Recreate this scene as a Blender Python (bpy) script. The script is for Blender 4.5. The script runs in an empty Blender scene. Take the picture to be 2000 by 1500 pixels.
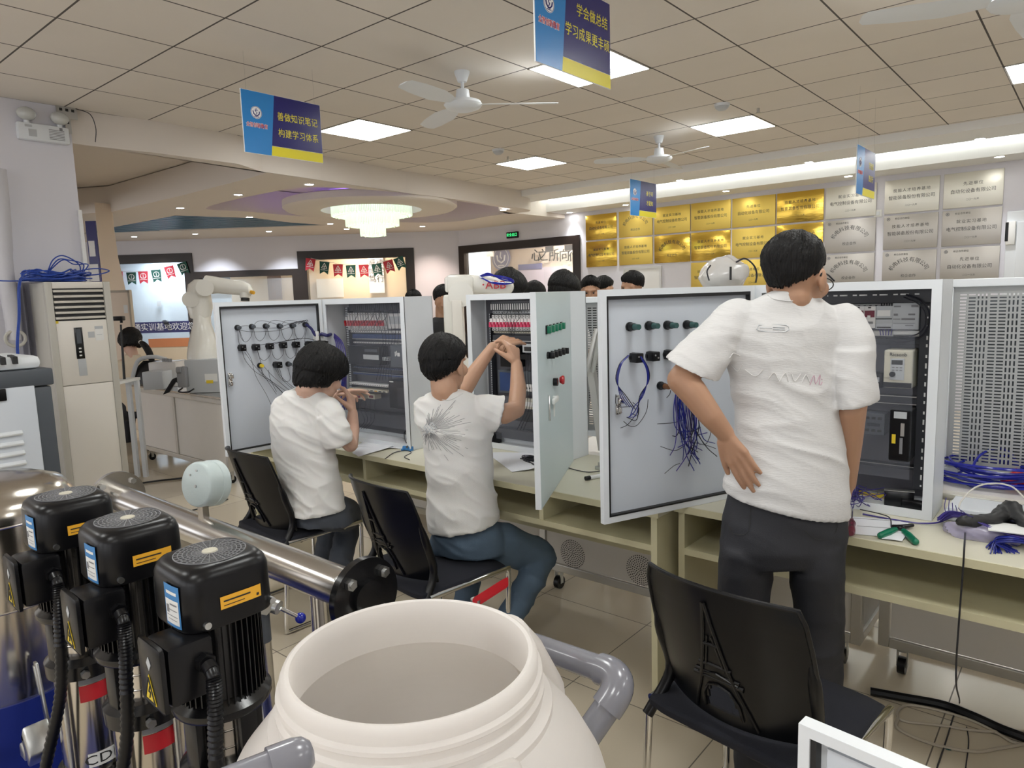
import bpy, bmesh, math, random
import numpy as np
from mathutils import Vector, Matrix, Quaternion, noise
from mathutils.bvhtree import BVHTree
S = bpy.context.scene
COL = S.collection
V = Vector
rnd = random.Random(7)

# ------------------------------------------------------------------ camera
CAMZ, FPX, YAW, PITCH, ROLL = 1.56, 1364.13, 0.70143, 0.127478, -0.031336
_f = V((-math.sin(YAW)*math.cos(PITCH), math.cos(YAW)*math.cos(PITCH), -math.sin(PITCH)))
_r = V((math.cos(YAW), math.sin(YAW), 0)); _u = _r.cross(_f)
_R = _r*math.cos(ROLL)+_u*math.sin(ROLL); _U = -_r*math.sin(ROLL)+_u*math.cos(ROLL)
cam = bpy.data.objects.new('camera', bpy.data.cameras.new('camera'))
cam.data.sensor_width = 36; cam.data.lens = 36*FPX/2000
cam.data.clip_start = .05
cam.matrix_world = Matrix(((_R.x,_U.x,-_f.x,0),(_R.y,_U.y,-_f.y,0),(_R.z,_U.z,-_f.z,CAMZ),(0,0,0,1)))
COL.objects.link(cam); S.camera = cam
def ray(u, v): return _f+_R*((u-1000)/FPX)+_U*((750-v)/FPX)
def at(u, v, x=None, y=None, z=None, d=None):
    """the place in the room seen at photo point u,v on the plane x=, y=, z= or at depth d"""
    q = ray(u, v)
    t = d if d is not None else x/q.x if x is not None else y/q.y if y is not None else (z-CAMZ)/q.z
    return q*t+V((0,0,CAMZ))

# ------------------------------------------------------------------ view, world
S.view_settings.view_transform = 'Standard'; S.view_settings.look = 'None'
S.view_settings.exposure = 0.8; S.view_settings.gamma = 1
S.view_settings.use_curve_mapping = False
S.cycles.use_denoising = True
S.cycles.max_bounces = 8
W = bpy.data.worlds.new('world'); S.world = W; W.use_nodes = True
W.node_tree.nodes['Background'].inputs[0].default_value = (.86,.87,.9,1)
W.node_tree.nodes['Background'].inputs[1].default_value = 1.6
LAMP, PANEL, COVE = 10.0, 11.0, 7.0     # lamp strengths

# ------------------------------------------------------------------ materials
def mat(name, col, rough=.5, metal=0, emit=None, es=0, var=0, vs=8, bump=0, bs=60, alpha=1, trans=0, coat=0, stretch=None, sub=0):
    m = bpy.data.materials.new(name); m.use_nodes = True
    nt = m.node_tree; b = nt.nodes['Principled BSDF']; I = b.inputs
    c = (*col, 1)
    I['Base Color'].default_value = c; I['Roughness'].default_value = rough; I['Metallic'].default_value = metal
    if emit: I['Emission Color'].default_value = (*emit,1); I['Emission Strength'].default_value = es
    if alpha < 1: I['Alpha'].default_value = alpha
    if trans: I['Transmission Weight'].default_value = trans
    if coat: I['Coat Weight'].default_value = coat; I['Coat Roughness'].default_value = .08
    if sub: I['Subsurface Weight'].default_value = sub; I['Subsurface Radius'].default_value = (.02,.008,.004)
    if var or bump:
        tc = nt.nodes.new('ShaderNodeTexCoord'); src = tc.outputs['Object']
        if stretch:
            mp = nt.nodes.new('ShaderNodeMapping'); mp.inputs['Scale'].default_value = stretch
            nt.links.new(src, mp.inputs[0]); src = mp.outputs[0]
    if var:
        n = nt.nodes.new('ShaderNodeTexNoise'); n.inputs['Scale'].default_value = vs; n.inputs['Detail'].default_value = 5
        r = nt.nodes.new('ShaderNodeMapRange'); r.inputs[3].default_value = 1-var; r.inputs[4].default_value = 1+var
        x = nt.nodes.new('ShaderNodeMix'); x.data_type = 'RGBA'; x.blend_type = 'MULTIPLY'; x.inputs[0].default_value = 1
        x.inputs[6].default_value = c
        nt.links.new(src, n.inputs[0]); nt.links.new(n.outputs[0], r.inputs[0]); nt.links.new(r.outputs[0], x.inputs[7])
        nt.links.new(x.outputs[2], I['Base Color'])
    if bump:
        n = nt.nodes.new('ShaderNodeTexNoise'); n.inputs['Scale'].default_value = bs; n.inputs['Detail'].default_value = 4
        bn = nt.nodes.new('ShaderNodeBump'); bn.inputs['Strength'].default_value = bump; bn.inputs['Distance'].default_value = .01
        nt.links.new(src, n.inputs[0]); nt.links.new(n.outputs[0], bn.inputs['Height']); nt.links.new(bn.outputs[0], I['Normal'])
    return m
def grid_mat(name, col, line, sx, sy, ox, oy, w, rough, var=.05, bump=0):
    """tiles with thin joints, laid out in world metres"""
    m = mat(name, col, rough); nt = m.node_tree; b = nt.nodes['Principled BSDF']
    g = nt.nodes.new('ShaderNodeNewGeometry'); sp = nt.nodes.new('ShaderNodeSeparateXYZ'); nt.links.new(g.outputs['Position'], sp.inputs[0])
    def mth(op, a, v):
        n = nt.nodes.new('ShaderNodeMath'); n.operation = op; nt.links.new(a, n.inputs[0])
        if isinstance(v, (int, float)): n.inputs[1].default_value = v
        else: nt.links.new(v, n.inputs[1])
        return n.outputs[0]
    def edge(o, s, off):
        a = mth('FRACT', mth('DIVIDE', mth('SUBTRACT', o, off), s), 0)
        a = mth('ABSOLUTE', mth('SUBTRACT', a, .5), 0)
        return mth('GREATER_THAN', a, .5-w/s)
    e = mth('MAXIMUM', edge(sp.outputs[0], sx, ox), edge(sp.outputs[1], sy, oy))
    fl = nt.nodes.new('ShaderNodeVectorMath'); fl.operation = 'SNAP'; fl.inputs[1].default_value = (sx, sy, 10)
    of = nt.nodes.new('ShaderNodeVectorMath'); of.operation = 'SUBTRACT'; of.inputs[1].default_value = (ox, oy, 0)
    nt.links.new(g.outputs['Position'], of.inputs[0]); nt.links.new(of.outputs[0], fl.inputs[0])
    wn = nt.nodes.new('ShaderNodeTexWhiteNoise'); nt.links.new(fl.outputs[0], wn.inputs[0])
    ns = nt.nodes.new('ShaderNodeTexNoise'); ns.inputs['Scale'].default_value = 2.5; ns.inputs['Detail'].default_value = 6
    nt.links.new(g.outputs['Position'], ns.inputs[0])
    s = mth('ADD', mth('MULTIPLY', wn.outputs[0], var), mth('MULTIPLY', ns.outputs[0], var*1.5))
    s = mth('ADD', s, 1-var*1.25)
    x = nt.nodes.new('ShaderNodeMix'); x.data_type = 'RGBA'; x.blend_type = 'MULTIPLY'; x.inputs[0].default_value = 1
    x.inputs[6].default_value = (*col,1); nt.links.new(s, x.inputs[7])
    y = nt.nodes.new('ShaderNodeMix'); y.data_type = 'RGBA'; nt.links.new(e, y.inputs[0]); nt.links.new(x.outputs[2], y.inputs[6]); y.inputs[7].default_value = (*line,1)
    nt.links.new(y.outputs[2], b.inputs['Base Color'])
    rr = mth('ADD', mth('MULTIPLY', e, .4), rough); nt.links.new(rr, b.inputs['Roughness'])
    return m
def perf_mat(name, col, sx, sz):
    """grey sheet; the slots are real holes in the mesh"""
    return mat(name, col, .4, .3, var=.06, vs=5)
M = {}
M['white_wall'] = mat('white wall paint', (.70,.69,.74), .6, var=.02, vs=2)
M['cream_wall'] = mat('cream wall paint', (.80,.68,.56), .6, var=.03, vs=2)
M['plaster'] = mat('ceiling plaster', (.74,.68,.62), .7, var=.02, vs=1.5)
M['plaster_white'] = mat('white plaster', (.84,.84,.83), .7)
M['tile'] = grid_mat('ceiling tile', (.74,.685,.62), (.10,.09,.08), .6, .6, -3.0312, 2.6475, .0055, .75, .05)
M['floor'] = grid_mat('floor tile', (.57,.50,.39), (.13,.11,.09), .6, .6, -.35, 2.16, .0022, .16, .10)
M['lamp'] = mat('lamp panel', (1,1,1), .5, emit=(.98,1,.98), es=PANEL)
M['spot'] = mat('downlight lens', (1,1,1), .5, emit=(1,.98,.92), es=30)
M['led'] = mat('led strip', (1,1,1), .5, emit=(.93,1,.97), es=COVE)
M['purple_led'] = mat('violet led strip', (1,1,1), .5, emit=(.25,.12,1), es=7)
M['crystal'] = mat('lit crystal rods', (.8,.95,.8), .2, emit=(.88,1,.76), es=.30, var=.12, vs=40, stretch=(1,1,.02))
M['slat_blue'] = mat('blue ceiling slat', (.06,.15,.22), .35, var=.1)
M['dark_wood'] = mat('dark brown frame', (.018,.011,.008), .28, var=.3, vs=6, stretch=(1,1,.1))
M['paint_white'] = mat('white powder coat', (.74,.77,.80), .35, bump=.03, bs=300)
M['door_gray'] = mat('light grey powder coat', (.60,.64,.70), .4, bump=.03, bs=300)
M['door_out'] = mat('pale grey green coat', (.57,.65,.67), .38, bump=.03, bs=300)
M['gasket'] = mat('black rubber', (.012,.012,.013), .5)
M['black'] = mat('black plastic', (.004,.004,.005), .3)
M['black'].node_tree.nodes['Principled BSDF'].inputs['Specular IOR Level'].default_value = .35
M['black_gloss'] = mat('glossy black enamel', (.006,.006,.007), .22, bump=.02, bs=200)
M['black_fabric'] = mat('black mesh fabric', (.006,.007,.014), .85, bump=.4, bs=700)
M['chrome'] = mat('chromed steel', (.75,.74,.72), .12, 1)
M['steel'] = mat('brushed stainless steel', (.62,.60,.57), .2, 1, var=.06, vs=6, stretch=(.3,12,12))
M['steel_v'] = mat('polished stainless sleeve', (.60,.56,.50), .17, 1, var=.05, vs=6, stretch=(12,12,.3))
M['alu'] = mat('aluminium profile', (.62,.61,.58), .35, .9)
M['zinc'] = mat('zinc plated steel', (.55,.56,.56), .3, 1)
M['dark_metal'] = mat('dark grey enamel', (.075,.085,.10), .4, var=.05)
M['cabinet_in'] = mat('dark mounting plate', (.10,.10,.115), .3, .2, var=.15, vs=6)
M['acrylic'] = mat('clear acrylic guard', (.55,.58,.68), .06, alpha=.06)
M['duct'] = mat('dark wiring duct', (.025,.027,.034), .35, var=.1)
M['duct_blue'] = mat('blue wiring duct', (.02,.05,.16), .35, var=.2)
M['breaker'] = mat('white breaker housing', (.72,.71,.70), .4)
M['red'] = mat('red plastic', (.55,.02,.03), .35)
M['pink'] = mat('pink red toggle', (.62,.04,.12), .35)
M['green'] = mat('green plastic', (.0,.16,.08), .3)
M['dgreen'] = mat('dark green lamp cap', (.03,.09,.085), .25)
M['yellow'] = mat('yellow plastic', (.75,.55,.03), .4)
M['orange'] = mat('orange label', (.82,.42,.03), .5)
M['label_white'] = mat('white label', (.78,.78,.76), .5)
M['label_gray'] = mat('grey label', (.48,.50,.52), .5)
M['blue_label'] = mat('blue label', (.05,.22,.50), .5)
M['ink'] = mat('black ink', (.02,.02,.02), .6)
M['gray_ink'] = mat('grey ink', (.22,.22,.23), .6)
M['bench'] = mat('cream laminate', (.66,.63,.50), .28, var=.04, vs=3)
M['bench_edge'] = mat('pale yellow edge band', (.60,.56,.37), .4, var=.04)
M['brown_panel'] = mat('brown laminate', (.26,.20,.13), .5, var=.1, vs=3)
M['ws_panel'] = mat('white grey panel', (.82,.79,.75), .35, var=.05, vs=3)
M['pvc'] = mat('grey pvc', (.22,.22,.25), .22, coat=.3)
M['barrel'] = mat('white polyethylene', (.92,.89,.87), .38, var=.03, vs=7, stretch=(1,1,14), bump=.04, bs=6)
def translucent(m, col, k):
    nt = m.node_tree; b = nt.nodes['Principled BSDF']; o = nt.nodes['Material Output']
    t = nt.nodes.new('ShaderNodeBsdfTranslucent'); t.inputs[0].default_value = (*col,1)
    x = nt.nodes.new('ShaderNodeMixShader'); x.inputs[0].default_value = k
    nt.links.new(b.outputs[0], x.inputs[1]); nt.links.new(t.outputs[0], x.inputs[2]); nt.links.new(x.outputs[0], o.inputs[0])
translucent(M['barrel'], (.95,.92,.88), .5)
M['barrel_in'] = mat('milky polyethylene', (.72,.68,.62), .5)
M['blue_wire'] = mat('blue wire', (.012,.02,.22), .3)
M['net_blue'] = mat('blue network cable', (.015,.06,.36), .4)
M['hose_blue'] = mat('blue air hose', (.012,.018,.30), .15)
M['violet_wire'] = mat('violet wire', (.05,.035,.22), .3)
M['black_wire'] = mat('black wire', (.012,.012,.02), .4)
M['white_wire'] = mat('white cable', (.62,.60,.55), .45)
M['gray_cord'] = mat('beige cable', (.42,.37,.30), .5)
M['skin'] = mat('skin', (.52,.305,.20), .5, sub=.12, var=.06, vs=12)
M['skin_pale'] = mat('pale skin', (.64,.41,.31), .5, sub=.12, var=.06, vs=12)
M['skin_tan'] = mat('tanned skin', (.42,.235,.145), .5, sub=.12, var=.06, vs=12)
M['hair'] = mat('black hair', (.004,.0035,.0035), .48, bump=.9, bs=150, stretch=(1,1,.08))
M['hair'].node_tree.nodes['Principled BSDF'].inputs['Specular IOR Level'].default_value = .25
M['plaque_ink'] = mat('etched dark lettering', (.05,.05,.05), .5)
M['tee'] = mat('white cotton', (.71,.70,.68), .85, sub=.05, bump=.12, bs=500)
M['tee_gray'] = mat('off white slub cotton', (.62,.612,.605), .85, bump=.18, bs=60, stretch=(1,1,6))
M['tee_black'] = mat('black cotton', (.010,.010,.011), .85)
M['jacket'] = mat('cream knit', (.72,.62,.47), .9, bump=.2, bs=80)
M['jean_blue'] = mat('blue denim', (.095,.145,.21), .8, var=.25, vs=9, bump=.15, bs=400)
M['jean_gray'] = mat('grey denim', (.065,.075,.095), .8, var=.2, vs=9, bump=.15, bs=400)
M['slacks'] = mat('charcoal trousers', (.020,.021,.027), .7, var=.25, vs=9, bump=.15, bs=300)
M['shoe'] = mat('dark shoe', (.05,.05,.055), .6)
M['robot'] = mat('white robot enamel', (.78,.76,.70), .25, coat=.3)
M['plastic_film'] = mat('cloudy plastic film', (.70,.68,.66), .2, alpha=.75, var=.1, vs=9)
M['paper'] = mat('white paper', (.80,.81,.85), .7)
M['gold'] = mat('polished brass plate', (.80,.54,.10), .2, 1, bump=.6, bs=3.2, stretch=(.6,1,2.2))
M['gold_flat'] = mat('satin brass plate', (.84,.63,.16), .44, 1, bump=.06, bs=3)
M['silver'] = mat('brushed steel plate', (.50,.475,.44), .4, .7, bump=.1, bs=2)
M['silver_pale'] = mat('pale steel plate', (.74,.72,.64), .38, .6, bump=.1, bs=2)
M['sign_blue'] = mat('light blue print', (.02,.21,.55), .25)
M['sign_navy'] = mat('navy print', (.012,.01,.14), .25)
M['sign_yellow'] = mat('yellow print', (.72,.62,.01), .35)
M['sign_white'] = mat('white print', (.8,.8,.8), .35)
M['exit'] = mat('exit sign green', (.0,.3,.08), .4, emit=(.05,.9,.25), es=1.0)
M['glass'] = mat('clear glass', (.9,.95,.95), .03, alpha=.12)
M['flag_red'] = mat('red felt', (.52,.04,.06), .8)
M['flag_green'] = mat('dark green felt', (.02,.09,.07), .8)
M['board_blue'] = mat('pale blue board', (.54,.63,.70), .3)
M['board_cream'] = mat('cream back wall', (.74,.60,.42), .5, var=.04)
M['picture_brown'] = mat('brown picture', (.16,.06,.015), .4, var=.4, vs=6)
M['orange_panel'] = mat('orange panel', (.62,.22,.08), .4)
M['navy'] = mat('navy panel', (.03,.03,.13), .4)
M['ac_white'] = mat('cream white plastic', (.76,.72,.66), .35)
M['ac_gray'] = mat('warm grey plastic', (.50,.48,.43), .4)
M['gauge'] = mat('pale grey green enamel', (.52,.60,.60), .35, bump=.25, bs=25)
M['tank_blue'] = mat('deep blue paint', (.015,.03,.22), .4)
M['ball_blue'] = mat('blue knob', (.01,.02,.30), .15)
M['lens'] = mat('lamp glass', (.80,.82,.80), .15, trans=.4)
M['perf'] = mat('grey perforated sheet', (.36,.37,.37), .45, .2)
M['back_dark'] = mat('dark backing', (.02,.02,.022), .6)
M['film_violet'] = mat('thin plastic bag', (.50,.46,.66), .2, alpha=.5)
M['maroon'] = mat('maroon handle', (.17,.03,.05), .25)
M['vfd'] = mat('cream drive housing', (.58,.55,.45), .4)

# ------------------------------------------------------------------ building blocks
class MB:
    """collects shapes that become one mesh object"""
    def __init__(s): s.bm = bmesh.new()
    def _x(s, vs, mx):
        if mx is not None: bmesh.ops.transform(s.bm, matrix=mx, verts=vs)
        return vs
    def box(s, a, b, mx=None, bev=0):
        a, b = V(a), V(b); c = (a+b)/2; d = b-a
        r = bmesh.ops.create_cube(s.bm, size=1, matrix=Matrix.Translation(c) @ Matrix.Diagonal((abs(d.x),abs(d.y),abs(d.z),1)))
        vs = r['verts']
        if bev:
            es = list({e for v in vs for e in v.link_edges})
            rr = bmesh.ops.bevel(s.bm, geom=es, offset=bev, segments=2, profile=.5, affect='EDGES')
            vs = list({v for v in rr['verts']} | {v for v in vs if v.is_valid})
        s._x(vs, mx); return s
    def obox(s, c, ax, ay, az, bev=0):
        """box about c with half-extent vectors"""
        ax, ay, az = V(ax), V(ay), V(az)
        mx = Matrix((( *ax.normalized(),0),(*ay.normalized(),0),(*az.normalized(),0),(0,0,0,1))).transposed()
        mx.translation = V(c)
        return s.box((-ax.length,-ay.length,-az.length),(ax.length,ay.length,az.length), mx, bev)
    def cyl(s, p, q, r, r2=None, n=20, cap=True):
        p, q = V(p), V(q); d = q-p
        if d.length < 1e-6: return s
        mx = Matrix.Translation((p+q)/2) @ d.to_track_quat('Z','Y').to_matrix().to_4x4()
        bmesh.ops.create_cone(s.bm, cap_ends=cap, segments=n, radius1=r, radius2=r if r2 is None else r2, depth=d.length, matrix=mx); return s
    def ball(s, c, r, n=12, sc=(1,1,1), rot=None):
        mx = Matrix.Translation(V(c)) @ (rot.to_4x4() if rot else Matrix()) @ Matrix.Diagonal((r*sc[0],r*sc[1],r*sc[2],1))
        bmesh.ops.create_uvsphere(s.bm, u_segments=2*n, v_segments=n, radius=1, matrix=mx); return s
    def loft(s, rings, n=20, cap=True):
        """rings: (centre, half axis a, half axis b)"""
        R = []
        for c, a, b in rings:
            c, a, b = V(c), V(a), V(b)
            R.append([s.bm.verts.new(c+a*math.cos(2*math.pi*i/n)+b*math.sin(2*math.pi*i/n)) for i in range(n)])
        for A, B in zip(R, R[1:]):
            for i in range(n): s.bm.faces.new((A[i],A[(i+1)%n],B[(i+1)%n],B[i]))
        if cap: s.bm.faces.new(R[0][::-1]); s.bm.faces.new(R[-1])
        return s
    def sq_loft(s, rings, n=32, p=3.0):
        """superellipse rings: (z, rx, ry)"""
        R = []
        for z, rx, ry in rings:
            row = []
            for i in range(n):
                t = 2*math.pi*i/n; c, d = math.cos(t), math.sin(t)
                row.append(s.bm.verts.new((rx*math.copysign(abs(c)**(2/p),c), ry*math.copysign(abs(d)**(2/p),d), z)))
            R.append(row)
        for A, B in zip(R, R[1:]):
            for i in range(n): s.bm.faces.new((A[i],A[(i+1)%n],B[(i+1)%n],B[i]))
        s.bm.faces.new(R[0][::-1]); s.bm.faces.new(R[-1]); return s
    def tube(s, pts, r, n=8, cap=True):
        pts = [V(p) for p in pts]
        t0 = (pts[1]-pts[0]).normalized(); a = t0.orthogonal().normalized(); rings = []
        for i, p in enumerate(pts):
            t = (pts[min(i+1,len(pts)-1)]-pts[max(i-1,0)])
            t = t.normalized() if t.length > 1e-9 else t0
            a = (a-t*a.dot(t)); a = a.normalized() if a.length > 1e-6 else t.orthogonal().normalized()
            k = r[i] if isinstance(r,(list,tuple)) else r
            rings.append((p, a*k, t.cross(a)*k))
        return s.loft(rings, n, cap)
    def lathe(s, prof, n=48, c=(0,0,0), close=False):
        R = []
        for r, z in prof: R.append([s.bm.verts.new((c[0]+r*math.cos(2*math.pi*i/n), c[1]+r*math.sin(2*math.pi*i/n), c[2]+z)) for i in range(n)])
        pr = list(zip(R, R[1:]))+([(R[-1],R[0])] if close else [])
        for A, B in pr:
            for i in range(n): s.bm.faces.new((A[i],A[(i+1)%n],B[(i+1)%n],B[i]))
        if not close:
            if prof[0][0] > 1e-4: s.bm.faces.new(R[0][::-1])
            if prof[-1][0] > 1e-4: s.bm.faces.new(R[-1])
        return s
    def prism(s, poly, z0, z1, mx=None):
        """polygon in x,y extruded z0..z1, then moved by mx"""
        A = [s.bm.verts.new((x,y,z0)) for x, y in poly]; B = [s.bm.verts.new((x,y,z1)) for x, y in poly]
        n = len(poly); s.bm.faces.new(A[::-1]); s.bm.faces.new(B)
        for i in range(n): s.bm.faces.new((A[i],A[(i+1)%n],B[(i+1)%n],B[i]))
        s._x(A+B, mx); return s
    def quad(s, *ps): s.bm.faces.new([s.bm.verts.new(V(p)) for p in ps]); return s
    def limb(s, pr, n=10):
        """chain of tapered capsules: (point, radius)"""
        for (p, a), (q, b) in zip(pr, pr[1:]): s.cyl(p, q, a, b, n)
        for p, a in pr: s.ball(p, a, max(5,n//2+1))
        return s
ROOT = {}
def ob(name, mb, m, parent=None, smooth=True, world=False, bev=0, **kw):
    me = bpy.data.meshes.new(name); bm = mb.bm if isinstance(mb, MB) else mb
    bmesh.ops.recalc_face_normals(bm, faces=bm.faces)
    if world and parent is not None: bmesh.ops.transform(bm, matrix=wm(parent).inverted(), verts=bm.verts)
    bm.to_mesh(me); bm.free()
    return obm(name, me, m, parent, smooth, bev, **kw)
def obm(name, me, m, parent=None, smooth=True, bev=0, **kw):
    o = bpy.data.objects.new(name, me); COL.objects.link(o)
    if isinstance(m, str): m = M[m]
    if m: me.materials.clear(); me.materials.append(m)
    if smooth:
        me.polygons.foreach_set('use_smooth', [True]*len(me.polygons))
        try: me.set_sharp_from_angle(angle=math.radians(38))
        except Exception: pass
    if bev:
        b = o.modifiers.new('bevel','BEVEL'); b.width = bev; b.segments = 2; b.limit_method = 'ANGLE'; b.angle_limit = .7
    if parent is not None: o.parent = parent
    for k, v in kw.items(): o[k] = v
    return o
def wm(o):
    m = o.matrix_basis.copy(); p = o.parent
    while p is not None: m = p.matrix_basis @ m; p = p.parent
    return m
def tag(o, label, cat, group=None):
    o['label'] = label; o['category'] = cat
    if group: o['group'] = group
    return o
def thing(name, label, cat, loc=(0,0,0), rz=0, group=None):
    o = bpy.data.objects.new(name, None); COL.objects.link(o); o.empty_display_size = .1
    o.location = loc; o.rotation_euler = (0,0,rz)
    return tag(o, label, cat, group)
def struct(name, mb, m, **kw): return ob(name, mb, m, kind='structure', **kw)
def dup(o, parent=None, **kw):
    c = o.copy(); COL.objects.link(c)
    if parent is not None: c.parent = parent
    for k in [x for x in bpy.data.objects if x.parent == o]: dup(k, c)
    for k, v in kw.items():
        if k == 'loc': c.location = v
        elif k == 'rz': c.rotation_euler = (0,0,v)
        else: c[k] = v
    return c
_dg = None
def baked(o):
    """the object's mesh with its modifiers applied"""
    dg = bpy.context.evaluated_depsgraph_get(); dg.update()
    return bpy.data.meshes.new_from_object(o.evaluated_get(dg))
def text_bm(s, size, mx, align='CENTER', ext=.0006, sp=1.0, sx=1.0, off=0):
    """lettering as mesh; mx places the text plane (x right, y up, z towards the reader)"""
    c = bpy.data.curves.new('lettering','FONT'); c.body = s; c.size = size; c.align_x = align; c.align_y = 'CENTER'
    c.extrude = ext; c.resolution_u = 2; c.space_character = sp; c.offset = off
    o = bpy.data.objects.new('lettering', c); COL.objects.link(o)
    me = baked(o); bpy.data.objects.remove(o)
    bm = bmesh.new(); bm.from_mesh(me); bpy.data.meshes.remove(me)
    bmesh.ops.transform(bm, matrix=mx @ Matrix.Diagonal((sx,1,1,1)), verts=bm.verts)
    return bm
def join(*bms):
    out = MB()
    for b in bms:
        t = bpy.data.meshes.new('t'); (b.bm if isinstance(b, MB) else b).to_mesh(t); out.bm.from_mesh(t); bpy.data.meshes.remove(t)
        (b.bm if isinstance(b, MB) else b).free()
    return out
def frame(o, x, y):
    """matrix with origin o, x axis, y axis"""
    x = V(x).normalized(); y = V(y); y = (y-x*y.dot(x)).normalized(); z = x.cross(y)
    m = Matrix(((x.x,y.x,z.x,o[0]),(x.y,y.y,z.y,o[1]),(x.z,y.z,z.z,o[2]),(0,0,0,1))); return m
def catmull(P, k=8):
    P = [V(p) for p in P]; Q = [2*P[0]-P[1]]+P+[2*P[-1]-P[-2]]; out = []
    for i in range(1, len(Q)-2):
        a, b, c, d = Q[i-1:i+3]
        for j in range(k):
            t = j/k; out.append(.5*((2*b)+(c-a)*t+(2*a-5*b+4*c-d)*t*t+(3*b-a-3*c+d)*t**3))
    out.append(P[-1]); return out
# ------------------------------------------------------------------ the room
ZT, ZS, ZL = 3.053, 2.97, 2.80          # tile ceiling, soffit at the plaque wall, lobby soffit
WY = 9.8                                # plaque wall
CX0, CY0 = -9.5, 9.8                    # corner between plaque wall and lobby wall
TX0, TY0 = -3.0312, 2.6475              # tile grid origin
struct('floor', MB().box((-18,-4,-.1),(5,14,0)), 'floor', smooth=False)
struct('ceiling', MB().prism([(5,-4),(5,8.1),(-6.7,8.1),(-6.05,2.1),(-6.0,-4)], ZT, ZT+.05), 'tile', smooth=False)
struct('ceiling', MB().box((-18,-4,3.14),(5,14,3.2)), 'plaster', smooth=False)
struct('wall_right', MB().box((4.6,-4,0),(4.75,WY,3.14)), 'white_wall', smooth=False)
mb = MB().box((-18,-4.15,0),(4.75,-4,.9)).box((-18,-4.15,2.6),(4.75,-4,3.14))      # unseen back wall, left open in a band to let world light in
for k in range(9): mb.box((-18+2.84*k-.25,-4.15,.9),(-18+2.84*k+.25,-4,2.6))
struct('wall_back', mb, 'white_wall', smooth=False)
struct('wall_left', MB().box((-18.1,-4,0),(-18,14,3.14)), 'cream_wall', smooth=False)
# plaque wall, opening for the right hand glass front
w3a, w3b = at(897,480,y=WY), at(1133,460,y=WY); w3z = .5*(w3a.z+w3b.z)
mb = MB().box((w3b.x,WY,0),(4.75,WY+.15,3.14)).box((CX0-.1,WY,0),(w3a.x,WY+.15,3.14)).box((w3a.x,WY,w3z),(w3b.x,WY+.15,3.14))
struct('wall_plaques', mb, 'white_wall', smooth=False)
# lobby wall seen square on: local u runs left from the corner
UD = V((-_r.x,-_r.y,0)); ND = V((math.sin(YAW),-math.cos(YAW),0))     # along the wall, towards the room
WC = V((CX0,CY0,0)); WMX = Matrix(((UD.x,-ND.x,0,WC.x),(UD.y,-ND.y,0,WC.y),(0,0,1,0),(0,0,0,1)))
def onwall(u, v, back=0):
    q = ray(u, v); o = V((0,0,CAMZ)); p = WC-ND*back
    t = (p-o).dot(ND)/q.dot(ND); h = o+q*t; return (h-WC).dot(UD), h.z
u2a, z2 = onwall(808,484); u2b, _z = onwall(580,487); u1a, z1 = onwall(375,494); u1b, _z = onwall(205,497)
_q, zm = onwall(480,528)
ZW = 3.14
mb = MB().box((0,0,0),(u2a,.15,ZW),WMX).box((u2a,0,z2),(u2b,.15,ZW),WMX).box((u2b,0,zm),(u1a,.15,ZW),WMX).box((u1a,0,z1),(u1b,.15,ZW),WMX).box((u1b,0,0),(u1b+4,.15,ZW),WMX)
struct('wall_lobby', mb, 'white_wall', smooth=False)
def glass_front(name, ua, ub, zt, mx, fw, mullions=(), dep=.1):
    mb = MB().box((ua,-.03,0),(ua+fw,dep,zt),mx).box((ub-fw,-.03,0),(ub,dep,zt),mx).box((ua+fw,-.03,zt-fw),(ub-fw,dep,zt),mx).box((ua+fw,-.03,0),(ub-fw,dep,.1),mx)
    w = struct(name, mb, 'dark_wood', smooth=False)
    p = ob('pane', MB().box((ua+fw,.03,.1),(ub-fw,.04,zt-fw),mx), 'glass', w, smooth=False, world=True, kind='structure')
    return w
glass_front('window_1', u1a, u1b, z1, WMX, .17)
glass_front('window_2', u2a, u2b, z2, WMX, .17)
glass_front('window_3', u2b, u1a, zm, WMX, .12)
M3X = Matrix.Translation((w3a.x,WY,0))
glass_front('window_4', 0, w3b.x-w3a.x, w3z, M3X, .14)
# rooms behind the glass
struct('wall_behind_lobby', MB().box((u1a-.2,.9,0),(u1b+1,1.0,ZW),WMX), 'board_blue', smooth=False)
struct('wall_behind_lobby', MB().box((u2a-.6,.9,0),(u1a-.25,1.0,ZW),WMX), 'board_cream', smooth=False)
struct('wall_behind_front', MB().box((w3a.x-.9,WY+1.9,0),(w3b.x+2.5,WY+2.0,ZW)), 'cream_wall', smooth=False)
struct('wall_behind_front', MB().box((w3b.x+2.4,WY+.15,0),(w3b.x+2.5,WY+1.9,ZW)), 'cream_wall', smooth=False)
# soffits
SX = -7.0
mb = MB().box((SX,8.1,ZS),(5,8.72,3.14)).box((SX,9.28,2.87),(5,WY,3.14))
struct('ceiling_soffit', mb, 'plaster_white', smooth=False)
led = struct('trim_1', MB().box((SX+.05,9.235,3.062),(4.5,9.262,3.085)), 'led', smooth=False)
def soffit(outer, holes, z0, z1, name, m):
    c = bpy.data.curves.new(name,'CURVE'); c.dimensions = '2D'; c.fill_mode = 'BOTH'; c.extrude = (z1-z0)/2
    for pl in [outer]+holes:
        s = c.splines.new('POLY'); s.points.add(len(pl)-1); s.use_cyclic_u = True
        for i, p in enumerate(pl): s.points[i].co = (p[0],p[1],0,1)
    o = bpy.data.objects.new(name, c); COL.objects.link(o); me = baked(o); bpy.data.objects.remove(o)
    me.transform(Matrix.Translation((0,0,(z0+z1)/2)))
    return obm(name, me, m, kind='structure')
def zp(pts, z): return [tuple(at(u,v,z=z)[:2]) for u, v in pts]
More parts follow.
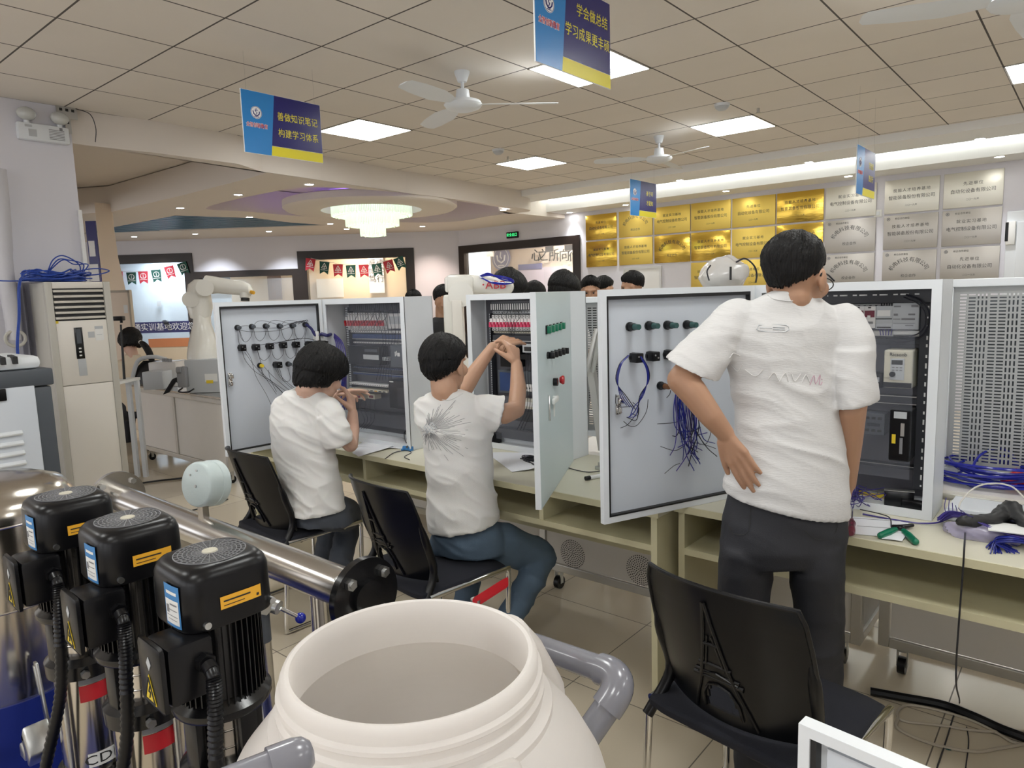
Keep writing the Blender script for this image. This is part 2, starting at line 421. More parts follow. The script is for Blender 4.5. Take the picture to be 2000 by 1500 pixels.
def smooth_poly(P, k=6):
    n = len(P); Q = [V((p[0],p[1],0)) for p in P]; out = []
    for i in range(n):
        a, b, c, d = Q[i-1], Q[i], Q[(i+1)%n], Q[(i+2)%n]
        for j in range(k):
            t = j/k; out.append(tuple((.5*((2*b)+(c-a)*t+(2*a-5*b+4*c-d)*t*t+(3*b-a-3*c+d)*t**3))[:2]))
    return out
far = WC+UD*13
outer = [(-6.0,-4),(-6.05,2.1),(-6.7,8.1),(SX,8.1),(SX,9.8),(CX0,CY0),(far.x,far.y),(-18,-4)]
tray1 = zp([(120,279),(170,284),(300,298),(465,320),(520,338),(475,351),(350,383),(216,414),(150,418),(90,420)], ZL)
tray2 = smooth_poly(zp([(402,407),(500,381),(620,366),(800,378),(930,395),(1036,411),(962,421),(885,433),(780,434),(660,426),(570,421),(480,413)], ZL))
slat = zp([(150,458),(210,446),(342,421),(500,426),(560,434),(640,440),(430,447),(210,456)], ZL)
soffit(outer, [tray1, tray2, slat], ZL, 3.13, 'ceiling_lobby', 'plaster')
# blue slats in the lobby ceiling run along the wall
mb = MB()
xs = [p for p in slat]; us = [(V((*p,0))-WC).dot(UD) for p in xs]; ds = [(V((*p,0))-WC).dot(ND) for p in xs]
k = min(ds)-.2
while k < max(ds)+.3:
    hit = []
    for i in range(len(xs)):
        d0, d1, u0, u1 = ds[i], ds[(i+1)%len(xs)], us[i], us[(i+1)%len(xs)]
        if (d0-k)*(d1-k) < 0: hit.append(u0+(u1-u0)*(k-d0)/(d1-d0))
    if len(hit) > 1: mb.box((min(hit)-.12,-k-.035,ZL+.012),(max(hit)+.12,-k+.035,ZL+.03), WMX)
    k += .14
struct('ceiling_slats', mb, 'slat_blue', smooth=False)
struct('ceiling_slat_backing', MB().prism(slat, ZL+.05, ZL+.06), 'slat_blue', smooth=False)
# round ring of the lobby ceiling with violet light above it
rc = at(726,408,z=2.76); ro = (at(574,414,z=2.76)-at(905,404,z=2.76)).length/2; ri = ro*.58
struct('ceiling_ring', MB().lathe([(ri,2.74),(ro-.04,2.74),(ro,2.77),(ro,2.85),(ro-.06,2.87),(ri,2.87)],64,(rc.x,rc.y,0),True), 'plaster')
struct('ceiling_ring_cap', MB().lathe([(.001,2.93),(ri+.1,2.93),(ri+.1,2.96),(.001,2.96)],48,(rc.x,rc.y,0)), 'plaster')
struct('trim_2', MB().lathe([(ro-.40,2.872),(ro-.37,2.872),(ro-.37,2.885),(ro-.40,2.885)],64,(rc.x,rc.y,0),True), 'purple_led')
# column by the air conditioner, thin corner bead
struct('pillar_left', MB().box((-6.55,.2,0),(-6.03,2.08,ZT)), 'white_wall', smooth=False)
struct('trim_3', MB().box((-6.025,2.06,0),(-6.0,2.085,2.3)), 'sign_white', smooth=False)
p = at(205,430,d=9.2)
struct('pillar_lobby', MB().loft([((p.x,p.y,z), _r*w, V((-_r.y,_r.x,0))*.2) for z, w in ((0,.30),(1.0,.26),(1.7,.19),(2.2,.125),(2.6,.10),(2.9,.10))], 4), 'cream_wall', smooth=False)
# door and switch on the plaque wall
a, b = at(1968,414,y=WY), at(2100,400,y=WY)
d = struct('door_1', MB().box((a.x,WY-.04,0),(b.x+.4,WY,a.z)).box((a.x+.1,WY-.06,.1),(b.x+.3,WY-.04,a.z-.12)), 'paint_white', smooth=False, bev=.008)

# ------------------------------------------------------------------ ceiling lights
WHERE = {(0,1):'above the blue sign by the lobby',(1,1):'partly hidden by the highest blue hanging sign',(0,2):'farthest back, beside the small ceiling sensor',(1,2):'in front of the plaque wall',(2,1):'cut by the right edge of the view'}
def ceiling_light(i, j):
    x, y = TX0-2.1+2.4*i, TY0+1.5+2.4*(j-1)
    seen = (i,j) in WHERE
    t = thing('ceiling_light', 'square flush ceiling light panel '+WHERE[(i,j)] if seen else 'square flush ceiling light panel nearer than the picture reaches', 'ceiling light', (x,y,ZT), 0, 'square ceiling lights')
    mb = MB()
    for s in (-1,1): mb.box((-.3,s*.3-(.012 if s>0 else 0),-.006),(.3,s*.3+(0 if s>0 else .012),.002)).box((s*.3-(.012 if s>0 else 0),-.3,-.006),(s*.3+(0 if s>0 else .012),.3,.002))
    ob('frame', mb, 'alu', t, smooth=False)
    ob('diffuser', MB().box((-.288,-.288,-.004),(.288,.288,.0)), 'lamp', t, smooth=False)
for i in range(4):
    for j in (-1,0,1,2):
        if (i, j) in ((3,2),(0,0)): continue
        ceiling_light(i, j)
# recessed downlights
def downlight(u, v, z, label, spot=0, col=(1,.93,.82), grp='recessed downlights'):
    p = at(u, v, z=z)
    t = thing('downlight', label, 'downlight', (p.x,p.y,z), 0, grp)
    ob('rim', MB().lathe([(.045,-.004),(.06,-.004),(.062,.004),(.045,.004)],24,close=True), 'sign_white', t)
    ob('lens', MB().lathe([(.001,-.002),(.045,-.002),(.045,.002),(.001,.002)],24), 'spot', t)
    if spot:
        l = bpy.data.lights.new('downlight','SPOT'); l.energy = spot; l.spot_size = math.radians(84); l.spot_blend = 1; l.color = col; l.shadow_soft_size = .04
        o = bpy.data.objects.new('bulb', l); COL.objects.link(o); o.parent = t; o.location = (0,0,-.03)
        if 'lobby wall' in label or 'bunting' in label or 'just behind' in label: o.rotation_euler = (-ND*.75-V((0,0,1))).to_track_quat('-Z','Y').to_euler(); l.spot_size = math.radians(70)
cool = (.86,.92,1)
for (u,v,lab,sp,c) in [(604,360,'recessed downlight in the lobby soffit below the first hanging sign',6,(1,.9,.75)),(465,380,'recessed downlight in the slanted soffit, middle of its three',40,(1,.9,.75)),(352,406,'recessed downlight in the slanted soffit, nearest the cream pillar',40,(1,.9,.75)),
    (983,410,'recessed downlight at the soffit corner left of the cove light',14,(1,.9,.8)),(825,442,'recessed downlight above the bunting window frame corner, right of the chandelier',62,(1,.80,.68)),(487,424,'recessed downlight at the edge of the blue slats',8,cool),
    (645,437,'recessed downlight left of the chandelier at the slats tip',8,(1,.9,.8)),(525,452,'recessed downlight before the lobby wall, right end of the blue slats',78,cool),(381,457,'recessed downlight before the lobby wall, middle of the blue slats',78,cool),(262,462,'recessed downlight before the lobby wall, left end of the blue slats',62,cool),
    (677,447,'recessed downlight just behind the chandelier',47,(1,.82,.7))]:
    downlight(u,v,ZL,lab,sp,c)
for (u,v,lab) in [(1120,386,'recessed downlight left of the cove light, near the far hanging sign'),(1328,352,'recessed downlight in the cove soffit between the two small signs'),(1580,317,'recessed downlight in the cove soffit left of the narrow sign'),(1914,271,'recessed downlight in the cove soffit nearest the right edge')]:
    downlight(u,v,ZS,lab,0)
for (u,v,lab) in [(1112,415,'recessed downlight over the end of the gold plaques'),(1222,400,'recessed downlight over the plaques behind the far small sign'),(1418,373,'recessed downlight above the third gold plaque column'),(1657,344,'recessed downlight above the emblem plaque'),(1952,306,'recessed downlight above the last plaque column')]:
    downlight(u,v,2.87,lab,26,(.95,.97,1))
# ------------------------------------------------------------------ chandelier
cc = at(725,412,z=2.76)
t = thing('chandelier', 'three tiered round crystal chandelier glowing greenish white in the lobby', 'chandelier', (rc.x,rc.y,0))
R1 = .5*(at(800,412,d=(cc-V((0,0,CAMZ))).dot(_f))-at(650,412,d=(cc-V((0,0,CAMZ))).dot(_f))).length
ob('canopy', MB().lathe([(.001,2.90),(R1*.9,2.90),(R1*.9,2.92),(.001,2.92)],40), 'chrome', t)
for k, (r, z0, z1) in enumerate(((R1,2.67,2.88),(R1*.66,2.54,2.71),(R1*.31,2.41,2.58))):
    mb = MB(); n = int(150*r/R1)
    for i in range(n):
        a = 2*math.pi*i/n; x, y = r*math.cos(a), r*math.sin(a)
        mb.cyl((x,y,z0+.012*math.sin(i*2.4)),(x,y,z1),.0105,n=5)
    for i in range(n):
        a = 2*math.pi*(i+.5)/n; x, y = (r-.05)*math.cos(a), (r-.05)*math.sin(a)
        mb.cyl((x,y,z0-.015),(x,y,z1),.010,n=5)
    c = ob('crystal_tier', mb, 'crystal', t)
    ob('tier_band', MB().lathe([(r-.055,z1-.02),(r+.012,z1-.02),(r+.012,z1-.005),(r-.055,z1-.005)],48,close=True), 'chrome', c)
_c = t

# ------------------------------------------------------------------ ceiling fans
def fan(u, v, z, a0, label, L=.62, dz=0):
    p = at(u, v, z=z) if not isinstance(u, V) else u
    t = thing('ceiling_fan', label, 'fan', (p.x,p.y,ZT), a0, 'white ceiling fans'); t.scale = (1,1,.78)
    ob('canopy', MB().lathe([(.001,-.085),(.03,-.085),(.052,-.01),(.052,0),(.001,0)],24), 'paint_white', t)
    ob('rod', MB().cyl((0,0,-.15),(0,0,-.08),.011).lathe([(.001,-.235),(.045,-.235),(.05,-.22),(.042,-.15),(.001,-.15)],24), 'paint_white', t)
    h = ob('motor', MB().lathe([(.001,-.325),(.06,-.325),(.115,-.30),(.13,-.275),(.12,-.25),(.05,-.238),(.001,-.238)],32), 'paint_white', t)
    for k in range(3):
        a = 2*math.pi*k/3; m = Matrix.Rotation(a,4,'Z')
        R = []
        for r, w, zz in ((.12,.03,-.275),(.20,.055,-.275),(.3,.075,-.278),(.5,.07,-.282),(L,.055,-.285),(L+.02,.03,-.285)):
            R.append(((r,0,zz),(0,w,.018*w/.07),(0,0,.004)))
        ob('blade', MB().loft([(m@V(c), m.to_3x3()@V(x), m.to_3x3()@V(y)) for c,x,y in R],12), 'paint_white', t)
fan(902,140,ZT,math.radians(40),'white three bladed ceiling fan hanging in the middle of the ceiling')
fan(1287,266,ZT,math.radians(-20),'white three bladed ceiling fan near the plaque wall')
fan(at(1990,14,z=2.81),0,ZT,math.radians(88),'white three bladed ceiling fan at the upper right edge', L=.66)

# ------------------------------------------------------------------ hanging signs
def sign(X, c0, c1, lines, label, back=False, W_=.56, H_=.37, z=None):
    """board facing +X; c0 = its left top corner, y spans W_"""
    t = thing('hanging_sign', label, 'sign', (X,c0[1]+W_/2,c0[2]-H_), 0, 'blue hanging signs')
    mx = frame((0,0,0),(0,1,0),(0,0,1))     # local x along +y, y up, z towards +x
    def P(poly, a, b): return MB().prism(poly, a, b, mx)
    w = W_/2
    ob('board', P([(-w,0),(w,0),(w,H_),(-w,H_)],-.003,.003), 'sign_white', t, smooth=False)
    for s in (1,-1):
        a, b = (.003,.0042) if s == 1 else (-.0042,-.003)
        sx = s
        q = lambda pts: [(x*sx,y) for x,y in pts]
        ob('print_light', P(q([(-w+.003,.002),(-.10,.002),(-.055,H_-.002),(-w+.003,H_-.002)]),a,b), 'sign_blue', t, smooth=False)
        ob('print_navy', P(q([(-.10+.045*.18,.062),(w-.002,.062),(w-.002,H_-.002),(-.055,H_-.002)]),a,b), 'sign_navy', t, smooth=False)
        ob('print_yellow', P(q([(-.10,.002),(w-.002,.002),(w-.002,.060),(-.10+.045*.17,.060)]),a,b), 'sign_yellow', t, smooth=False)
        f = mx @ Matrix.Translation((0,0,.0044*s)) @ (Matrix() if s == 1 else Matrix.Rotation(math.pi,4,'Y'))
        tx = f
        for ln, x0, y0 in lines: ob('lettering', text_bm(ln, .056, tx @ Matrix.Translation((x0,y0,0)),sp=1.06,sx=.86), 'sign_yellow', t, smooth=False)
        lx = -.185
        em = ob('emblem', MB().lathe([(.001,0),(.037,0),(.037,.0008),(.001,.0008)],32), 'sign_white', t, smooth=False)
        em.data.transform(tx @ Matrix.Translation((lx,.245,0)))
        mb = MB().lathe([(.033,.0008),(.035,.0008),(.035,.0014),(.033,.0014)],32,close=True)
        mb.tube([(-.022,.008,.0012),(-.018,-.008,.0012),(-.006,-.018,.0012),(.006,-.018,.0012),(.018,-.008,.0012),(.022,.008,.0012)],.0032,6)
        mb.tube([(.0,.024,.0012),(-.004,.006,.0012),(.004,-.002,.0012),(-.003,-.012,.0012)],.0022,6)
        mb.tube([(-.012,.012,.0012),(.010,.014,.0012)],.002,6)
        for k in range(4): mb.box((-.014+.008*k,-.027,.0008),(-.009+.008*k,-.022,.0014))
        e2 = ob('emblem_figure', mb, 'sign_navy', em, smooth=False); e2.data.transform(tx @ Matrix.Translation((lx,.245,0)))
        el = ob('emblem_lettering', text_bm('众智创新教育',.030,tx @ Matrix.Translation((lx,.168,.0006)),sx=.80), 'red', t, smooth=False)
        ob('lettering_outline', text_bm('众智创新教育',.030,tx @ Matrix.Translation((lx,.168,-.0002)),sx=.80,off=.0016), 'sign_white', el, smooth=False)
    for yy in (-w+.04, w-.04): ob('cord', MB().cyl((0,yy,H_),(0,yy,ZT-(c0[2]-H_)),.0004,n=5), 'gray_ink', t)
    pass
X1 = -4.02; a = at(468,172,x=X1)
sign(X1, a, None, [('善做知识笔记',.105,.245),('构建学习体系',.105,.145)], 'blue hanging sign at the left, near the lobby soffit')
# higher sign: its width settles the distance
def fit(uL, uR, v):
    lo, hi = -12, -.3
    for _ in range(60):
        m = (lo+hi)/2; w = at(uR,v,x=m).y-at(uL,v,x=m).y
        if w > .56: lo = m
        else: hi = m
    return m
X2 = fit(1044,1190,146); b = at(1045,120,x=X2)
sign(X2, b+V((0,0,.37)), None, [('学会做总结',.135,.272),('学习成果更丰硕',.10,.178)], 'blue hanging sign cut by the top of the picture, before a lit ceiling panel')
X3 = fit(1230,1281,360); c = at(1230,349,x=X3)
sign(X3, c, None, [('善于问',.13,.245),('才能知',.13,.145)], 'small far blue hanging sign in front of the gold plaques')
X4 = fit(1673,1709,300); d = at(1674,281,x=X4)
sign(X4, d, None, [('学而思',.15,.245),('思必行',.15,.145)], 'far blue hanging sign seen almost edge on over the steel plaques')

# ------------------------------------------------------------------ small things on the ceiling
def sensor(u, v, label):
    p = at(u, v, z=ZT)
    t = thing('smoke_detector', label, 'smoke detector', (p.x,p.y,ZT), 0, 'ceiling smoke detectors')
    ob('base', MB().lathe([(.001,-.02),(.06,-.02),(.065,0),(.001,0)],24), 'paint_white', t)
    ob('head', MB().lathe([(.001,-.05),(.03,-.05),(.05,-.035),(.055,-.02),(.001,-.02)],24), 'label_gray', t)
sensor(973,292,'smoke detector beside the far left ceiling panel'); sensor(1410,203,'smoke detector above the ceiling panel by the plaques')
for (u,v,lab) in [(992,306,'small sprinkler head just left of the far ceiling panel'),(1481,212,'small sprinkler head above the panel by the plaques')]:
    p = at(u,v,z=ZT); t = thing('sprinkler', lab, 'sprinkler', (p.x,p.y,ZT), 0, 'sprinkler heads')
    ob('stem', MB().cyl((0,0,-.03),(0,0,0),.012), 'zinc', t); ob('deflector', MB().cyl((0,0,-.04),(0,0,-.034),.02).cyl((0,0,-.036),(0,0,-.03),.006), 'zinc', t)
# exit sign above the right glass front
p = at(1001,459,y=WY-.03)
t = thing('exit_sign', 'lit green and black exit sign above the dark glass front', 'exit sign', p)
ob('case', MB().box((-.13,-.02,-.055),(.13,.02,.055),bev=.006), 'black', t)
bm = text_bm('安全出口', .062, frame((0,-.021,0),(1,0,0),(0,0,1)))
ob('lettering', bm, 'exit', t, smooth=False)
# emergency twin lamp on the column
p = at(82,262,x=-6.03)
t = thing('emergency_light', 'white twin head emergency light on the left column', 'emergency light', (-6.03,p.y,p.z))
ob('body', MB().box((0,-.165,-.06),(.055,.165,.06),bev=.012), 'paint_white', t)
ob('grille', MB().box((.055,-.10,-.035),(.057,-.05,.015)).box((.055,-.15+.03,.028),(.057,-.075,.045)), 'label_gray', t, smooth=False)
mb = MB()
for k in range(7): mb.box((.055,.03,-.04+.011*k),(.0565,.13,-.036+.011*k))
ob('print', mb.box((.055,.10,.03),(.0565,.12,.05)), 'gray_ink', t, smooth=False)
for yy in (-.10,.11):
    h = ob('lamp_head', MB().ball((.05,yy,.12),.062,12,(.7,1,.75)), 'lens', t)
    ob('swivel', MB().cyl((.03,yy,.06),(.04,yy,.09),.018), 'paint_white', h)
    ob('reflector', MB().ball((.05,yy,.12),.03,8,(.6,1,.8)), 'chrome', h)
# bracket with loose wire at the column top
p = at(130,218,x=-6.02)
t = thing('ceiling_bracket', 'small slotted metal bracket with a loose wire at the top of the column', 'bracket', (p.x,p.y,p.z))
ob('plate', MB().box((0,-.07,-.05),(.006,.07,.05)).box((0,-.02,-.16),(.006,.02,-.05)).box((0,-.09,.045),(.05,.09,.05)), 'zinc', t, smooth=False)
ob('hole', MB().box((.006,-.05,.0),(.007,-.03,.02)).box((.006,-.01,.0),(.007,.01,.02)).box((.006,.03,.0),(.007,.05,.02)).box((.006,-.008,-.09),(.007,.008,-.07)), 'ink', t, smooth=False)
ob('wire', MB().tube(catmull([(.01,.06,.03),(.03,.15,.0),(.03,.18,-.10),(.02,.17,-.2)]),.003), 'black_wire', t)

# ------------------------------------------------------------------ plaques
PTXT = [('先进单位','自动化设备有限公司'),('校企合作','机电科技有限公司'),('技能人才培养基地','智能装备股份有限公司'),('就业实习基地','电气控制设备有限公司')]
def plaque(u0, v0, u1, v1, m, label, style, row):
    a, b = at(u0,v0,y=WY), at(u1,v1,y=WY)
    w, h = b.x-a.x, a.z-b.z
    t = thing('plaque', label, 'plaque', ((a.x+b.x)/2,WY,(a.z+b.z)/2), 0, 'gold plaques on the wall' if m.startswith('gold') else 'steel plaques on the wall')
    ob('plate', MB().box((-w/2,-.022,-h/2),(w/2,-.002,h/2),bev=.004), m, t)
    f = frame((0,-.0228,0),(1,0,0),(0,0,1)); A, B = PTXT[style%4]; bms = []
    if style in (1,5,9):            # arched line
        n = len(B)
        for i, ch in enumerate(B):
            an = math.radians(62-124*i/(n-1)); r = w*.36
            bms.append(text_bm(ch, .062, f @ Matrix.Translation((-r*math.sin(an), -h*.20+r*math.cos(an)*.85,0)) @ Matrix.Rotation(an,4,'Z')))
        bms.append(text_bm(A, .042, f @ Matrix.Translation((0,-h*.24,0))))
    else:
        bms.append(text_bm(A, .045, f @ Matrix.Translation((0,h*.17,0)),sp=1.25))
        bms.append(text_bm(B, .052, f @ Matrix.Translation((0,-h*.04,0)),sp=1.0, sx=.96))
        bms.append(text_bm('二〇一九年', .026, f @ Matrix.Translation((0,-h*.28,0))))
    if m.startswith('silver') and row: bms.append(text_bm('校企合作单位', .026, f @ Matrix.Translation((-w*.15,h*.40,0))))
    ob('lettering', join(*bms), 'plaque_ink', t, smooth=False)
    if m.startswith('silver') and row:
        e = ob('emblem', MB().lathe([(.014,0),(.02,0),(.02,.001),(.014,.001)],20,close=True).box((-.008,-.008,0),(.008,.008,.001)), 'gray_ink', t, smooth=False)
        e.data.transform(f @ Matrix.Translation((-w*.41,h*.40,0)))
# wall rectangles on a common grid so rows and columns line up
cols = [(1145,1205),(1210,1275),(1279,1349),(1351,1428),(1431,1515),(1518,1609),(1613,1711),(1727,1833),(1841,1957)]
import bisect
def xw(u, v): return at(u,v,y=WY).x
def uv_of(x, z):
    d = V((x,WY,z))-V((0,0,CAMZ)); k = d.dot(_f); return 1000+FPX*d.dot(_R)/k, 750-FPX*d.dot(_U)/k
zr = [(2.80,2.40),(2.375,1.965),(1.94,1.53)]
where_c = ['leftmost column','second column from the left','third column, beside the far hanging sign','fourth column','fifth column','sixth column, last of the gold','first steel column','second steel column','rightmost steel column']
for ci, (u0, u1) in enumerate(cols):
    x0, x1 = xw(u0,430), xw(u1,430)
    for ri_, (za, zb) in enumerate(zr):
        if ri_ == 2 and ci < 3: continue
        p0, p1 = uv_of(x0,za), uv_of(x1,zb)
        if ci < 6:
            wavy = (ci,ri_) in ((5,0),(5,1),(2,1),(3,1),(0,0),(0,1))
            m = 'gold' if wavy else 'gold_flat'
            lab = ('wavy mirrored ' if wavy else 'satin ')+'gold plaque in the '+where_c[ci]+', '+('top row','middle row','lowest row')[ri_]
        else:
            m = 'silver_pale' if ri_ == 0 else 'silver'
            lab = ('pale ' if ri_ == 0 else 'grey ')+'steel plaque in the '+where_c[ci]+', '+('top row','middle row','lowest row')[ri_]
        st = {(6,1):1,(6,2):5,(7,2):9,(1,0):5,(2,1):1}.get((ci,ri_), (0,2,3,6)[(ci+2*ri_)%4])
        plaque(*p0,*p1,m,lab,st,ri_)
p = at(1957,455,y=WY)
t = thing('wall_speaker', 'small black and white box on the wall by the white door', 'wall box', (p.x+.1,WY,p.z))
ob('body', MB().box((-.06,-.07,-.14),(.03,-.0,.12),bev=.01), 'label_white', t); ob('grille', MB().box((-.065,-.072,-.1),(-.035,-.069,.11)), 'black', t)
p = at(1715,417,y=WY)
t = thing('wall_switch', 'small white switch plate between the steel plaques', 'switch', (p.x,WY,p.z)); ob('plate', MB().box((-.045,-.012,-.045),(.045,0,.045),bev=.004), 'label_white', t); ob('rocker', MB().box((-.02,-.018,-.022),(.02,-.01,.022),bev=.003), 'paint_white', t)
p0, p1 = at(1222,523,y=WY), at(1290,560,y=WY)
t = thing('notice_board', 'pale framed notice board under the gold plaques behind a dark haired head', 'notice board', ((p0.x+p1.x)/2,WY,p0.z-.33))
w, h = (p1.x-p0.x)/2, .30
ob('panel', MB().box((-w,-.02,-h),(w,-.0,h)), 'label_white', t, smooth=False); ob('frame', MB().box((-w-.03,-.03,h),(w+.03,0,h+.03)).box((w,-.03,-h),(w+.03,0,h)).box((-w-.03,-.03,-h),(-w,0,h)), 'alu', t, smooth=False)

# ------------------------------------------------------------------ bunting on the lobby glass
def flag_place(u, v, ang, size, red, lab, n, tree):
    uu, zz = onwall(u, v, back=-.05)
    o = WC+UD*uu+ND*.05; o.z = zz
    t = thing('bunting_flag', lab, 'flag', o, 0, 'bunting flags on the left window' if n == 0 else 'bunting flags on the middle window')
    rt = -UD                                 # to the right as seen from the room
    f = frame((0,0,0), rt*math.cos(ang)+V((0,0,1))*math.sin(ang), -rt*math.sin(ang)+V((0,0,1))*math.cos(ang))
    w, h = size*.40, size
    ob('cloth', MB().prism([(-w,0),(-w*.82,-h),(0,-h*.78),(w*.82,-h),(w,0)],0,.004,f), 'flag_red' if red else 'flag_green', t, smooth=False)
    mb = MB()
    if tree:
        for a, b in (((0,-.12*h),(-.55*w,-.52*h)),((0,-.12*h),(.55*w,-.52*h)),((-.55*w,-.52*h),(.55*w,-.52*h)),((0,-.3*h),(0,-.66*h)),((-.3*w,-.4*h),(.3*w,-.4*h)),((-.7*w,-.66*h),(.7*w,-.66*h))): mb.tube([(a[0],a[1],.005),(b[0],b[1],.005)],.006,5)
    else:
        mb.tube([(.55*w*math.cos(k*math.pi/8),-.36*h+.2*h*math.sin(k*math.pi/8),.005) for k in range(17)],.006,5)
        mb.tube([(-.6*w,-.4*h,.005),(-.4*w,-.56*h,.005),(.4*w,-.56*h,.005),(.6*w,-.4*h,.005)],.006,5).tube([(0,-.2*h,.005),(0,-.5*h,.005)],.005,5).tube([(-.75*w,-.68*h,.005),(.75*w,-.68*h,.005)],.006,5)
    ob('motif', MB() if False else mb, 'sign_white', t).data.transform(f)
L1 = [(230,530,0),(256,532,.0),(279,530,0),(304,527,.08),(329,520,.22),(354,513,.3)]
cn = ('red','green')
od = ['leftmost','second','third','fourth','fifth','last']
for i, (u,v,a) in enumerate(L1): flag_place(u,v,a,.235,i%2==0,cn[i%2]+' bunting flag with basket motif, '+od[i]+' on the left window',0,False)
L2 = [(607,505,-.16),(634,511,-.12),(660,516,-.03),(685,518,0),(710,517,.03),(735,515,.12),(757,509,.25),(777,503,.35)]
od2 = ['first from the left','second from the left','third from the left','fourth from the left','fifth from the left','sixth from the left','seventh from the left','last at the right']
for i, (u,v,a) in enumerate(L2): flag_place(u,v,a,.24,i%2==0,cn[i%2]+' bunting flag with tree motif, '+od2[i]+' on the middle window',1,True)
def onw3(u, v, back):
    uu, zz = onwall(u, v, back); p = WC+UD*uu-ND*back; p.z = zz; return p
for L, lab in ((L1,'thin string carrying the left window flags'),(L2,'thin string carrying the middle window flags')):
    pts = [onw3(u,v-1,-.055) for u,v,a in L]; tag(ob('bunting_string', MB().tube(catmull(pts,4),.004,5), 'white_wire'), lab, 'string')

# ------------------------------------------------------------------ behind and on the glass
def panel_on(name, label, cat, u0, v0, u1, v1, back, m, th=.02):
    a, za = onwall(u0,v0,back); b, zb = onwall(u1,v1,back)
    o = ob(name, MB().box((min(a,b),back-th,min(za,zb)),(max(a,b),back,max(za,zb)),WMX), m, smooth=False); return tag(o, label, cat)
panel_on('banner','navy banner with white characters on the left window','banner',258,630,372,648,-.06,'navy')
uu, zz = onwall(322,639,-.06); o_ = WC+UD*uu+ND*.085; o_.z = zz
mxb = frame(o_, -UD, (0,0,1)); sz = .12
t = bpy.data.objects['banner']; ob('lettering', text_bm('通实训基地欢迎您', .155, mxb, sp=.95), 'sign_white', t, smooth=False)
panel_on('orange_stripe','orange strip on the lower left window behind the woman','panel',290,662,378,676,-.04,'orange_panel',.01)
panel_on('frosted_film','pale frosted film below the orange strip on the left window','panel',225,680,378,725,-.035,'board_cream',.01)
panel_on('wall_socket','grey square plate behind the left window glass','switch',307,588,316,598,.85,'label_gray')
panel_on('whiteboard','pale whiteboard behind the robot arm in the middle glass front','whiteboard',385,538,458,640,.5,'board_blue')
panel_on('wall_scroll','brown and gold framed picture behind the glass left of the flags window','picture',522,538,552,585,.85,'picture_brown')
panel_on('calligraphy','pale paper with brush writing behind the flags','paper',718,490,752,572,.85,'paper')
uu, zz = onwall(735,530,.83); o_ = WC+UD*uu-ND*.82; o_.z = zz
ob('writing', text_bm('厚德\n博学\n笃行', .16, frame(o_,-UD,(0,0,1))), 'ink', bpy.data.objects['calligraphy'], smooth=False)
panel_on('paper_notice','pale sheet behind the flags, left part of the window','paper',618,545,672,580,.85,'label_white')
t = thing('trash_bin','small dark notice box above the navy banner','box',(0,0,0))
uu, zz = onwall(323,629,-.05); t.location = WC+UD*uu+ND*.06+V((0,0,zz)); ob('body', MB().ball((0,0,0),.09,8,(1.4,.4,.5)), 'dark_metal', t); t.name = 'dome_camera'; t['label'] = 'small dark dome camera on top of the navy banner'; t['category'] = 'camera'
ob('plate', MB().box((-.12,-.02,-.05),(.12,.02,-.035)), 'dark_metal', t)
# things inside the right glass front
def on3(u, v, y): return at(u,v,y=y)
def flat3(name, label, cat, u0, v0, u1, v1, y, m):
    a, b = on3(u0,v0,y), on3(u1,v1,y); o = ob(name, MB().box((a.x,y,b.z),(b.x,y+.02,a.z)), m, smooth=False); return tag(o,label,cat)
p = on3(979,504,WY+1.85)
t = thing('wall_emblem','round violet grey emblem on the wall inside the right glass front','emblem',p)
f = frame((0,0,0),(1,0,0),(0,0,1))
ob('disc', MB().lathe([(.001,0),(.26,0),(.26,.01),(.001,.01)],40), mat('violet grey print',(.36,.36,.52),.5), t, smooth=False).data.transform(f)
ob('figure', MB().lathe([(.20,.01),(.215,.01),(.215,.016),(.20,.016)],40,close=True).tube([(-.11,.06,.013),(-.09,-.05,.013),(0,-.1,.013),(.09,-.05,.013),(.11,.06,.013)],.02,6).tube([(0,.13,.013),(-.02,.03,.013),(.02,-.02,.013)],.015,6).box((-.09,-.17,.01),(.09,-.15,.016)), 'sign_white', t, smooth=False).data.transform(f)
flat3('wall_notice','violet grey lettering strip under the round emblem','notice',968,530,994,548,WY+1.84,mat('violet grey strip',(.33,.36,.52),.5))
flat3('notice_board','pale violet notice board inside the right glass front','notice board',1012,525,1100,600,WY+1.83,mat('pale violet board',(.62,.56,.66),.5))
flat3('board_header','dark violet header strip of the inside notice board','notice',1012,517,1058,525,WY+1.82,mat('violet header',(.20,.20,.36),.5))
for i,(u,ch) in enumerate(((1047,'心'),(1060,'之'),(1082,'所'),(1102,'向'),(1120,'行'))):
    p = on3(u,500,WY+1.8); o = ob('wall_character', text_bm(ch,.27,frame(p,(1,0,0),(0,0,1)),ext=.006), 'ink', smooth=False)
    tag(o, 'black wall character inside the right glass front, '+['leftmost','second','third','fourth','rightmost'][i]+' of five', 'lettering', 'wall characters')
for i,u in enumerate((956,1072,1110)):
    a = on3(u,470 if i else 485,WY+.9); tag(ob('glass_clamp', MB().box((a.x-.09,a.y,2.33),(a.x+.09,a.y+.031,2.43)), 'zinc', smooth=False), ['left','middle','right'][i]+' steel clamp of the inner glass panels', 'clamp', 'glass clamps')
for i,(ua,ub) in enumerate(((915,960),(1060,1128))):
    a, b = on3(ua,470,WY+.9), on3(ub,470,WY+.9); tag(ob('glass_screen', MB().box((a.x,WY+.92,0),(b.x,WY+.93,2.4)), 'glass', smooth=False), ['left','right'][i]+' inner glass panel behind the dark glass front', 'glass panel')
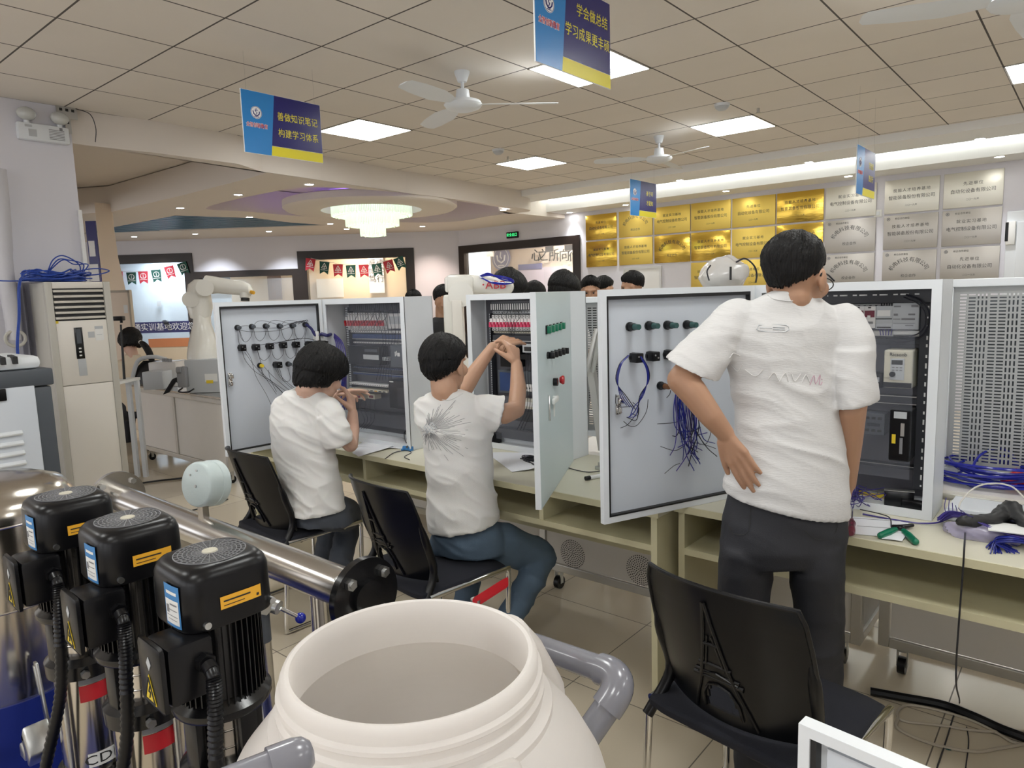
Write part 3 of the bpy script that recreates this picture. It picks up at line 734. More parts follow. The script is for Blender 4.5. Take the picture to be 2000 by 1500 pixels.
# unseen fill lights added to brighten the rooms behind the glass
for (p, e, c) in ((WC+UD*((u1a+u1b)/2)-ND*.5+V((0,0,2.6)),26,(.85,.93,1)),(WC+UD*((u2a+u2b)/2)-ND*.45+V((0,0,2.7)),24,(1,.88,.7)),(V(((w3a.x+w3b.x)/2,WY+1.2,2.8)),36,(1,.93,.85))):
    l = bpy.data.lights.new('room_fill','AREA'); l.energy = e; l.color = c; l.size = .5
    o = bpy.data.objects.new('room_fill', l); COL.objects.link(o); o.location = p
# blue poster on the pillar
p0, p1 = at(167,432,d=8.2), at(190,548,d=8.2)
t = thing('wall_poster','narrow navy poster with white patches beside the column','poster',p0)
w = (p1-p0).dot(_r)
ob('panel', MB().obox(_r*(w/2)+V((0,0,-.7)), _r*(w/2), V((-_r.y,_r.x,0))*.01, (0,0,.7)), 'sign_navy', t, smooth=False)
ob('patch', MB().obox(_r*(.05)+V((0,0,-.32))-V((-_r.y,_r.x,0))*.012, _r*.035, V((-_r.y,_r.x,0))*.003, (0,0,.09)).obox(_r*(.05)+V((0,0,-.6))-V((-_r.y,_r.x,0))*.012, _r*.05, V((-_r.y,_r.x,0))*.003, (0,0,.1)), 'sign_white', t, smooth=False)
# ------------------------------------------------------------------ workbenches
BT = .76
def bench(name, label, x0, x1, yf, yb, divs, shelf_z, apron, half=None):
    t = thing(name, label, 'workbench', (x0,yf,0), 0, 'cream workbenches')
    L, D_ = x1-x0, yb-yf
    ob('tabletop', MB().box((-.01,-.01,BT-.028),(L+.01,D_,BT),bev=.003), 'bench', t, smooth=False)
    ob('edge_band', MB().box((-.012,-.0135,BT-.027),(L+.012,-.0095,BT-.001)), 'bench_edge', t, smooth=False)
    for x in (0, L-.025): ob('side_panel', MB().box((x,0,0),(x+.025,D_-.05,BT-.028)), 'bench_edge', t, smooth=False)
    for x in divs: ob('divider', MB().box((x-x0-.011,.004,shelf_z),(x-x0+.011,D_-.08,BT-.028)), 'bench_edge', t, smooth=False)
    ob('shelf', MB().box((.025,.0,shelf_z-.024),(L-.025,D_-.08,shelf_z)), 'bench_edge', t, smooth=False)
    ob('back_panel', MB().box((.025,D_-.08,shelf_z-.03),(L-.025,D_-.06,BT-.028)), 'bench', t, smooth=False)
    ob('apron', MB().box((.025,.30,apron),(L-.025,.32,shelf_z-.024)), 'bench_edge', t, smooth=False)
    if half: ob('half_shelf', MB().box((.025,.02,half[1]-.02),(half[0]-x0,D_-.1,half[1])), 'bench_edge', t, smooth=False)
    return t
BY1, BY2 = 2.225, 2.335
bx = at(1283,1010,y=BY1).x
shz = at(1100,1025,y=BY1).z
bench('workbench','long cream workbench with open shelves carrying the two left control cabinets', -4.05, bx, BY1, 2.84, [at(1056,1000,y=BY1).x, at(710,905,y=BY1).x], shz, .45)
bx2 = at(1325,1010,y=BY2).x
bench('workbench','cream workbench on the right with tools and wire bundles', bx2, .75, BY2, 2.93, [at(1420,1020,y=BY2).x], at(1800,1176,y=BY2).z, .45, None)

# ------------------------------------------------------------------ aluminium framed workstations on castors
def workstation(label, x0, x1, y0, y1, zt, z0=.12, split=(), perf=(), feet=True, m='ws_panel', grp='aluminium framed workstations'):
    t = thing('workstation', label, 'workstation', (x0,y0,0), 0, grp)
    L, D_ = x1-x0, y1-y0; e = .04
    mb = MB()
    for x in (0, L-e):
        for y in (0, D_-e): mb.box((x,y,z0),(x+e,y+e,zt),bev=.003)
    for z in (z0, zt-e):
        for y in (0, D_-e): mb.box((e,y,z),(L-e,y+e,z+e),bev=.003)
        for x in (0, L-e): mb.box((x,e,z),(x+e,D_-e,z+e),bev=.003)
    for sx in split: mb.box((sx-x0-e/2,0,z0+e),(sx-x0+e/2,e,zt-e),bev=.003)
    ob('frame', mb, 'alu', t, smooth=False)
    xs = [e]+[q for sx in split for q in (sx-x0-e/2, sx-x0+e/2)]+[L-e]
    for i in range(0, len(xs), 2):
        pn = ob('front_panel', MB().box((xs[i]+.003,.012,z0+e+.003),(xs[i+1]-.003,.018,zt-e-.003)), m, t, smooth=False)
        if perf and i == 0:
            for (px_, pz, pr) in perf:
                mb = MB()
                for ring in range(8):
                    n = max(1, int(5.6*ring))
                    for k in range(n):
                        a = 2*math.pi*k/n+ring*.3; r = pr*ring/7
                        mb.cyl((px_-x0+r*math.cos(a),.0105,pz+r*math.sin(a)),(px_-x0+r*math.cos(a),.0125,pz+r*math.sin(a)),.0029,n=6)
                ob('vent_hole', mb, 'ink', pn, smooth=False, kind='stuff')
    for x in (.012, L-.018): ob('side_panel', MB().box((x,e,z0+e),(x+.006,D_-e,zt-e)), m, t, smooth=False)
    ob('top_plate', MB().box((0,0,zt),(L,D_,zt+.012)), m, t, smooth=False)
    if feet:
        for x in (.08, L-.08):
            for y in (.06, D_-.06):
                c = ob('castor', MB().cyl((x-.014,y,.034),(x+.014,y,.034),.034,n=18), 'black', t)
                ob('fork', MB().box((x-.02,y-.012,.03),(x-.016,y+.012,z0)).box((x+.016,y-.012,.03),(x+.02,y+.012,z0)).cyl((x,y,z0-.025),(x,y,z0),.022,n=12), 'zinc', c)
    return t
pa, pb = at(1118,1082,y=2.81), at(1250,1114,y=2.81)
workstation('white workstation panel with round vent holes under the left bench', -2.21, -1.46, 2.80, 3.40, .72, split=(), perf=[(pa.x,pa.z,.072),(pb.x,pb.z,.072)])
workstation('white framed workstation half hidden behind the standing man legs', -1.42, -.66, 2.89, 3.45, .74)
workstation('long white framed workstation under the right bench with perforated board', -.61, .85, 2.945, 3.5, .78)
workstation('pale workstation hidden behind the left bench carrying the middle robot', -3.75, -2.35, 3.05, 3.7, .80)
workstation('large pale workstation with dark top carrying the left white robot', -7.42, -5.66, 2.90, 3.75, .745, split=(-6.62,), feet=True)
t = tag(ob('steel_top', MB().box((-7.45,2.87,.758),(-5.63,3.78,.775),bev=.003), 'steel', smooth=False), 'grey steel top on the left robot workstation', 'worktop')
# perforated boards: slots cut as real holes between strips
def perf_board(label, W_, Hh, loc, rz=0, tilt=0, cell=.016):
    t = thing('perforated_board', label, 'perforated board', loc, rz, 'grey perforated boards')
    t.rotation_euler = (tilt,0,rz)
    bm = bmesh.new(); nx, nz = int(W_/cell), int(Hh/(cell*.5)); cw, ch = W_/nx, Hh/nz
    xs = [0]
    # groups of three broad slots, then three narrow upright slots
    verts = {}
    def vtx(x, z):
        k = (round(x,5), round(z,5))
        if k not in verts: verts[k] = bm.verts.new((x,0,z))
        return verts[k]
    X = []; x = .02; g = 0
    while x < W_-.03:
        if g % 3 < 2: X.append((x, x+.022, 0)); x += .028
        else:
            for _ in range(3): X.append((x, x+.0055, 1)); x += .0125
            x += .002
        g += 1
    Z = []; z = .03
    while z < Hh-.03: Z.append((z, z+.0055)); z += .0125
    Zv = []; z = .03; i = 0
    while z < Hh-.03: Zv.append((z, z+.018)); z += .025
    def strip(x0, x1, holes):
        zz = [0]+[q for h in holes for q in h]+[Hh]
        for a, b in zip(zz[::2], zz[1::2]): bm.faces.new([bm.verts.new((x0,0,a)),bm.verts.new((x1,0,a)),bm.verts.new((x1,0,b)),bm.verts.new((x0,0,b))])
    last = 0
    for a, b, k in X:
        strip(last, a, []); strip(a, b, Zv if k else Z); last = b
    strip(last, W_, [])
    r = bmesh.ops.extrude_face_region(bm, geom=bm.faces[:]); bmesh.ops.translate(bm, verts=[v for v in r['geom'] if isinstance(v, bmesh.types.BMVert)], vec=(0,.0015,0))
    ob('sheet', bm, 'perf', t, smooth=False)
    if W_ > 1: tag(ob('added_backdrop', MB().box((loc[0]+.02,loc[1]+.16,loc[2]-.03),(loc[0]+W_,loc[1]+.30,loc[2]+Hh-.04),bev=.01), 'dark_metal'), 'dark added rack behind the large perforated board', 'backdrop')  # dark box added behind the large board so its slots read dark
    e = .03
    ob('frame', MB().box((-e,-.02,Hh),(W_+e,.02,Hh+e),bev=.003).box((-e,-.02,-.0),(0,.02,Hh),bev=.003).box((W_,-.02,0),(W_+e,.02,Hh),bev=.003).box((-e,-.02,-e),(W_+e,.02,0),bev=.003), 'paint_white', t, smooth=False)
    return t
pq = at(1865,545,y=3.15)
perf_board('large grey perforated board in a white frame at the right edge', 1.1, .70, (pq.x,3.15,.835), math.radians(2))
pq = at(1146,580,y=3.0)
perf_board('narrow grey perforated board seen between the middle and right cabinets', .62, .66, (pq.x-.02,3.0,.845), math.radians(12), 0)
# leaning aluminium profiles and stacked plates seen in the gap
a, b = at(1147,700,y=2.95), at(1160,655,y=2.95)
for k in range(2):
    o_ = at(1144+13*k,735-8*k,y=2.93+.03*k); tp = at(1166+6*k,642+10*k,y=2.98)
    tag(ob('aluminium_profile', MB().cyl(o_,tp,.014,n=8), 'alu'), ['shorter','longer'][k]+' aluminium profile leaning between the middle and right cabinets', 'profile', 'leaning aluminium profiles')
o_, tp = at(1178,880,y=2.93), at(1152,700,y=3.0)
tag(ob('support_strut', MB().obox((o_+tp)/2,(.02,0,0),(0,.015,0),(tp-o_)/2), 'alu', smooth=False), 'grey sloping strut in front of the narrow perforated board', 'strut')
g0 = at(1140,905,y=2.62)
for k in range(4):
    tag(ob('metal_plate', MB().box((-1.72+.01*k,2.60+.01*k,BT+.019*k),(-1.2-.02*k,2.83,BT+.019*k+.015),bev=.002), 'alu' if k%2 else 'zinc', smooth=False), 'flat metal plate stacked on the bench beside the open middle door, '+['lowest','second from below','third from below','topmost'][k], 'metal plate', 'stacked metal plates')
c0 = at(1160,832,z=BT+.1)
t = thing('cable_chain','short black cable chain on the stacked metal plates','cable chain',(c0.x,c0.y,BT+.076))
mb = MB()
for k in range(6): mb.box((-.05+.02*k,-.015,0),(-.036+.02*k,.015,.03),bev=.004)
ob('links', mb, 'black', t)
tag(ob('white_cover', MB().box((-1.75,2.86,.76),(-1.15,2.98,.98),bev=.005), 'paint_white', smooth=False), 'white low cover behind the stacked metal plates', 'cover')

# ------------------------------------------------------------------ control cabinets
def onplane(u, v, P, n):
    q = ray(u, v); o = V((0,0,CAMZ)); return o+q*((V(P)-o).dot(n)/q.dot(n))
CH = .805; CZ = BT+.001
def cabinet(label, x0, x1, y0, dep):
    t = thing('control_cabinet', label, 'control cabinet', (x0,y0,CZ), 0, 'wall type control cabinets')
    w = x1-x0; e = .0025; lip = .03
    mb = MB().box((0,0,0),(w,dep,e)).box((0,0,CH-e),(w,dep,CH)).box((0,0,e),(e,dep,CH-e)).box((w-e,0,e),(w,dep,CH-e)).box((0,dep-e,0),(w,dep,CH))
    mb.box((0,-.002,0),(lip,0.004,CH)).box((w-lip,-.002,0),(w,.004,CH)).box((lip,-.002,0),(w-lip,.004,lip)).box((lip,-.002,CH-lip),(w-lip,.004,CH))
    ob('shell', mb, 'paint_white', t, smooth=False)
    ob('mounting_plate', MB().box((.03,dep-.02,.03),(w-.03,dep-.015,CH-.03)), 'cabinet_in', t, smooth=False)
    return t
def dev(t, name, u0, v0, u1, v1, th, m, par=None, bev=.002, more=None, yp=None):
    """device on the mounting plate; u,v rectangle is its front"""
    yb = yp if yp is not None else t.location.y+CDEP-.02
    a, b = at(u0,v0,y=yb-th), at(u1,v1,y=yb-th)
    x0, x1, z0, z1 = min(a.x,b.x), max(a.x,b.x), min(a.z,b.z), max(a.z,b.z)
    o = ob(name, MB().box((x0,yb-th,z0),(x1,yb-.0005,z1),bev=min(bev,abs(x1-x0)*.3,abs(z1-z0)*.3) if bev else 0), m, par or t, smooth=False, world=True)
    return o, (x0,x1,z0,z1,yb-th)
def face(o, R, name, fx0, fz0, fx1, fz1, m, th=.002):
    """detail on a device front, fractions of its rectangle (z from below)"""
    x0,x1,z0,z1,y = R; w, h = x1-x0, z1-z0
    return ob(name, MB().box((x0+w*fx0,y-th,z0+h*fz0),(x0+w*fx1,y+.001,z0+h*fz1)), m, o, smooth=False, world=True)
def duct_slots(o, R, n, m='back_dark', vert=False):
    x0,x1,z0,z1,y = R; mb = MB()
    for k in range(n):
        f = (k+.5)/n
        if vert: zc = z0+(z1-z0)*f; mb.box((x0+(x1-x0)*.2,y-.0012,zc-.004),(x0+(x1-x0)*.8,y+.001,zc+.004))
        else: xc = x0+(x1-x0)*f; mb.box((xc-.003,y-.0012,z0+(z1-z0)*.1),(xc+.003,y+.001,z1-(z1-z0)*.3))
    ob('slots', mb, m, o, smooth=False, world=True)
def breaker_row(t, u0, v0, u1, v1, n, tog, th=.07):
    for k in range(n):
        ua, ub = u0+(u1-u0)*k/n, u0+(u1-u0)*(k+1)/n
        o, R = dev(t,'circuit_breaker',ua+.25,v0,ub-.25,v1,th*.7,'breaker',bev=.0015)
        x0,x1,z0,z1,y = R; h = z1-z0
        ob('nose', MB().box((x0,y-.016,z0+h*.22),(x1,y,z0+h*.78)), 'breaker', o, smooth=False, world=True)
        ob('toggle', MB().box((x0+.001,y-.026,z0+h*.24),(x1-.001,y-.014,z0+h*.42)).box((x0+(x1-x0)*.3,y-.030,z0+h*.40),(x0+(x1-x0)*.7,y-.015,z0+h*.56)), tog, o, smooth=False, world=True)
        ob('screw', MB().cyl(((x0+x1)/2,y-.001,z1-h*.1),((x0+x1)/2,y+.001,z1-h*.1),.0025,n=8).cyl(((x0+x1)/2,y-.001,z0+h*.08),((x0+x1)/2,y+.001,z0+h*.08),.0025,n=8), 'ink', o, smooth=False, world=True)
def lead(t, pts, r=.0012, m='black_wire', y=None, name='wire', k=6, world=True):
    P = [at(p[0],p[1],y=(p[2] if len(p)>2 else y)) for p in pts]
    return ob(name, MB().tube(catmull(P,k),r,5), m, t, world=world)
def terminal_row(t, u0, v0, u1, v1, n, m, th=.04, name='terminal_strip'):
    o, R = dev(t,name,u0,v0,u1,v1,th,m)
    x0,x1,z0,z1,y = R; mb = MB()
    for k in range(n):
        xc = x0+(x1-x0)*(k+.5)/n; q = (x1-x0)/n
        mb.box((xc-q*.2,y-.001,z0+(z1-z0)*.35),(xc+q*.2,y+.001,z0+(z1-z0)*.6))
    ob('slots', mb, 'ink', o, smooth=False, world=True); return o
# ---- left cabinet
CDEP = .20
c1 = cabinet('left control cabinet with its door open and a row of red breakers', -3.44, -2.735, 2.40, .20)
yq = 2.58
o,R = dev(c1,'wiring_duct',680,588,786,606,.05,'duct'); duct_slots(o,R,26)
breaker_row(c1,678,611,756,644,15,'red')
o,R = dev(c1,'module',757,612,786,642,.05,'breaker'); face(o,R,'front_print',.1,.3,.9,.8,'label_gray')
terminal_row(c1,684,645,786,651,22,'breaker',.03)
o,R = dev(c1,'wiring_duct',688,652,787,665,.05,'duct_blue'); face(o,R,'cover',0,.0,1,.2,'alu'); 
terminal_row(c1,690,667,787,673,20,'breaker',.03)
o,R = dev(c1,'controller',679,675,742,714,.07,'black'); face(o,R,'connector',.5,.3,.98,.55,'label_gray'); face(o,R,'front_print',.55,.7,.95,.85,'dark_metal')
o,R = dev(c1,'power_supply',761,674,789,719,.10,'dark_metal',bev=.004)
x0,x1,z0,z1,y = R; ob('lettering', MB().box((x0+.04,y-.001,z1-.06),(x0+.046,y,z1-.035)).box((x0+.05,y-.001,z1-.055),(x0+.056,y,z1-.03)).box((x0+.06,y-.001,z1-.06),(x0+.08,y,z1-.04)), 'label_white', o, smooth=False, world=True)
terminal_row(c1,712,696,760,705,16,'label_gray',.05)
o,R = dev(c1,'wiring_duct',690,716,788,724,.05,'duct_blue'); duct_slots(o,R,24,'label_gray')
o,R = dev(c1,'wiring_duct',690,726,788,738,.04,'duct_blue'); face(o,R,'cover',0,.8,1,1,'alu')
o = terminal_row(c1,681,746,757,757,18,'breaker',.06,'relay_strip')
o,R = dev(c1,'relay_strip',681,757,757,768,.075,'vfd'); 
for k in range(9): face(o,R,'relay_print',.05+.105*k,.25,.11+.105*k,.75,'ink' if k%3 else 'orange')
for (u0,u1) in ((688,708),(718,732)):
    o,R = dev(c1,'relay',u0,769,u1,780,.05,'vfd'); face(o,R,'front_print',.2,.25,.8,.75,'maroon')
o,R = dev(c1,'motor_drive',758,742,795,801,.12,'black',bev=.004); face(o,R,'label',.08,.93,.3,.97,'label_white'); face(o,R,'vent',.5,.1,.9,.75,'back_dark'); 
o,R = dev(c1,'wiring_duct',692,802,793,812,.05,'duct'); duct_slots(o,R,24)
o,R = dev(c1,'upright_duct',679,600,685,800,.04,'duct'); duct_slots(o,R,46,'label_gray',True)
for k,(a,b,m) in enumerate(((700,'b',0),(716,0,0),(728,0,0),(744,0,0),(752,0,0))):
    lead(c1,[(a,608,2.55),(a-4+6*k%9,620,2.45),(a-12,634,2.44),(a-14,642,2.47)],.0016)
for k in range(6): lead(c1,[(735+7*k,592,2.53),(732+9*k,612,2.50),(748+6*k,660,2.52),(740+5*k,720,2.50),(735+6*k,742,2.50)],.0013)
for k in range(4): lead(c1,[(706+9*k,780,2.46),(704+9*k,800,2.45),(712+6*k,822,2.42),(700+5*k,838,2.42)],.0013)
g = ob('acrylic_guard', MB().box((-3.26,2.426,CZ+.10),(-2.775,2.429,CZ+.77)), 'acrylic', c1, smooth=False, world=True)
# cables at the left wall
ob('cable_hose', MB().tube(catmull([at(627,652,y=2.37),at(640,655,y=2.40),at(649,650,y=2.48),at(655,640,y=2.5)],6),.010,8), 'navy', c1, world=True)
for k in range(5): ob('wire', MB().tube(catmull([at(648+k,651,y=2.47),at(656+3*k,668,y=2.46),at(660+4*k,700,y=2.45),at(668+2*k,740,y=2.47),at(664+3*k,800,y=2.5)],6),.003,6), 'violet_wire', c1, world=True)
for k in range(3): ob('wire', MB().tube(catmull([at(668+2*k,745,y=2.46),at(662+4*k,790,y=2.44),at(668,830,y=2.44)],6),.003,6), 'blue_wire', c1, world=True)
# ---- middle cabinet
c2 = cabinet('middle control cabinet whose open door shows green push buttons', -2.565, -1.905, 2.685, .14)
CDEP = .14
o,R = dev(c2,'wiring_duct',957,588,1062,606,.05,'duct'); duct_slots(o,R,24,'label_white')
terminal_row(c2,962,607,1062,612,18,'label_gray',.03)
breaker_row(c2,960,615,1060,646,15,'pink')
terminal_row(c2,964,647,1060,652,20,'vfd',.03)
o,R = dev(c2,'wiring_duct',962,654,1060,668,.05,'duct'); face(o,R,'cover',0,0,1,.12,'alu')
o,R = dev(c2,'controller',976,676,1012,718,.06,'black')
o,R = dev(c2,'relay',1020,672,1060,690,.06,'label_gray'); face(o,R,'front_print',.1,.2,.9,.7,'ink')
o,R = dev(c2,'contactor',1016,692,1060,704,.06,'black')
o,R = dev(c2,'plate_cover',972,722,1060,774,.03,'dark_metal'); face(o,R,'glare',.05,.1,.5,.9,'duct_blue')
terminal_row(c2,1026,751,1060,767,6,'breaker',.05)
o,R = dev(c2,'relay',1014,780,1060,802,.07,'vfd'); face(o,R,'front_print',.2,.3,.8,.8,'label_white')
o,R = dev(c2,'contactor',996,800,1060,828,.06,'black'); face(o,R,'label',.08,.3,.3,.9,'label_white'); face(o,R,'mark',.11,.45,.2,.75,'red')
o,R = dev(c2,'wiring_duct',970,834,1060,848,.05,'duct'); duct_slots(o,R,20)
o,R = dev(c2,'upright_duct',957,612,963,838,.04,'duct'); duct_slots(o,R,50,'label_gray',True)
for k in range(5): lead(c2,[(985+6*k,606,2.775),(980+9*k,618,2.675),(990+4*k,634,2.655),(996+2*k,656,2.675)],.0014)
for k in range(3): lead(c2,[(1030+6*k,690,2.715),(1026+5*k,730,2.675),(1030+5*k,790,2.695),(1010+6*k,840,2.675)],.0014)
lead(c2,[(1000,660,2.695),(1004,700,2.655),(997,760,2.675),(1000,800,2.695)],.0014)
ob('acrylic_guard', MB().box((-2.40,2.70,CZ+.05),(-1.94,2.703,CZ+.28)), 'acrylic', c2, smooth=False, world=True)
o,R = dev(c2,'transformer',950,846,966,868,.06,'black')
CDEP = .20
# ---- right cabinet
c3 = cabinet('right control cabinet in front of the standing man, drive and breakers inside', -1.01, -.395, 2.63, .20)
yq = 2.81
o,R = dev(c3,'wiring_duct',1500,556,1836,591,.06,'duct'); 
x0,x1,z0,z1,y = R; mb = MB()
for k in range(14): mb.box((x0+.22+.022*k,y-.001,z0+.028),(x0+.22+.022*k+.004+.010*((k*7)%3),y,z0+.033))
ob('slots', mb, 'label_white', o, smooth=False, world=True)
terminal_row(c3,1640,594,1800,599,14,'breaker',.02)
for k in range(5):
    o,R = dev(c3,'circuit_breaker',1600+22*k,598,1621+22*k,641,.06,'breaker'); face(o,R,'rocker',.08,.50,.92,.80,'maroon',.004); face(o,R,'rocker_tip',.35,.47,.6,.58,'label_white',.008); face(o,R,'front_print',.2,.2,.8,.3,'gray_ink'); face(o,R,'screw',.35,.9,.6,.96,'ink')
o,R = dev(c3,'module',1711,597,1743,643,.055,'label_gray'); face(o,R,'front_print',.1,.55,.85,.8,'label_white'); face(o,R,'slots',.0,.42,.95,.46,'ink'); face(o,R,'screw',.1,.05,.9,.1,'ink')
o,R = dev(c3,'power_meter',1744,592,1794,644,.06,'label_gray')
for (a,b,c,d_) in ((.05,.85,.3,.9),(.7,.84,.96,.92),(.05,.52,.2,.6),(.6,.54,.85,.6),(.04,.38,.3,.41),(.35,.36,.85,.43),(.04,.22,.85,.24),(.5,.14,.8,.17)): face(o,R,'front_print',a,b,c,d_,'gray_ink')
o,R = dev(c3,'rail',1640,645,1796,658,.02,'alu'); o,R = dev(c3,'terminal_strip',1744,645,1795,654,.04,'label_white')
o,R = dev(c3,'wiring_duct',1640,660,1796,674,.05,'duct')
vf = ob('motor_drive', MB(), 'vfd', c3) if False else None
o,R = dev(c3,'motor_drive',1727,683,1781,760,.10,'vfd',bev=.006)
o['label'] = 'cream motor drive with keypad'
face(o,R,'front_ridge',.04,.28,.24,.85,'vfd',.004); face(o,R,'keypad',.24,.22,.72,.78,'label_gray',.003); face(o,R,'screen',.28,.62,.66,.74,'ink',.004)
for k in range(3): face(o,R,'key',.30+.13*k,.53,.39+.13*k,.56,'gray_ink',.004); face(o,R,'key',.30+.13*k,.46,.39+.13*k,.49,'gray_ink',.004)
x0,x1,z0,z1,y = R; ob('knob', MB().cyl((x0+.33*(x1-x0),y-.014,z0+.37*(z1-z0)),(x0+.33*(x1-x0),y,z0+.37*(z1-z0)),.009,n=16), 'black', o, world=True)
face(o,R,'terminal_cover',.0,.02,.98,.15,'black',.001)
ob('lettering', text_bm('Ricsonb', .017, frame(((x0+x1)/2,y-.002,z1-.016),(1,0,0),(0,0,1))), 'ink', o, smooth=False, world=True)
o,R = dev(c3,'contactor',1672,726,1722,758,.05,'black'); face(o,R,'front_print',.3,.4,.9,.7,'label_gray')
o,R = dev(c3,'wiring_duct',1640,766,1796,792,.04,'duct'); face(o,R,'cover',0,.9,1,1,'alu'); face(o,R,'cover',0,.0,1,.08,'alu')
o,R = dev(c3,'contactor',1686,806,1727,851,.07,'dark_metal'); 
for k in range(3): face(o,R,'screw',.12+.28*k,.72,.3+.28*k,.84,'ink'); face(o,R,'screw',.12+.28*k,.14,.3+.28*k,.26,'ink')
face(o,R,'front_print',.2,.4,.8,.55,'duct')
o,R = dev(c3,'servo_drive',1738,800,1776,903,.14,'black',bev=.004); face(o,R,'label',.14,.34,.32,.52,'yellow',.001); face(o,R,'connector',.55,.5,.72,.75,'alu',.006); face(o,R,'connector',.52,.15,.66,.46,'gray_ink',.004); face(o,R,'top_label',.2,.84,.8,.97,'label_gray',.001)
o,R = dev(c3,'wiring_duct',1640,902,1796,914,.04,'duct'); face(o,R,'cover',0,.85,1,1,'alu')
o,R = dev(c3,'upright_duct',1798,592,1826,962,.05,'duct')
x0,x1,z0,z1,y = R; mb = MB()
for k in range(20): zc = z0+(z1-z0)*(k+.5)/20; mb.box((x0+.022,y-.001,zc-.003-.004*((k*5)%3)),(x0+.027,y,zc+.003+.004*((k*3)%2)))
ob('slots', mb, 'label_white', o, smooth=False, world=True)
for k in range(5): lead(c3,[(1722+5*k,590,2.76),(1722+5*k,597,2.75)],.0018); lead(c3,[(1718+6*k,643,2.75),(1720+5*k,655,2.75)],.0018,'violet_wire')
lead(c3,[(1770,575,2.74),(1800,588,2.73),(1815,610,2.73),(1812,640,2.73),(1795,660,2.73),(1760,668,2.74),(1730,662,2.74)],.0035)
lead(c3,[(1765,580,2.74),(1795,594,2.73),(1808,615,2.73),(1805,640,2.73),(1785,655,2.73),(1745,656,2.74)],.0025)
ob('acrylic_guard', MB().box((-.97,2.672,CZ+.12),(-.475,2.675,CZ+.66)), 'acrylic', c3, smooth=False, world=True)

# ------------------------------------------------------------------ cabinet doors
def door(cab, hinge, free, inner, w=.66):
    """panel standing from hinge to free edge; inner = side the lips point to"""
    h0 = V((hinge[0],hinge[1],CZ)); u = (V((free[0],free[1],CZ))-h0).normalized(); n = V((u.y,-u.x,0))
    if n.dot(V(inner)) < 0: n = -n
    w = (V((free[0],free[1],CZ))-h0).length
    mx = Matrix(((u.x,n.x,0,h0.x),(u.y,n.y,0,h0.y),(0,0,1,h0.z),(0,0,0,1)))
    e, l, th = .002, .022, .022
    mb = MB().box((0,0,0),(w,e,CH),mx).box((0,e,0),(l,th,CH),mx).box((w-l,e,0),(w,th,CH),mx).box((l,e,0),(w-l,th,l),mx).box((l,e,CH-l),(w-l,th,CH),mx)
    d = ob('door', mb, 'paint_white', cab, smooth=False, world=True)
    ob('inner_sheet', MB().box((l+.001,e,l+.001),(w-l-.001,e+.002,CH-l-.001),mx), 'door_gray', d, smooth=False, world=True)
    g = MB()
    for a, b in (((l,e,l),(l+.006,th+.001,CH-l)),((w-l-.006,e,l),(w-l,th+.001,CH-l)),((l,e,l),(w-l,th+.001,l+.006)),((l,e,CH-l-.012),(w-l,th+.001,CH-l))): g.box(a,b,mx)
    ob('gasket', g, 'gasket', d, smooth=False, world=True)
    ob('outer_sheet', MB().box((.001,-.001,.001),(w-.001,0,CH-.001),mx), 'door_out', d, smooth=False, world=True)
    ob('hinge', MB().cyl(mx@V((-.004,.01,.08)),mx@V((-.004,.01,.14)),.006,n=10).cyl(mx@V((-.004,.01,CH-.14)),mx@V((-.004,.01,CH-.08)),.006,n=10), 'zinc', d, world=True)
    return d, h0+n*(e+.002), n, u, h0-n*.001
def latch(d, P, n, u, c, s=1):
    z = V((0,0,1))
    k = ob('latch', MB().obox(c+n*.004, u*.011, n*.004, z*.034, .002).obox(c+n*.014+z*.016, u*.012, n*.009, z*.012,.003).obox(c+n*.012-z*.02, u*.008, n*.006, z*.010,.003).cyl(c+n*.0,c+n*.028+z*.016,.007,n=12), 'chrome', d, world=True)
def knob_back(d, c, n, m='black', L=.034, r=.0135, cap=None, tilt=V((0,0,0))):
    k = ob('button_back', MB().cyl(c, c+n*.008, r*1.12, n=18).cyl(c+n*.008, c+n*L*.55, r, r*.86, n=18), 'black', d, world=True)
    ob('terminal_cap', MB().cyl(c+n*L*.55, c+n*L, r*.78, r*.66, n=16), cap or 'dark_metal', k, world=True)
def contact_block(d, c, n, u, L=.036, s=.016):
    z = V((0,0,1))
    k = ob('contact_block', MB().obox(c+n*L*.5, u*s, n*L*.5, z*s*1.05, .003).cyl(c, c+n*.01, s*1.15, n=16), 'black', d, world=True)
    ob('screw', MB().cyl(c+n*L+u*s*.4+z*s*.3, c+n*(L+.002)+u*s*.4+z*s*.3, .003, n=8).cyl(c+n*L-u*s*.4-z*s*.3, c+n*(L+.002)-u*s*.4-z*s*.3, .003, n=8), 'zinc', k, world=True)
def dwire(d, P, n, pts, r=.0011, m='black_wire', lift=.02):
    Q = []
    for i, p in enumerate(pts):
        l = p[2] if len(p) > 2 else lift
        Q.append(onplane(p[0],p[1],P+n*l,n))
    return ob('wire', MB().tube(catmull(Q,6),r,5), m, d, world=True)
d1, P1, n1, u1_, _x = door(c1, (-3.45,2.39), (-3.49,1.775), (1,0,0))
B1 = [(463,640),(491,638),(518,637),(545,637),(570,636),(595,634)]; B2 = [(470,679),(497,678),(524,676),(550,674),(575,673),(600,672)]
for (u,v) in B1: knob_back(d1, onplane(u,v,P1,n1), n1)
for (u,v) in B2: contact_block(d1, onplane(u,v,P1,n1), n1, u1_)
knob_back(d1, onplane(507,714,P1,n1), n1, cap='yellow'); contact_block(d1, onplane(538,712,P1,n1), n1, u1_, .05); knob_back(d1, onplane(562,711,P1,n1), n1)
latch(d1,P1,n1,u1_,onplane(449,741,P1,n1))
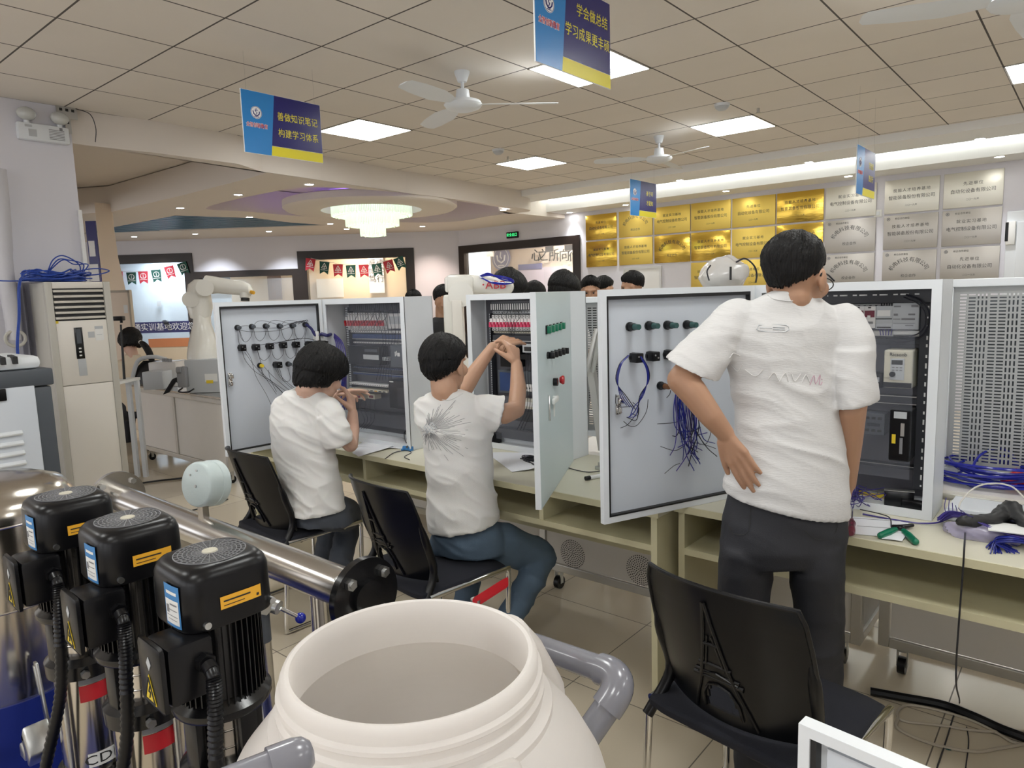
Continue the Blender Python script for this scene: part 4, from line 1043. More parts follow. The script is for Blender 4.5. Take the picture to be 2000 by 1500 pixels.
for i in range(5):
    (a,b),(c,e) = B1[i],B1[i+1]; dwire(d1,P1,n1,[(a+4,b+4),(a+8,b+20),((a+c)/2+3,b+28),(c-1,e+20),(c+2,e+5)])
    (a,b),(c,e) = B2[i],B2[i+1]
    if i: dwire(d1,P1,n1,[(a+6,b+6),(a+10,b+20),((a+c)/2+6,b+26),(c+3,e+18),(c+4,e+6)])
for i in (1,2,3): (a,b),(c,e) = B1[i],B1[min(i+2,5)]; dwire(d1,P1,n1,[(a+4,b-2),(a+12,b-10),((a+c)/2,b-11),(c,e-2)],lift=.03)
dwire(d1,P1,n1,[(467,644),(490,648),(540,646),(570,638)]); dwire(d1,P1,n1,[(497,640),(520,641),(548,640)]); dwire(d1,P1,n1,[(467,638),(480,636),(490,637)])
dwire(d1,P1,n1,[(465,645),(465,660),(468,674)]); dwire(d1,P1,n1,[(477,668),(473,660),(468,646)])
for pts in ([(473,686),(480,705),(500,727),(530,745),(560,775)],[(478,688),(500,718),(527,742),(560,765)],[(474,676),(490,700),(500,735),(520,770),(534,800)],[(504,688),(508,702),(510,712)],[(516,716),(530,732),(560,758),(575,768)],[(510,722),(520,740),(540,770)],[(511,722),(516,737),(545,760),(570,790)],[(524,722),(528,740),(540,765)],
            [(538,720),(548,738),(566,755),(585,770)],[(541,720),(550,736),(570,754),(590,768)],[(546,720),(553,742),(562,745),(567,738),(562,718)],[(568,712),(576,722),(580,740)],[(600,676),(608,690),(615,700)],[(574,660),(578,680),(577,695)],[(600,640),(596,655),(595,668)]):
    dwire(d1,P1,n1,pts)
for k in range(4): dwire(d1,P1,n1,[(555+9*k,636-k,.03),(585+5*k,628-k,.035),(602,636,.035),(615,648,.04),(622,655,.05)],.0017)
for k in range(2): dwire(d1,P1,n1,[(505+25*k,674,.04),(560,666-k,.04),(590,661,.04),(614,663,.05)],.0014)
ob('cable_clip', MB().obox(onplane(617,656,P1+n1*.03,n1),u1_*.010,n1*.02,V((0,0,.026)),.003), 'label_white', d1, world=True)
ob('cable_tail', MB().tube(catmull([onplane(597,633,P1+n1*.03,n1),onplane(608,642,P1+n1*.035,n1),onplane(616,655,P1+n1*.04,n1),at(627,653,y=2.36)],6),.008,8), 'navy', d1, world=True)
# middle door, seen from outside
d2, P2, n2, u2_, O2 = door(c2, (-1.895,2.68), (-1.553,1.985), (-1,0,0))
m2 = -n2
for k in range(5):
    c = onplane(1067+7.0*k,644-1.9*k,O2,m2)
    b_ = ob('push_button', MB().obox(c+m2*.010,u2_*.0125,m2*.010,V((0,0,.014)),.002), 'green', d2, world=True); ob('bezel', MB().obox(c+m2*.003,u2_*.0155,m2*.003,V((0,0,.017)),.001), 'black', b_, world=True)
for k in range(5):
    c = onplane(1069+7.2*k,694-2.2*k,O2,m2)
    b_ = ob('selector_knob', MB().cyl(c,c+m2*.008,.014,n=18).obox(c+m2*.018,u2_*.005,m2*.012,V((0,0,.013)),.002), 'black', d2, world=True)
c = onplane(1081,746,O2,m2); e_ = ob('emergency_stop', MB().cyl(c,c+m2*.018,.016,n=20), 'black', d2, world=True)
c = onplane(1085,742,O2,m2); ob('mushroom_head', MB().cyl(c+m2*.018,c+m2*.030,.012,.019,n=20).cyl(c+m2*.030,c+m2*.036,.019,.017,n=20), 'red', e_, world=True)
c = onplane(1078,781,O2,m2); hd = ob('handle', MB().obox(c+m2*.014,u2_*.05,m2*.006,V((0,0,.011)),.004).obox(c+m2*.006-u2_*.03,u2_*.012,m2*.008,V((0,0,.011)),.002), 'label_white', d2, world=True); ob('key', MB().obox(c+m2*.004+u2_*.08-V((0,0,.02)),u2_*.004,m2*.004,V((0,0,.05)),.001), 'chrome', hd, world=True)
ob('tape', MB().obox(onplane(1082,800,O2,m2)+m2*.0008,u2_*.014,m2*.0008,V((0,0,.028))), 'label_white', d2, smooth=False, world=True)
# right door, inside faces the room
d3, P3, n3, u3_, _x = door(c3, (-1.02,2.62), (-1.292,1.985), (1,-.3,0))
for (u,v) in ((1229,638),(1266,636),(1302,635),(1340,634)): knob_back(d3, onplane(u,v,P3,n3), n3, L=.055, r=.0145, cap='dgreen')
for (u,v) in ((1236,698),(1268,695),(1302,692)): contact_block(d3, onplane(u,v,P3,n3), n3, u3_, .042, .0155)
knob_back(d3, onplane(1289,753,P3,n3), n3, L=.05, cap='picture_brown')
latch(d3,P3,n3,u3_,onplane(1206,790,P3,n3))
for k in range(4):
    dwire(d3,P3,n3,[(1229-k,694,.04),(1214-1.5*k,712,.05),(1207-k*1.2,745,.05),(1212+4*k,775,.04),(1224+6*k,792+3*k,.03)],.0015,'blue_wire' if k<3 else 'black_wire')
    dwire(d3,P3,n3,[(1249+k,694,.04),(1262+1.5*k,720,.05),(1264+k,745,.05),(1255-2*k,775,.04),(1238+2*k,795+8*k,.03),(1230-2*k,815,.03)],.0015,'blue_wire' if k<3 else 'black_wire')
for pts in ([(1203,770),(1203,788),(1212,795),(1240,793)],[(1218,823),(1230,832),(1245,830),(1262,805),(1266,780)],[(1212,836),(1225,830),(1238,815),(1248,798),(1236,786)],[(1232,806),(1245,812),(1248,800)]): dwire(d3,P3,n3,pts,.0012)
rw = random.Random(5)
for k in range(30):
    x = 1322+rw.random()*42; e0 = rw.uniform(-40,40); yb = rw.uniform(835,925)
    dwire(d3,P3,n3,[(1352+rw.uniform(-20,20),735,.03),(x-4,770,.02+rw.random()*.05),(x+rw.uniform(-9,9),830,.02+rw.random()*.05),(x+e0*.4,(830+yb)/2+10,.02+rw.random()*.04),(x+e0,yb,.015+rw.random()*.03)],.0017,('blue_wire','violet_wire','blue_wire','black_wire')[k%4])
for pts in ([(1310,762),(1308,770),(1302,777)],[(1335,820),(1312,826),(1284,828)],[(1338,870),(1318,880),(1290,872)],[(1328,905),(1316,910),(1298,925)],[(1345,862),(1380,870),(1398,876)],[(1375,760),(1390,830),(1378,868),(1365,850)]): dwire(d3,P3,n3,pts,.0012)
# ------------------------------------------------------------------ floor standing air conditioner
FX = -5.62
a, b = at(85,552,x=FX), at(213,549,x=FX)
AY0, AY1, AZ = a.y, b.y, (a.z+b.z)/2
t = thing('air_conditioner', 'tall white floor standing air conditioner with a cable coil on top', 'air conditioner', (FX,(AY0+AY1)/2,0))
w = (AY1-AY0)/2
ob('body', MB().box((-.325,-w,0),(-.02,w,AZ),bev=.01), 'ac_gray', t)
ob('side_trim', MB().box((-.03,-w,.0),(.008,-w+.045,AZ),bev=.004).box((-.03,w-.045,0),(.008,w,AZ),bev=.004), 'ac_gray', t)
def acz(v): return at(150,v,x=FX).z
zt, zb, zm_ = acz(563), acz(626), acz(752)
ob('lower_panel', MB().box((-.02,-w+.046,.05),(.004,w-.046,zm_-.002),bev=.003), 'ac_white', t)
ob('upper_panel', MB().box((-.02,-w+.046,zm_+.002),(.004,w-.046,zb),bev=.003), 'ac_white', t)
ob('top_panel', MB().box((-.02,-w+.046,zt),(.004,w-.046,AZ-.002),bev=.003), 'ac_white', t)
ob('outlet', MB().box((-.03,-w+.046,zb),(-.012,w-.046,zt)), 'back_dark', t, smooth=False)
for k in range(6):
    z = zt-.012-(zt-zb)*(k+.15)/6
    ob('louver', MB().obox((-.004,0,z),(0,w-.05,0),(.012,0,-.003),(.003,0,.0065),.002), 'ac_white', t)
p0, p1 = at(143,640,x=FX), at(166,700,x=FX); q0, q1 = at(146,700,x=FX), at(170,733,x=FX); cy = t.location.y
ob('control_panel', MB().box((.004,p0.y-cy,p1.z),(.008,p1.y-cy,p0.z),bev=.002), 'black_gloss', t)
ob('display', MB().box((.008,p0.y-cy+.012,p1.z+.11),(.009,p1.y-cy-.012,p0.z-.012)), 'dark_metal', t, smooth=False)
ob('button', MB().box((.008,(p0.y+p1.y)/2-cy-.008,p1.z+.02),(.009,(p0.y+p1.y)/2-cy+.008,p1.z+.03)).box((.008,(p0.y+p1.y)/2-cy-.008,p1.z+.045),(.009,(p0.y+p1.y)/2-cy+.008,p1.z+.055)).box((.008,(p0.y+p1.y)/2-cy-.008,p1.z+.07),(.009,(p0.y+p1.y)/2-cy+.008,p1.z+.08)), 'label_white', t, smooth=False)
ob('lower_control', MB().box((.004,p0.y-cy+.006,q1.z),(.007,p1.y-cy+.004,p1.z-.001),bev=.002), 'label_gray', t)
for (u0,v0,u1,v1,m,nm) in ((184,637,203,664,'label_white','energy_label'),(171,648,185,659,'label_gray','notice_label'),(95,628,114,632,'yellow','yellow_sticker')):
    a, b = at(u0,v0,x=FX), at(u1,v1,x=FX); l_ = ob(nm, MB().box((.004,a.y-cy,b.z),(.0055,b.y-cy,a.z)), m, t, smooth=False)
    if nm == 'energy_label': ob('print', MB().box((.0055,a.y-cy,a.z-.022),(.006,b.y-cy,a.z)).box((.0055,a.y-cy+.01,b.z+.04),(.006,b.y-cy-.01,b.z+.043)), 'label_gray', l_, smooth=False)
# coil of blue network cable on top
cb = V((FX-.17,cy-.08,AZ)); mb = MB(); rc_ = random.Random(3); P = []
for k in range(15*14):
    a = 2*math.pi*k/14; rr = .10+.07*rc_.random()+.03*math.sin(k*.37)
    P.append(cb+V((rr*.8*math.cos(a), 1.25*rr*math.sin(a), .012+.09*(k/210)*(.4+.6*rc_.random()))))
mb.tube(catmull(P,3),.0045,6)
for k in range(3): mb.tube(catmull([cb+V((0,-.05,.07)),cb+V((.05,-.02+.03*k,.16)),cb+V((.05,.05+.03*k,.19-.03*k)),cb+V((.03,.15+.03*k,.13)),cb+V((0,.16,.05))],8),.0045,6)
mb.tube(catmull([cb+V((.05,.12,.08)),cb+V((.08,.24,.10)),cb+V((.06,.34,.085)),cb+V((.02,.28,.06)),cb+V((0,.15,.05))],8),.0045,6)
for k in range(3): mb.tube(catmull([cb+V((.05,-.12+.02*k,.05)),cb+V((.13,-.22,.06-.012*k)),cb+V((.185,-.285+.006*k,-.02)),cb+V((.20,-.31+.006*k,-.22)),cb+V((.205,-.345+.006*k,-.45)),cb+V((.21,-.335+.005*k,-.62))],8),.0032,6)
mb.tube(catmull([cb+V((.0,-.12,.02)),cb+V((.05,-.28,.012)),cb+V((.03,-.42,.02)),cb+V((0,-.55,.03))],8),.0045,6)
tag(ob('network_cable', mb, 'net_blue'), 'coil of blue network cable lying on top of the air conditioner', 'cable')
# wrapped refrigerant pipe at the column
P = [at(u,v,x=-5.90) for u,v in ((-6,330),(2,410),(8,500),(16,570),(24,620),(28,664))]
t = thing('insulated_pipe','grey wrapped refrigerant pipe running down the column at the left edge','pipe',P[-1])
ob('wrap', MB().tube(catmull(P,6),[.055]*12+[.05]*13+[.047]*6,14), mat('grey wrapping tape',(.55,.54,.57),.6,bump=.5,bs=25), t, world=True)
ob('ring', MB().tube([P[-1]+V((.03,.06*math.cos(k*math.pi/8),.01+.055*math.sin(k*math.pi/8))) for k in range(17)],.012,8), 'ac_gray', t, world=True)
mb = MB(); xs = np.linspace(0,.5,26)
a0, a1 = at(30,560,x=-6.0), at(78,700,x=-6.0)
v_ = [[mb.bm.verts.new((-5.997+.020*math.sin(i*1.1)+.004*math.sin(i*2.7+j), a0.y-.02+(a1.y-a0.y+.1)*i/25, z)) for j, z in enumerate((.1,.8,1.3,a0.z+.03))] for i in range(26)]
for i in range(25):
    for j in range(3): mb.bm.faces.new((v_[i][j],v_[i+1][j],v_[i+1][j+1],v_[i][j+1]))
bmesh.ops.solidify(mb.bm, geom=mb.bm.faces[:], thickness=.004)
tag(ob('curtain', mb, mat('pale violet curtain',(.56,.55,.61),.8)), 'pale folded curtain hanging on the column behind the air conditioner', 'curtain')
# grey machine with louvered door at the left edge
GX = -4.55
a, b = at(-60,727,x=GX), at(97,719,x=GX); zt = (at(20,725,x=GX).z+b.z)/2
t = thing('equipment_cabinet','dark grey equipment cabinet with louvered white door at the left edge','equipment cabinet',(GX,b.y,0))
W_ = .75
ob('body', MB().box((-.6,-W_,.0),(0,0,zt-.10),bev=.012), 'dark_metal', t)
ob('top_rim', MB().box((-.62,-W_-.01,zt-.095),(.012,.012,zt),bev=.01), 'dark_metal', t)
ob('lid', MB().loft([((-.3,-W_/2,zt),(.30,0,0),(0,W_/2,0))]+[((-.3,-W_/2,zt+.07),(.25,0,0),(0,W_/2-.06,0))],4).prism([(-.58,-W_+.02),(-.02,-W_+.02),(-.02,-.01),(-.58,-.01)],zt,zt+.02) if False else MB().box((-.56,-W_+.04,zt),(-.015,-.03,zt+.075),bev=.03), 'paint_white', t)
mb = MB()
for k in range(9): mb.obox((-.04,-.16-.055*k,zt+.062),(.0,.011,0),(.05,0,-.004),(.0,0,.02),0)
ob('vent_slot', mb, 'back_dark', t, smooth=False)
p0, p1 = at(66,752,x=GX), at(96,960,x=GX)
dr = ob('door', MB().box((0,-W_+.06,.06),(.012,p0.y-t.location.y,p0.z),bev=.006), 'door_gray', t)
mb = MB()
for k in range(9):
    z = at(20,846,x=GX).z-.056*k
    mb.obox((.014,-.34,z),(0,.17,0),(.012,0,-.010),(.003,0,.006),.003)
ob('louver', mb, 'paint_white', dr)
h0, h1 = at(-25,762,x=GX), at(12,782,x=GX); ob('handle', MB().box((.012,h0.y-t.location.y,h1.z),(.022,h1.y-t.location.y,h0.z),bev=.004), 'black', dr)

# ------------------------------------------------------------------ stainless tank, pump row, manifold
PY = .60
def pump(label, X, Y, zt, rz, first):
    t = thing('pump', label, 'pump', (X,Y,0), rz, 'vertical multistage pumps')
    r = .088
    # motor fan cover
    ob('fan_cover', MB().sq_loft([(zt-.115,r*1.0,r*1.0),(zt-.11,r*1.02,r*1.02),(zt-.026,r*1.0,r*1.0),(zt-.012,r*.95,r*.95),(zt-.003,r*.85,r*.85),(zt,r*.74,r*.74)],40,4.2), 'black', t)
    g = MB()
    for q in range(7): rr = r*.18+r*.56*q/6; g.lathe([(rr-.0008,zt),(rr+.0008,zt),(rr+.0008,zt+.002),(rr-.0008,zt+.002)],40,close=True)
    for q in range(28): a = 2*math.pi*q/28; g.obox((r*.46*math.cos(a),r*.46*math.sin(a),zt+.001),(r*.28*math.cos(a),r*.28*math.sin(a),0),(-.0008*math.sin(a),.0008*math.cos(a),0),(0,0,.001))
    ob('fan_grille', g, 'gray_ink', t)
    ob('grille_boss', MB().lathe([(.001,zt+.001),(r*.17,zt+.001),(r*.16,zt+.004),(.001,zt+.005)],20), 'vfd', t)
    ob('grille_hole', MB().lathe([(.001,zt-.002),(r*.74,zt-.002),(r*.74,zt+.0004),(.001,zt+.0004)],40), 'back_dark', t)
    # finned frame
    m = MB().cyl((0,0,zt-.285),(0,0,zt-.10),r*.80,n=40)
    for q in range(44): a = 2*math.pi*q/44; m.obox((r*.86*math.cos(a),r*.86*math.sin(a),zt-.19),(r*.09*math.cos(a),r*.09*math.sin(a),0),(-.0012*math.sin(a),.0012*math.cos(a),0),(0,0,.083))
    ob('motor_frame', m, 'black_gloss', t, smooth=False)
    ob('motor_flange', MB().lathe([(.001,zt-.305),(r*1.0,zt-.305),(r*1.06,zt-.297),(r*1.06,zt-.287),(r*.82,zt-.27),(.001,zt-.27)],40), 'black_gloss', t)
    # terminal box to the left front
    bx_ = ob('terminal_box', MB().box((-r*1.50,-r*1.12,zt-.228),(-r*.55,r*.0,zt-.116),bev=.012), 'black', t)
    ob('terminal_lid', MB().box((-r*1.66,-r*1.14,zt-.233),(-r*1.51,r*.02,zt-.111),bev=.010), 'black', bx_)
    # labels: local -x,-y faces the viewer; -y face carries the orange strip
    def patch(nm, m_, s0, s1, z0, z1, face_, off, par):
        b_ = MB(); n = 14; A_ = r*1.02; p_ = 4.2; V_ = []
        for i in range(n+1):
            s_ = s0+(s1-s0)*i/n; q = -(A_+off)*(1-min(1,abs(s_/A_))**p_)**(1/p_)
            V_.append([b_.bm.verts.new((s_,q,z) if face_ == 'y' else (q,s_,z)) for z in (z0,z1)])
        for i in range(n): b_.bm.faces.new((V_[i][0],V_[i+1][0],V_[i+1][1],V_[i][1]))
        return ob(nm, b_, m_, par)
    patch('orange_label','orange',-.028,.052,zt-.082,zt-.058,'y',.0012,t)
    for (a0,a1,z0,z1) in ((-.022,.030,.069,.066),(-.022,.018,.0765,.075),(.042,.047,.078,.073)): patch('label_print','ink',a0,a1,zt-z0,zt-z1,'y',.0018,t)
    l_ = patch('blue_label','blue_label',-r*.66,-r*.05,zt-.108,zt-.028,'x',.0012,t)
    patch('label_field','label_white',-r*.62,-r*.09,zt-.102,zt-.056,'x',.0018,l_)
    for (a0,a1,z0,z1) in ((.58,.30,.066,.063),(.58,.2,.076,.0745),(.58,.13,.087,.086),(.24,.14,.082,.067),(.56,.2,.094,.093)): patch('label_print','gray_ink',-r*a0,-r*a1,zt-z0,zt-z1,'x',.0024,l_)
    patch('label_heading','label_white',-r*.58,-r*.15,zt-.046,zt-.040,'x',.0018,l_)
    f = frame((-r*1.665,-r*.56,zt-.198),(0,-1,0),(0,0,1))
    tri = ob('warning_sticker', MB().prism([(-.025,-.023),(.025,-.023),(0,.029)],0,.001,f), 'yellow', bx_, smooth=False)
    k_ = MB()
    for p_, q_ in (((-.021,-.0205),(.021,-.0205)),((.021,-.0205),(0,.024)),((0,.024),(-.021,-.0205)),((.003,.008),(-.003,-.003)),((-.003,-.003),(.004,-.003)),((.004,-.003),(-.001,-.014))): k_.tube([(p_[0],p_[1],.0012),(q_[0],q_[1],.0012)],.0016,5)
    o_ = ob('bolt_mark', k_, 'ink', tri, smooth=False); o_.data.transform(f)
    ob('grey_sticker', MB().prism([(0,-.016),(.012,0),(0,.016),(-.012,0)],0,.001,f @ Matrix.Translation((.004,.050,0)) @ Matrix.Scale(.8,4)), 'label_gray', bx_, smooth=False)
    for (x,y) in ((-r*.62,-r*1.0),(r*.86,-r*.93)):
        ob('screw', MB().cyl((x,y-.006,zt-.102),(x,y+.01,zt-.102),.0065,n=14), 'zinc', t)
    # cable gland and corrugated conduit
    g0 = V((-r*.80,-r*1.12,zt-.160))
    ob('cable_gland', MB().cyl(g0,g0+V((0,-.016,0)),.017,n=6).cyl(g0+V((0,-.016,0)),g0+V((0,-.03,-.008)),.013,n=14), 'black', t)
    path = catmull([g0+V((0,-.025,-.004)),g0+V((-.002,-.040,-.03)),g0+V((-.008,-.040,-.12)),g0+V((-.02,-.032,-.28)),g0+V((-.06,-.0,-.46)),g0+V((-.10,.05,-.66))],24)
    rad = [.0125+(.0015 if i%2 else -.0008) if i > 16 else .012 for i in range(len(path))]
    ob('conduit', MB().tube(path,rad,12), 'black', t)
    # coupling bracket and sleeve
    zs = zt-.305
    m = MB()
    for a in (.2,.2+math.pi/2,.2+math.pi,.2+1.5*math.pi):
        c_, s_ = math.cos(a), math.sin(a); m.obox((r*.74*c_,r*.74*s_,zs-.065),(r*.12*c_,r*.12*s_,0),(-r*.22*s_,r*.22*c_,0),(0,0,.066),.004)
    m.lathe([(.001,zs-.150),(r*.98,zs-.150),(r*1.0,zs-.115),(r*.80,zs-.100),(.001,zs-.098)],40)
    ob('coupling_bracket', m, 'black_gloss', t)
    ob('coupling_guard', MB().cyl((0,0,zs-.10),(0,0,zs-.0),r*.60,n=32).lathe([(r*.605,zs-.04),(r*.615,zs-.038),(r*.605,zs-.036)],32,close=True).lathe([(r*.605,zs-.075),(r*.615,zs-.073),(r*.605,zs-.071)],32,close=True), 'steel_v', t)
    ob('sleeve', MB().lathe([(.001,zs-.41),(r*.80,zs-.41),(r*.82,zs-.40),(r*.82,zs-.15),(.001,zs-.15)],48), 'steel_v', t)
    # label bands follow the sleeve
    def band(nm, m_, z0, z1, a0, a1, off=.0008):
        b_ = MB(); n = 18; R_ = r*.82+off
        vs_ = [[b_.bm.verts.new((R_*math.cos(a0+(a1-a0)*i/n),R_*math.sin(a0+(a1-a0)*i/n),z)) for z in (z0,z1)] for i in range(n+1)]
        for i in range(n): b_.bm.faces.new((vs_[i][0],vs_[i+1][0],vs_[i+1][1],vs_[i][1]))
        return ob(nm, b_, m_, t)
    band('red_label','red',zs-.215,zs-.172,math.radians(-120),math.radians(-60)); band('dark_plate','gray_ink',zs-.170,zs-.152,math.radians(-120),math.radians(-66))
    band('name_band','label_white',zs-.392,zs-.355,math.radians(-118),math.radians(-20))
    bm = text_bm('CDL  2', .036, Matrix(), ext=.0003, sx=1.25)
    for v in bm.verts:
        a = math.radians(-72)+v.co.x/(r*.82); R_ = r*.82+.0014+v.co.z; v.co = V((R_*math.cos(a),R_*math.sin(a),zs-.374+v.co.y))
    ob('lettering', bm, 'ink', t, smooth=False)
    for a in (-1.2,-2.5,.4,1.9): ob('tie_rod', MB().cyl((r*.93*math.cos(a),r*.93*math.sin(a),zs-.56),(r*.93*math.cos(a),r*.93*math.sin(a),zs-.12),.006,n=10), 'zinc', t)
    b0 = V((r*.55,-r*.86,zs-.115)); ob('vent_plug', MB().cyl(b0,b0+V((.012,-.022,0)),.013,n=6).cyl(b0+V((-.006,.01,0)),b0+V((.004,-.008,0)),.02,n=16), 'zinc', t)
    b0 = V((-r*.3,-r*.98,zs-.132)); ob('bolt', MB().cyl(b0,b0+V((0,-.014,0)),.010,n=6), 'zinc', t)
    ob('pump_base', MB().box((-r*1.1,-r*1.1,0.0),(r*1.1,r*1.1,.05),bev=.006).lathe([(.001,.04),(r*.8,.04),(r*.98,zs-.50),(r*.98,zs-.41),(.001,zs-.41)],32).cyl((r*.5,0,.20),(.25,0,.20),.030,n=20), 'black_gloss', t)
    return t
X_ = [(-1.293,.610,1.085),(-1.628,.592,1.094),(-1.961,.576,1.099)]
names = ['black vertical pump beside the white barrel, nearest of three','black vertical pump in the middle of the row of three','black vertical pump farthest left, next to the stainless tank']
RZ = math.radians(88)
for (x,y,z),nm in zip(X_,names): pump(nm,x,y,z,RZ,False)
# stainless pressure tank on blue skid
tk = at(-25,1000,d=2.12); 
t = thing('pressure_tank','stainless steel pressure tank with domed top at the left edge','tank',(tk.x,tk.y,0))
R_ = .235; zt = at(-25,928,d=2.12).z
ob('shell', MB().lathe([(.001,zt-.72),(R_*.7,zt-.705),(R_*.94,zt-.665),(R_,zt-.60),(R_,zt-.11),(R_*.97,zt-.07),(R_*.85,zt-.032),(R_*.6,zt-.010),(R_*.3,zt-.002),(.001,zt)],64), 'steel_v', t)
ob('seam', MB().lathe([(R_,zt-.36),(R_+.003,zt-.357),(R_,zt-.354)],64,close=True).lathe([(R_,zt-.115),(R_+.002,zt-.112),(R_,zt-.109)],64,close=True), 'chrome', t)
ob('skirt', MB().lathe([(R_*.66,.13),(R_*.80,.13),(R_*1.01,zt-.63),(R_*.95,zt-.63)],48,close=True), 'tank_blue', t)
ob('base_ring', MB().lathe([(R_*.55,.125),(R_*1.02,.125),(R_*1.02,.14),(R_*.55,.14)],48,close=True), 'tank_blue', t)
ob('outlet_pipe', MB().cyl((.15,-.16,.30),(.36,-.20,.33),.020,n=16).cyl((.22,-.175,.31),(.25,-.18,.315),.030,n=6), 'zinc', t)
t = thing('pump_skid','dark blue welded skid under the pumps and tank','skid',(0,0,0))
ob('deck', MB().box((-2.75,.20,.10),(-1.235,1.20,.125),bev=.004), 'tank_blue', t, smooth=False)
ob('rail', MB().box((-2.75,.20,.0),(-1.235,.26,.10),bev=.004).box((-2.75,1.14,0),(-1.235,1.20,.10),bev=.004), 'tank_blue', t, smooth=False)
for o in [q for q in bpy.data.objects if q.name.startswith('pump') and q.type == 'EMPTY' and q.get('category')=='pump']: o.location.z = 0
for o in [q for q in bpy.data.objects if q.name.startswith('pump_base')]:
    o.data.transform(Matrix.Translation((0,0,0)))
    for v in o.data.vertices:
        if v.co.z < .125: v.co.z = max(v.co.z,.0)*.4+.126 if v.co.z < .06 else v.co.z
# suction valve lever at the left
o_ = at(85,1370,d=2.0)
t = thing('valve_lever','grey metal lever by the blue skid beside the farthest pump','valve lever',o_)
ob('lever', MB().obox((0,0,0),V((.012,0,0)),V((0,.004,0)),V((-.03,0,.11)),.003).obox((-.022,-.004,.06),V((.006,0,0)),V((0,.003,0)),V((-.012,0,.04)),.002), 'zinc', t)
t = thing('pipe_clamp','grey clamp fitting on the skid at the lower left','clamp',at(75,1450,d=1.85))
ob('jaw', MB().obox((0,0,0),(.012,0,.02),(0,.03,0),(-.02,0,.035),.006).obox((-.04,0,-.03),(.02,0,.0),(0,.03,0),(0,0,.02),.006), 'zinc', t); ob('bolt', MB().cyl((-.02,-.03,.02),(-.02,.05,.02),.008,n=10), 'chrome', t)
# discharge manifold
MY, MZ = 1.065, .795
t = thing('manifold_pipe','long polished stainless manifold pipe behind the pumps ending in a flange','pipe',(-1.5,MY,MZ))
e_ = at(700,1150,y=MY).x
ob('pipe', MB().cyl((-3.02+1.5,0,0),(e_+1.5+.005,0,0),.0525,n=48), 'steel', t)
ob('flange', MB().cyl((e_+1.5,0,0),(e_+1.5+.012,0,0),.092,n=48), 'steel', t)
bf = ob('blind_flange', MB().cyl((e_+1.513,0,0),(e_+1.535,0,0),.102,n=48).cyl((e_+1.535,0,0),(e_+1.55,0,0),.045,n=32), 'black_gloss', t)
for k in range(4):
    a = math.pi/4+k*math.pi/2; c_ = V((e_+1.535,.075*math.cos(a),.075*math.sin(a)))
    ob('bolt', MB().cyl(c_,c_+V((.014,0,0)),.016,n=6).cyl(c_+V((.014,0,0)),c_+V((.02,0,0)),.009,n=12).cyl(c_-V((.05,0,0)),c_,.009,n=10), 'zinc', bf)
ob('left_flange', MB().cyl((-3.02+1.5,0,0),(-3.0+1.5,0,0),.105,n=48), 'steel', t)
for k in range(4):
    a = math.pi/4+k*math.pi/2; c_ = V((-3.0+1.5,.082*math.cos(a),.082*math.sin(a))); ob('bolt', MB().cyl(c_,c_+V((.014,0,0)),.012,n=6), 'zinc', t)
for x in (-1.35,-2.45): ob('support_leg', MB().box((x+1.5-.02,-.02,-MZ+.126),(x+1.5+.02,.02,-.05),bev=.002), 'steel', t, smooth=False)
for (x,y,z) in X_: ob('branch', MB().cyl((x+1.5,-.205,-.62),(x+1.5,-.0,-.62),.028,n=20).cyl((x+1.5,0,-.63),(x+1.5,0,-.03),.028,n=20), 'steel', t)
# pressure gauge
gp = at(400,1030,y=MY); gc = at(397,945,y=MY)
t = thing('pressure_gauge','pale grey round pressure gauge standing on the manifold pipe, seen from behind','gauge',(gp.x,MY,MZ+.05))
nz = V((.10,.93,.10)).normalized(); gl = gc-t.location
fr = frame(gl,(nz.y,-nz.x,0),(0,0,1)); fr = frame(gl, V((0,0,1)).cross(V((nz.x,nz.y,0))), V((0,0,1)))
R_ = 44/FPX*(gc-V((0,0,CAMZ))).dot(_f)
m = MB().lathe([(.001,0),(R_*.90,0),(R_*.97,.004),(R_,.012),(R_,.050),(R_*1.03,.052),(R_*1.03,.078),(R_*.97,.083),(.001,.083)],56)
rot = V((0,0,1)).rotation_difference(-V((.22,-.95,.16)).normalized()).to_matrix().to_4x4()
gm = Matrix.Translation(gl) @ rot @ Matrix.Translation((0,0,-.03))
bmesh.ops.transform(m.bm, matrix=gm, verts=m.bm.verts); cs = ob('case', m, 'gauge', t)
m = MB()
for (x,y,r_) in ((.0,.005,.005),(-.02,-.035,.004),(.012,-.045,.004)): m.cyl((x,y,-.003),(x,y,.002),r_,n=12)
bmesh.ops.transform(m.bm, matrix=gm, verts=m.bm.verts); ob('screw', m, 'zinc', cs)
ob('stem', MB().cyl((0,0,-.01),(0,0,.045),.019,n=6).cyl((0,0,.045),gl-V((0,0,R_*.8)),.013,n=16), 'steel', t)
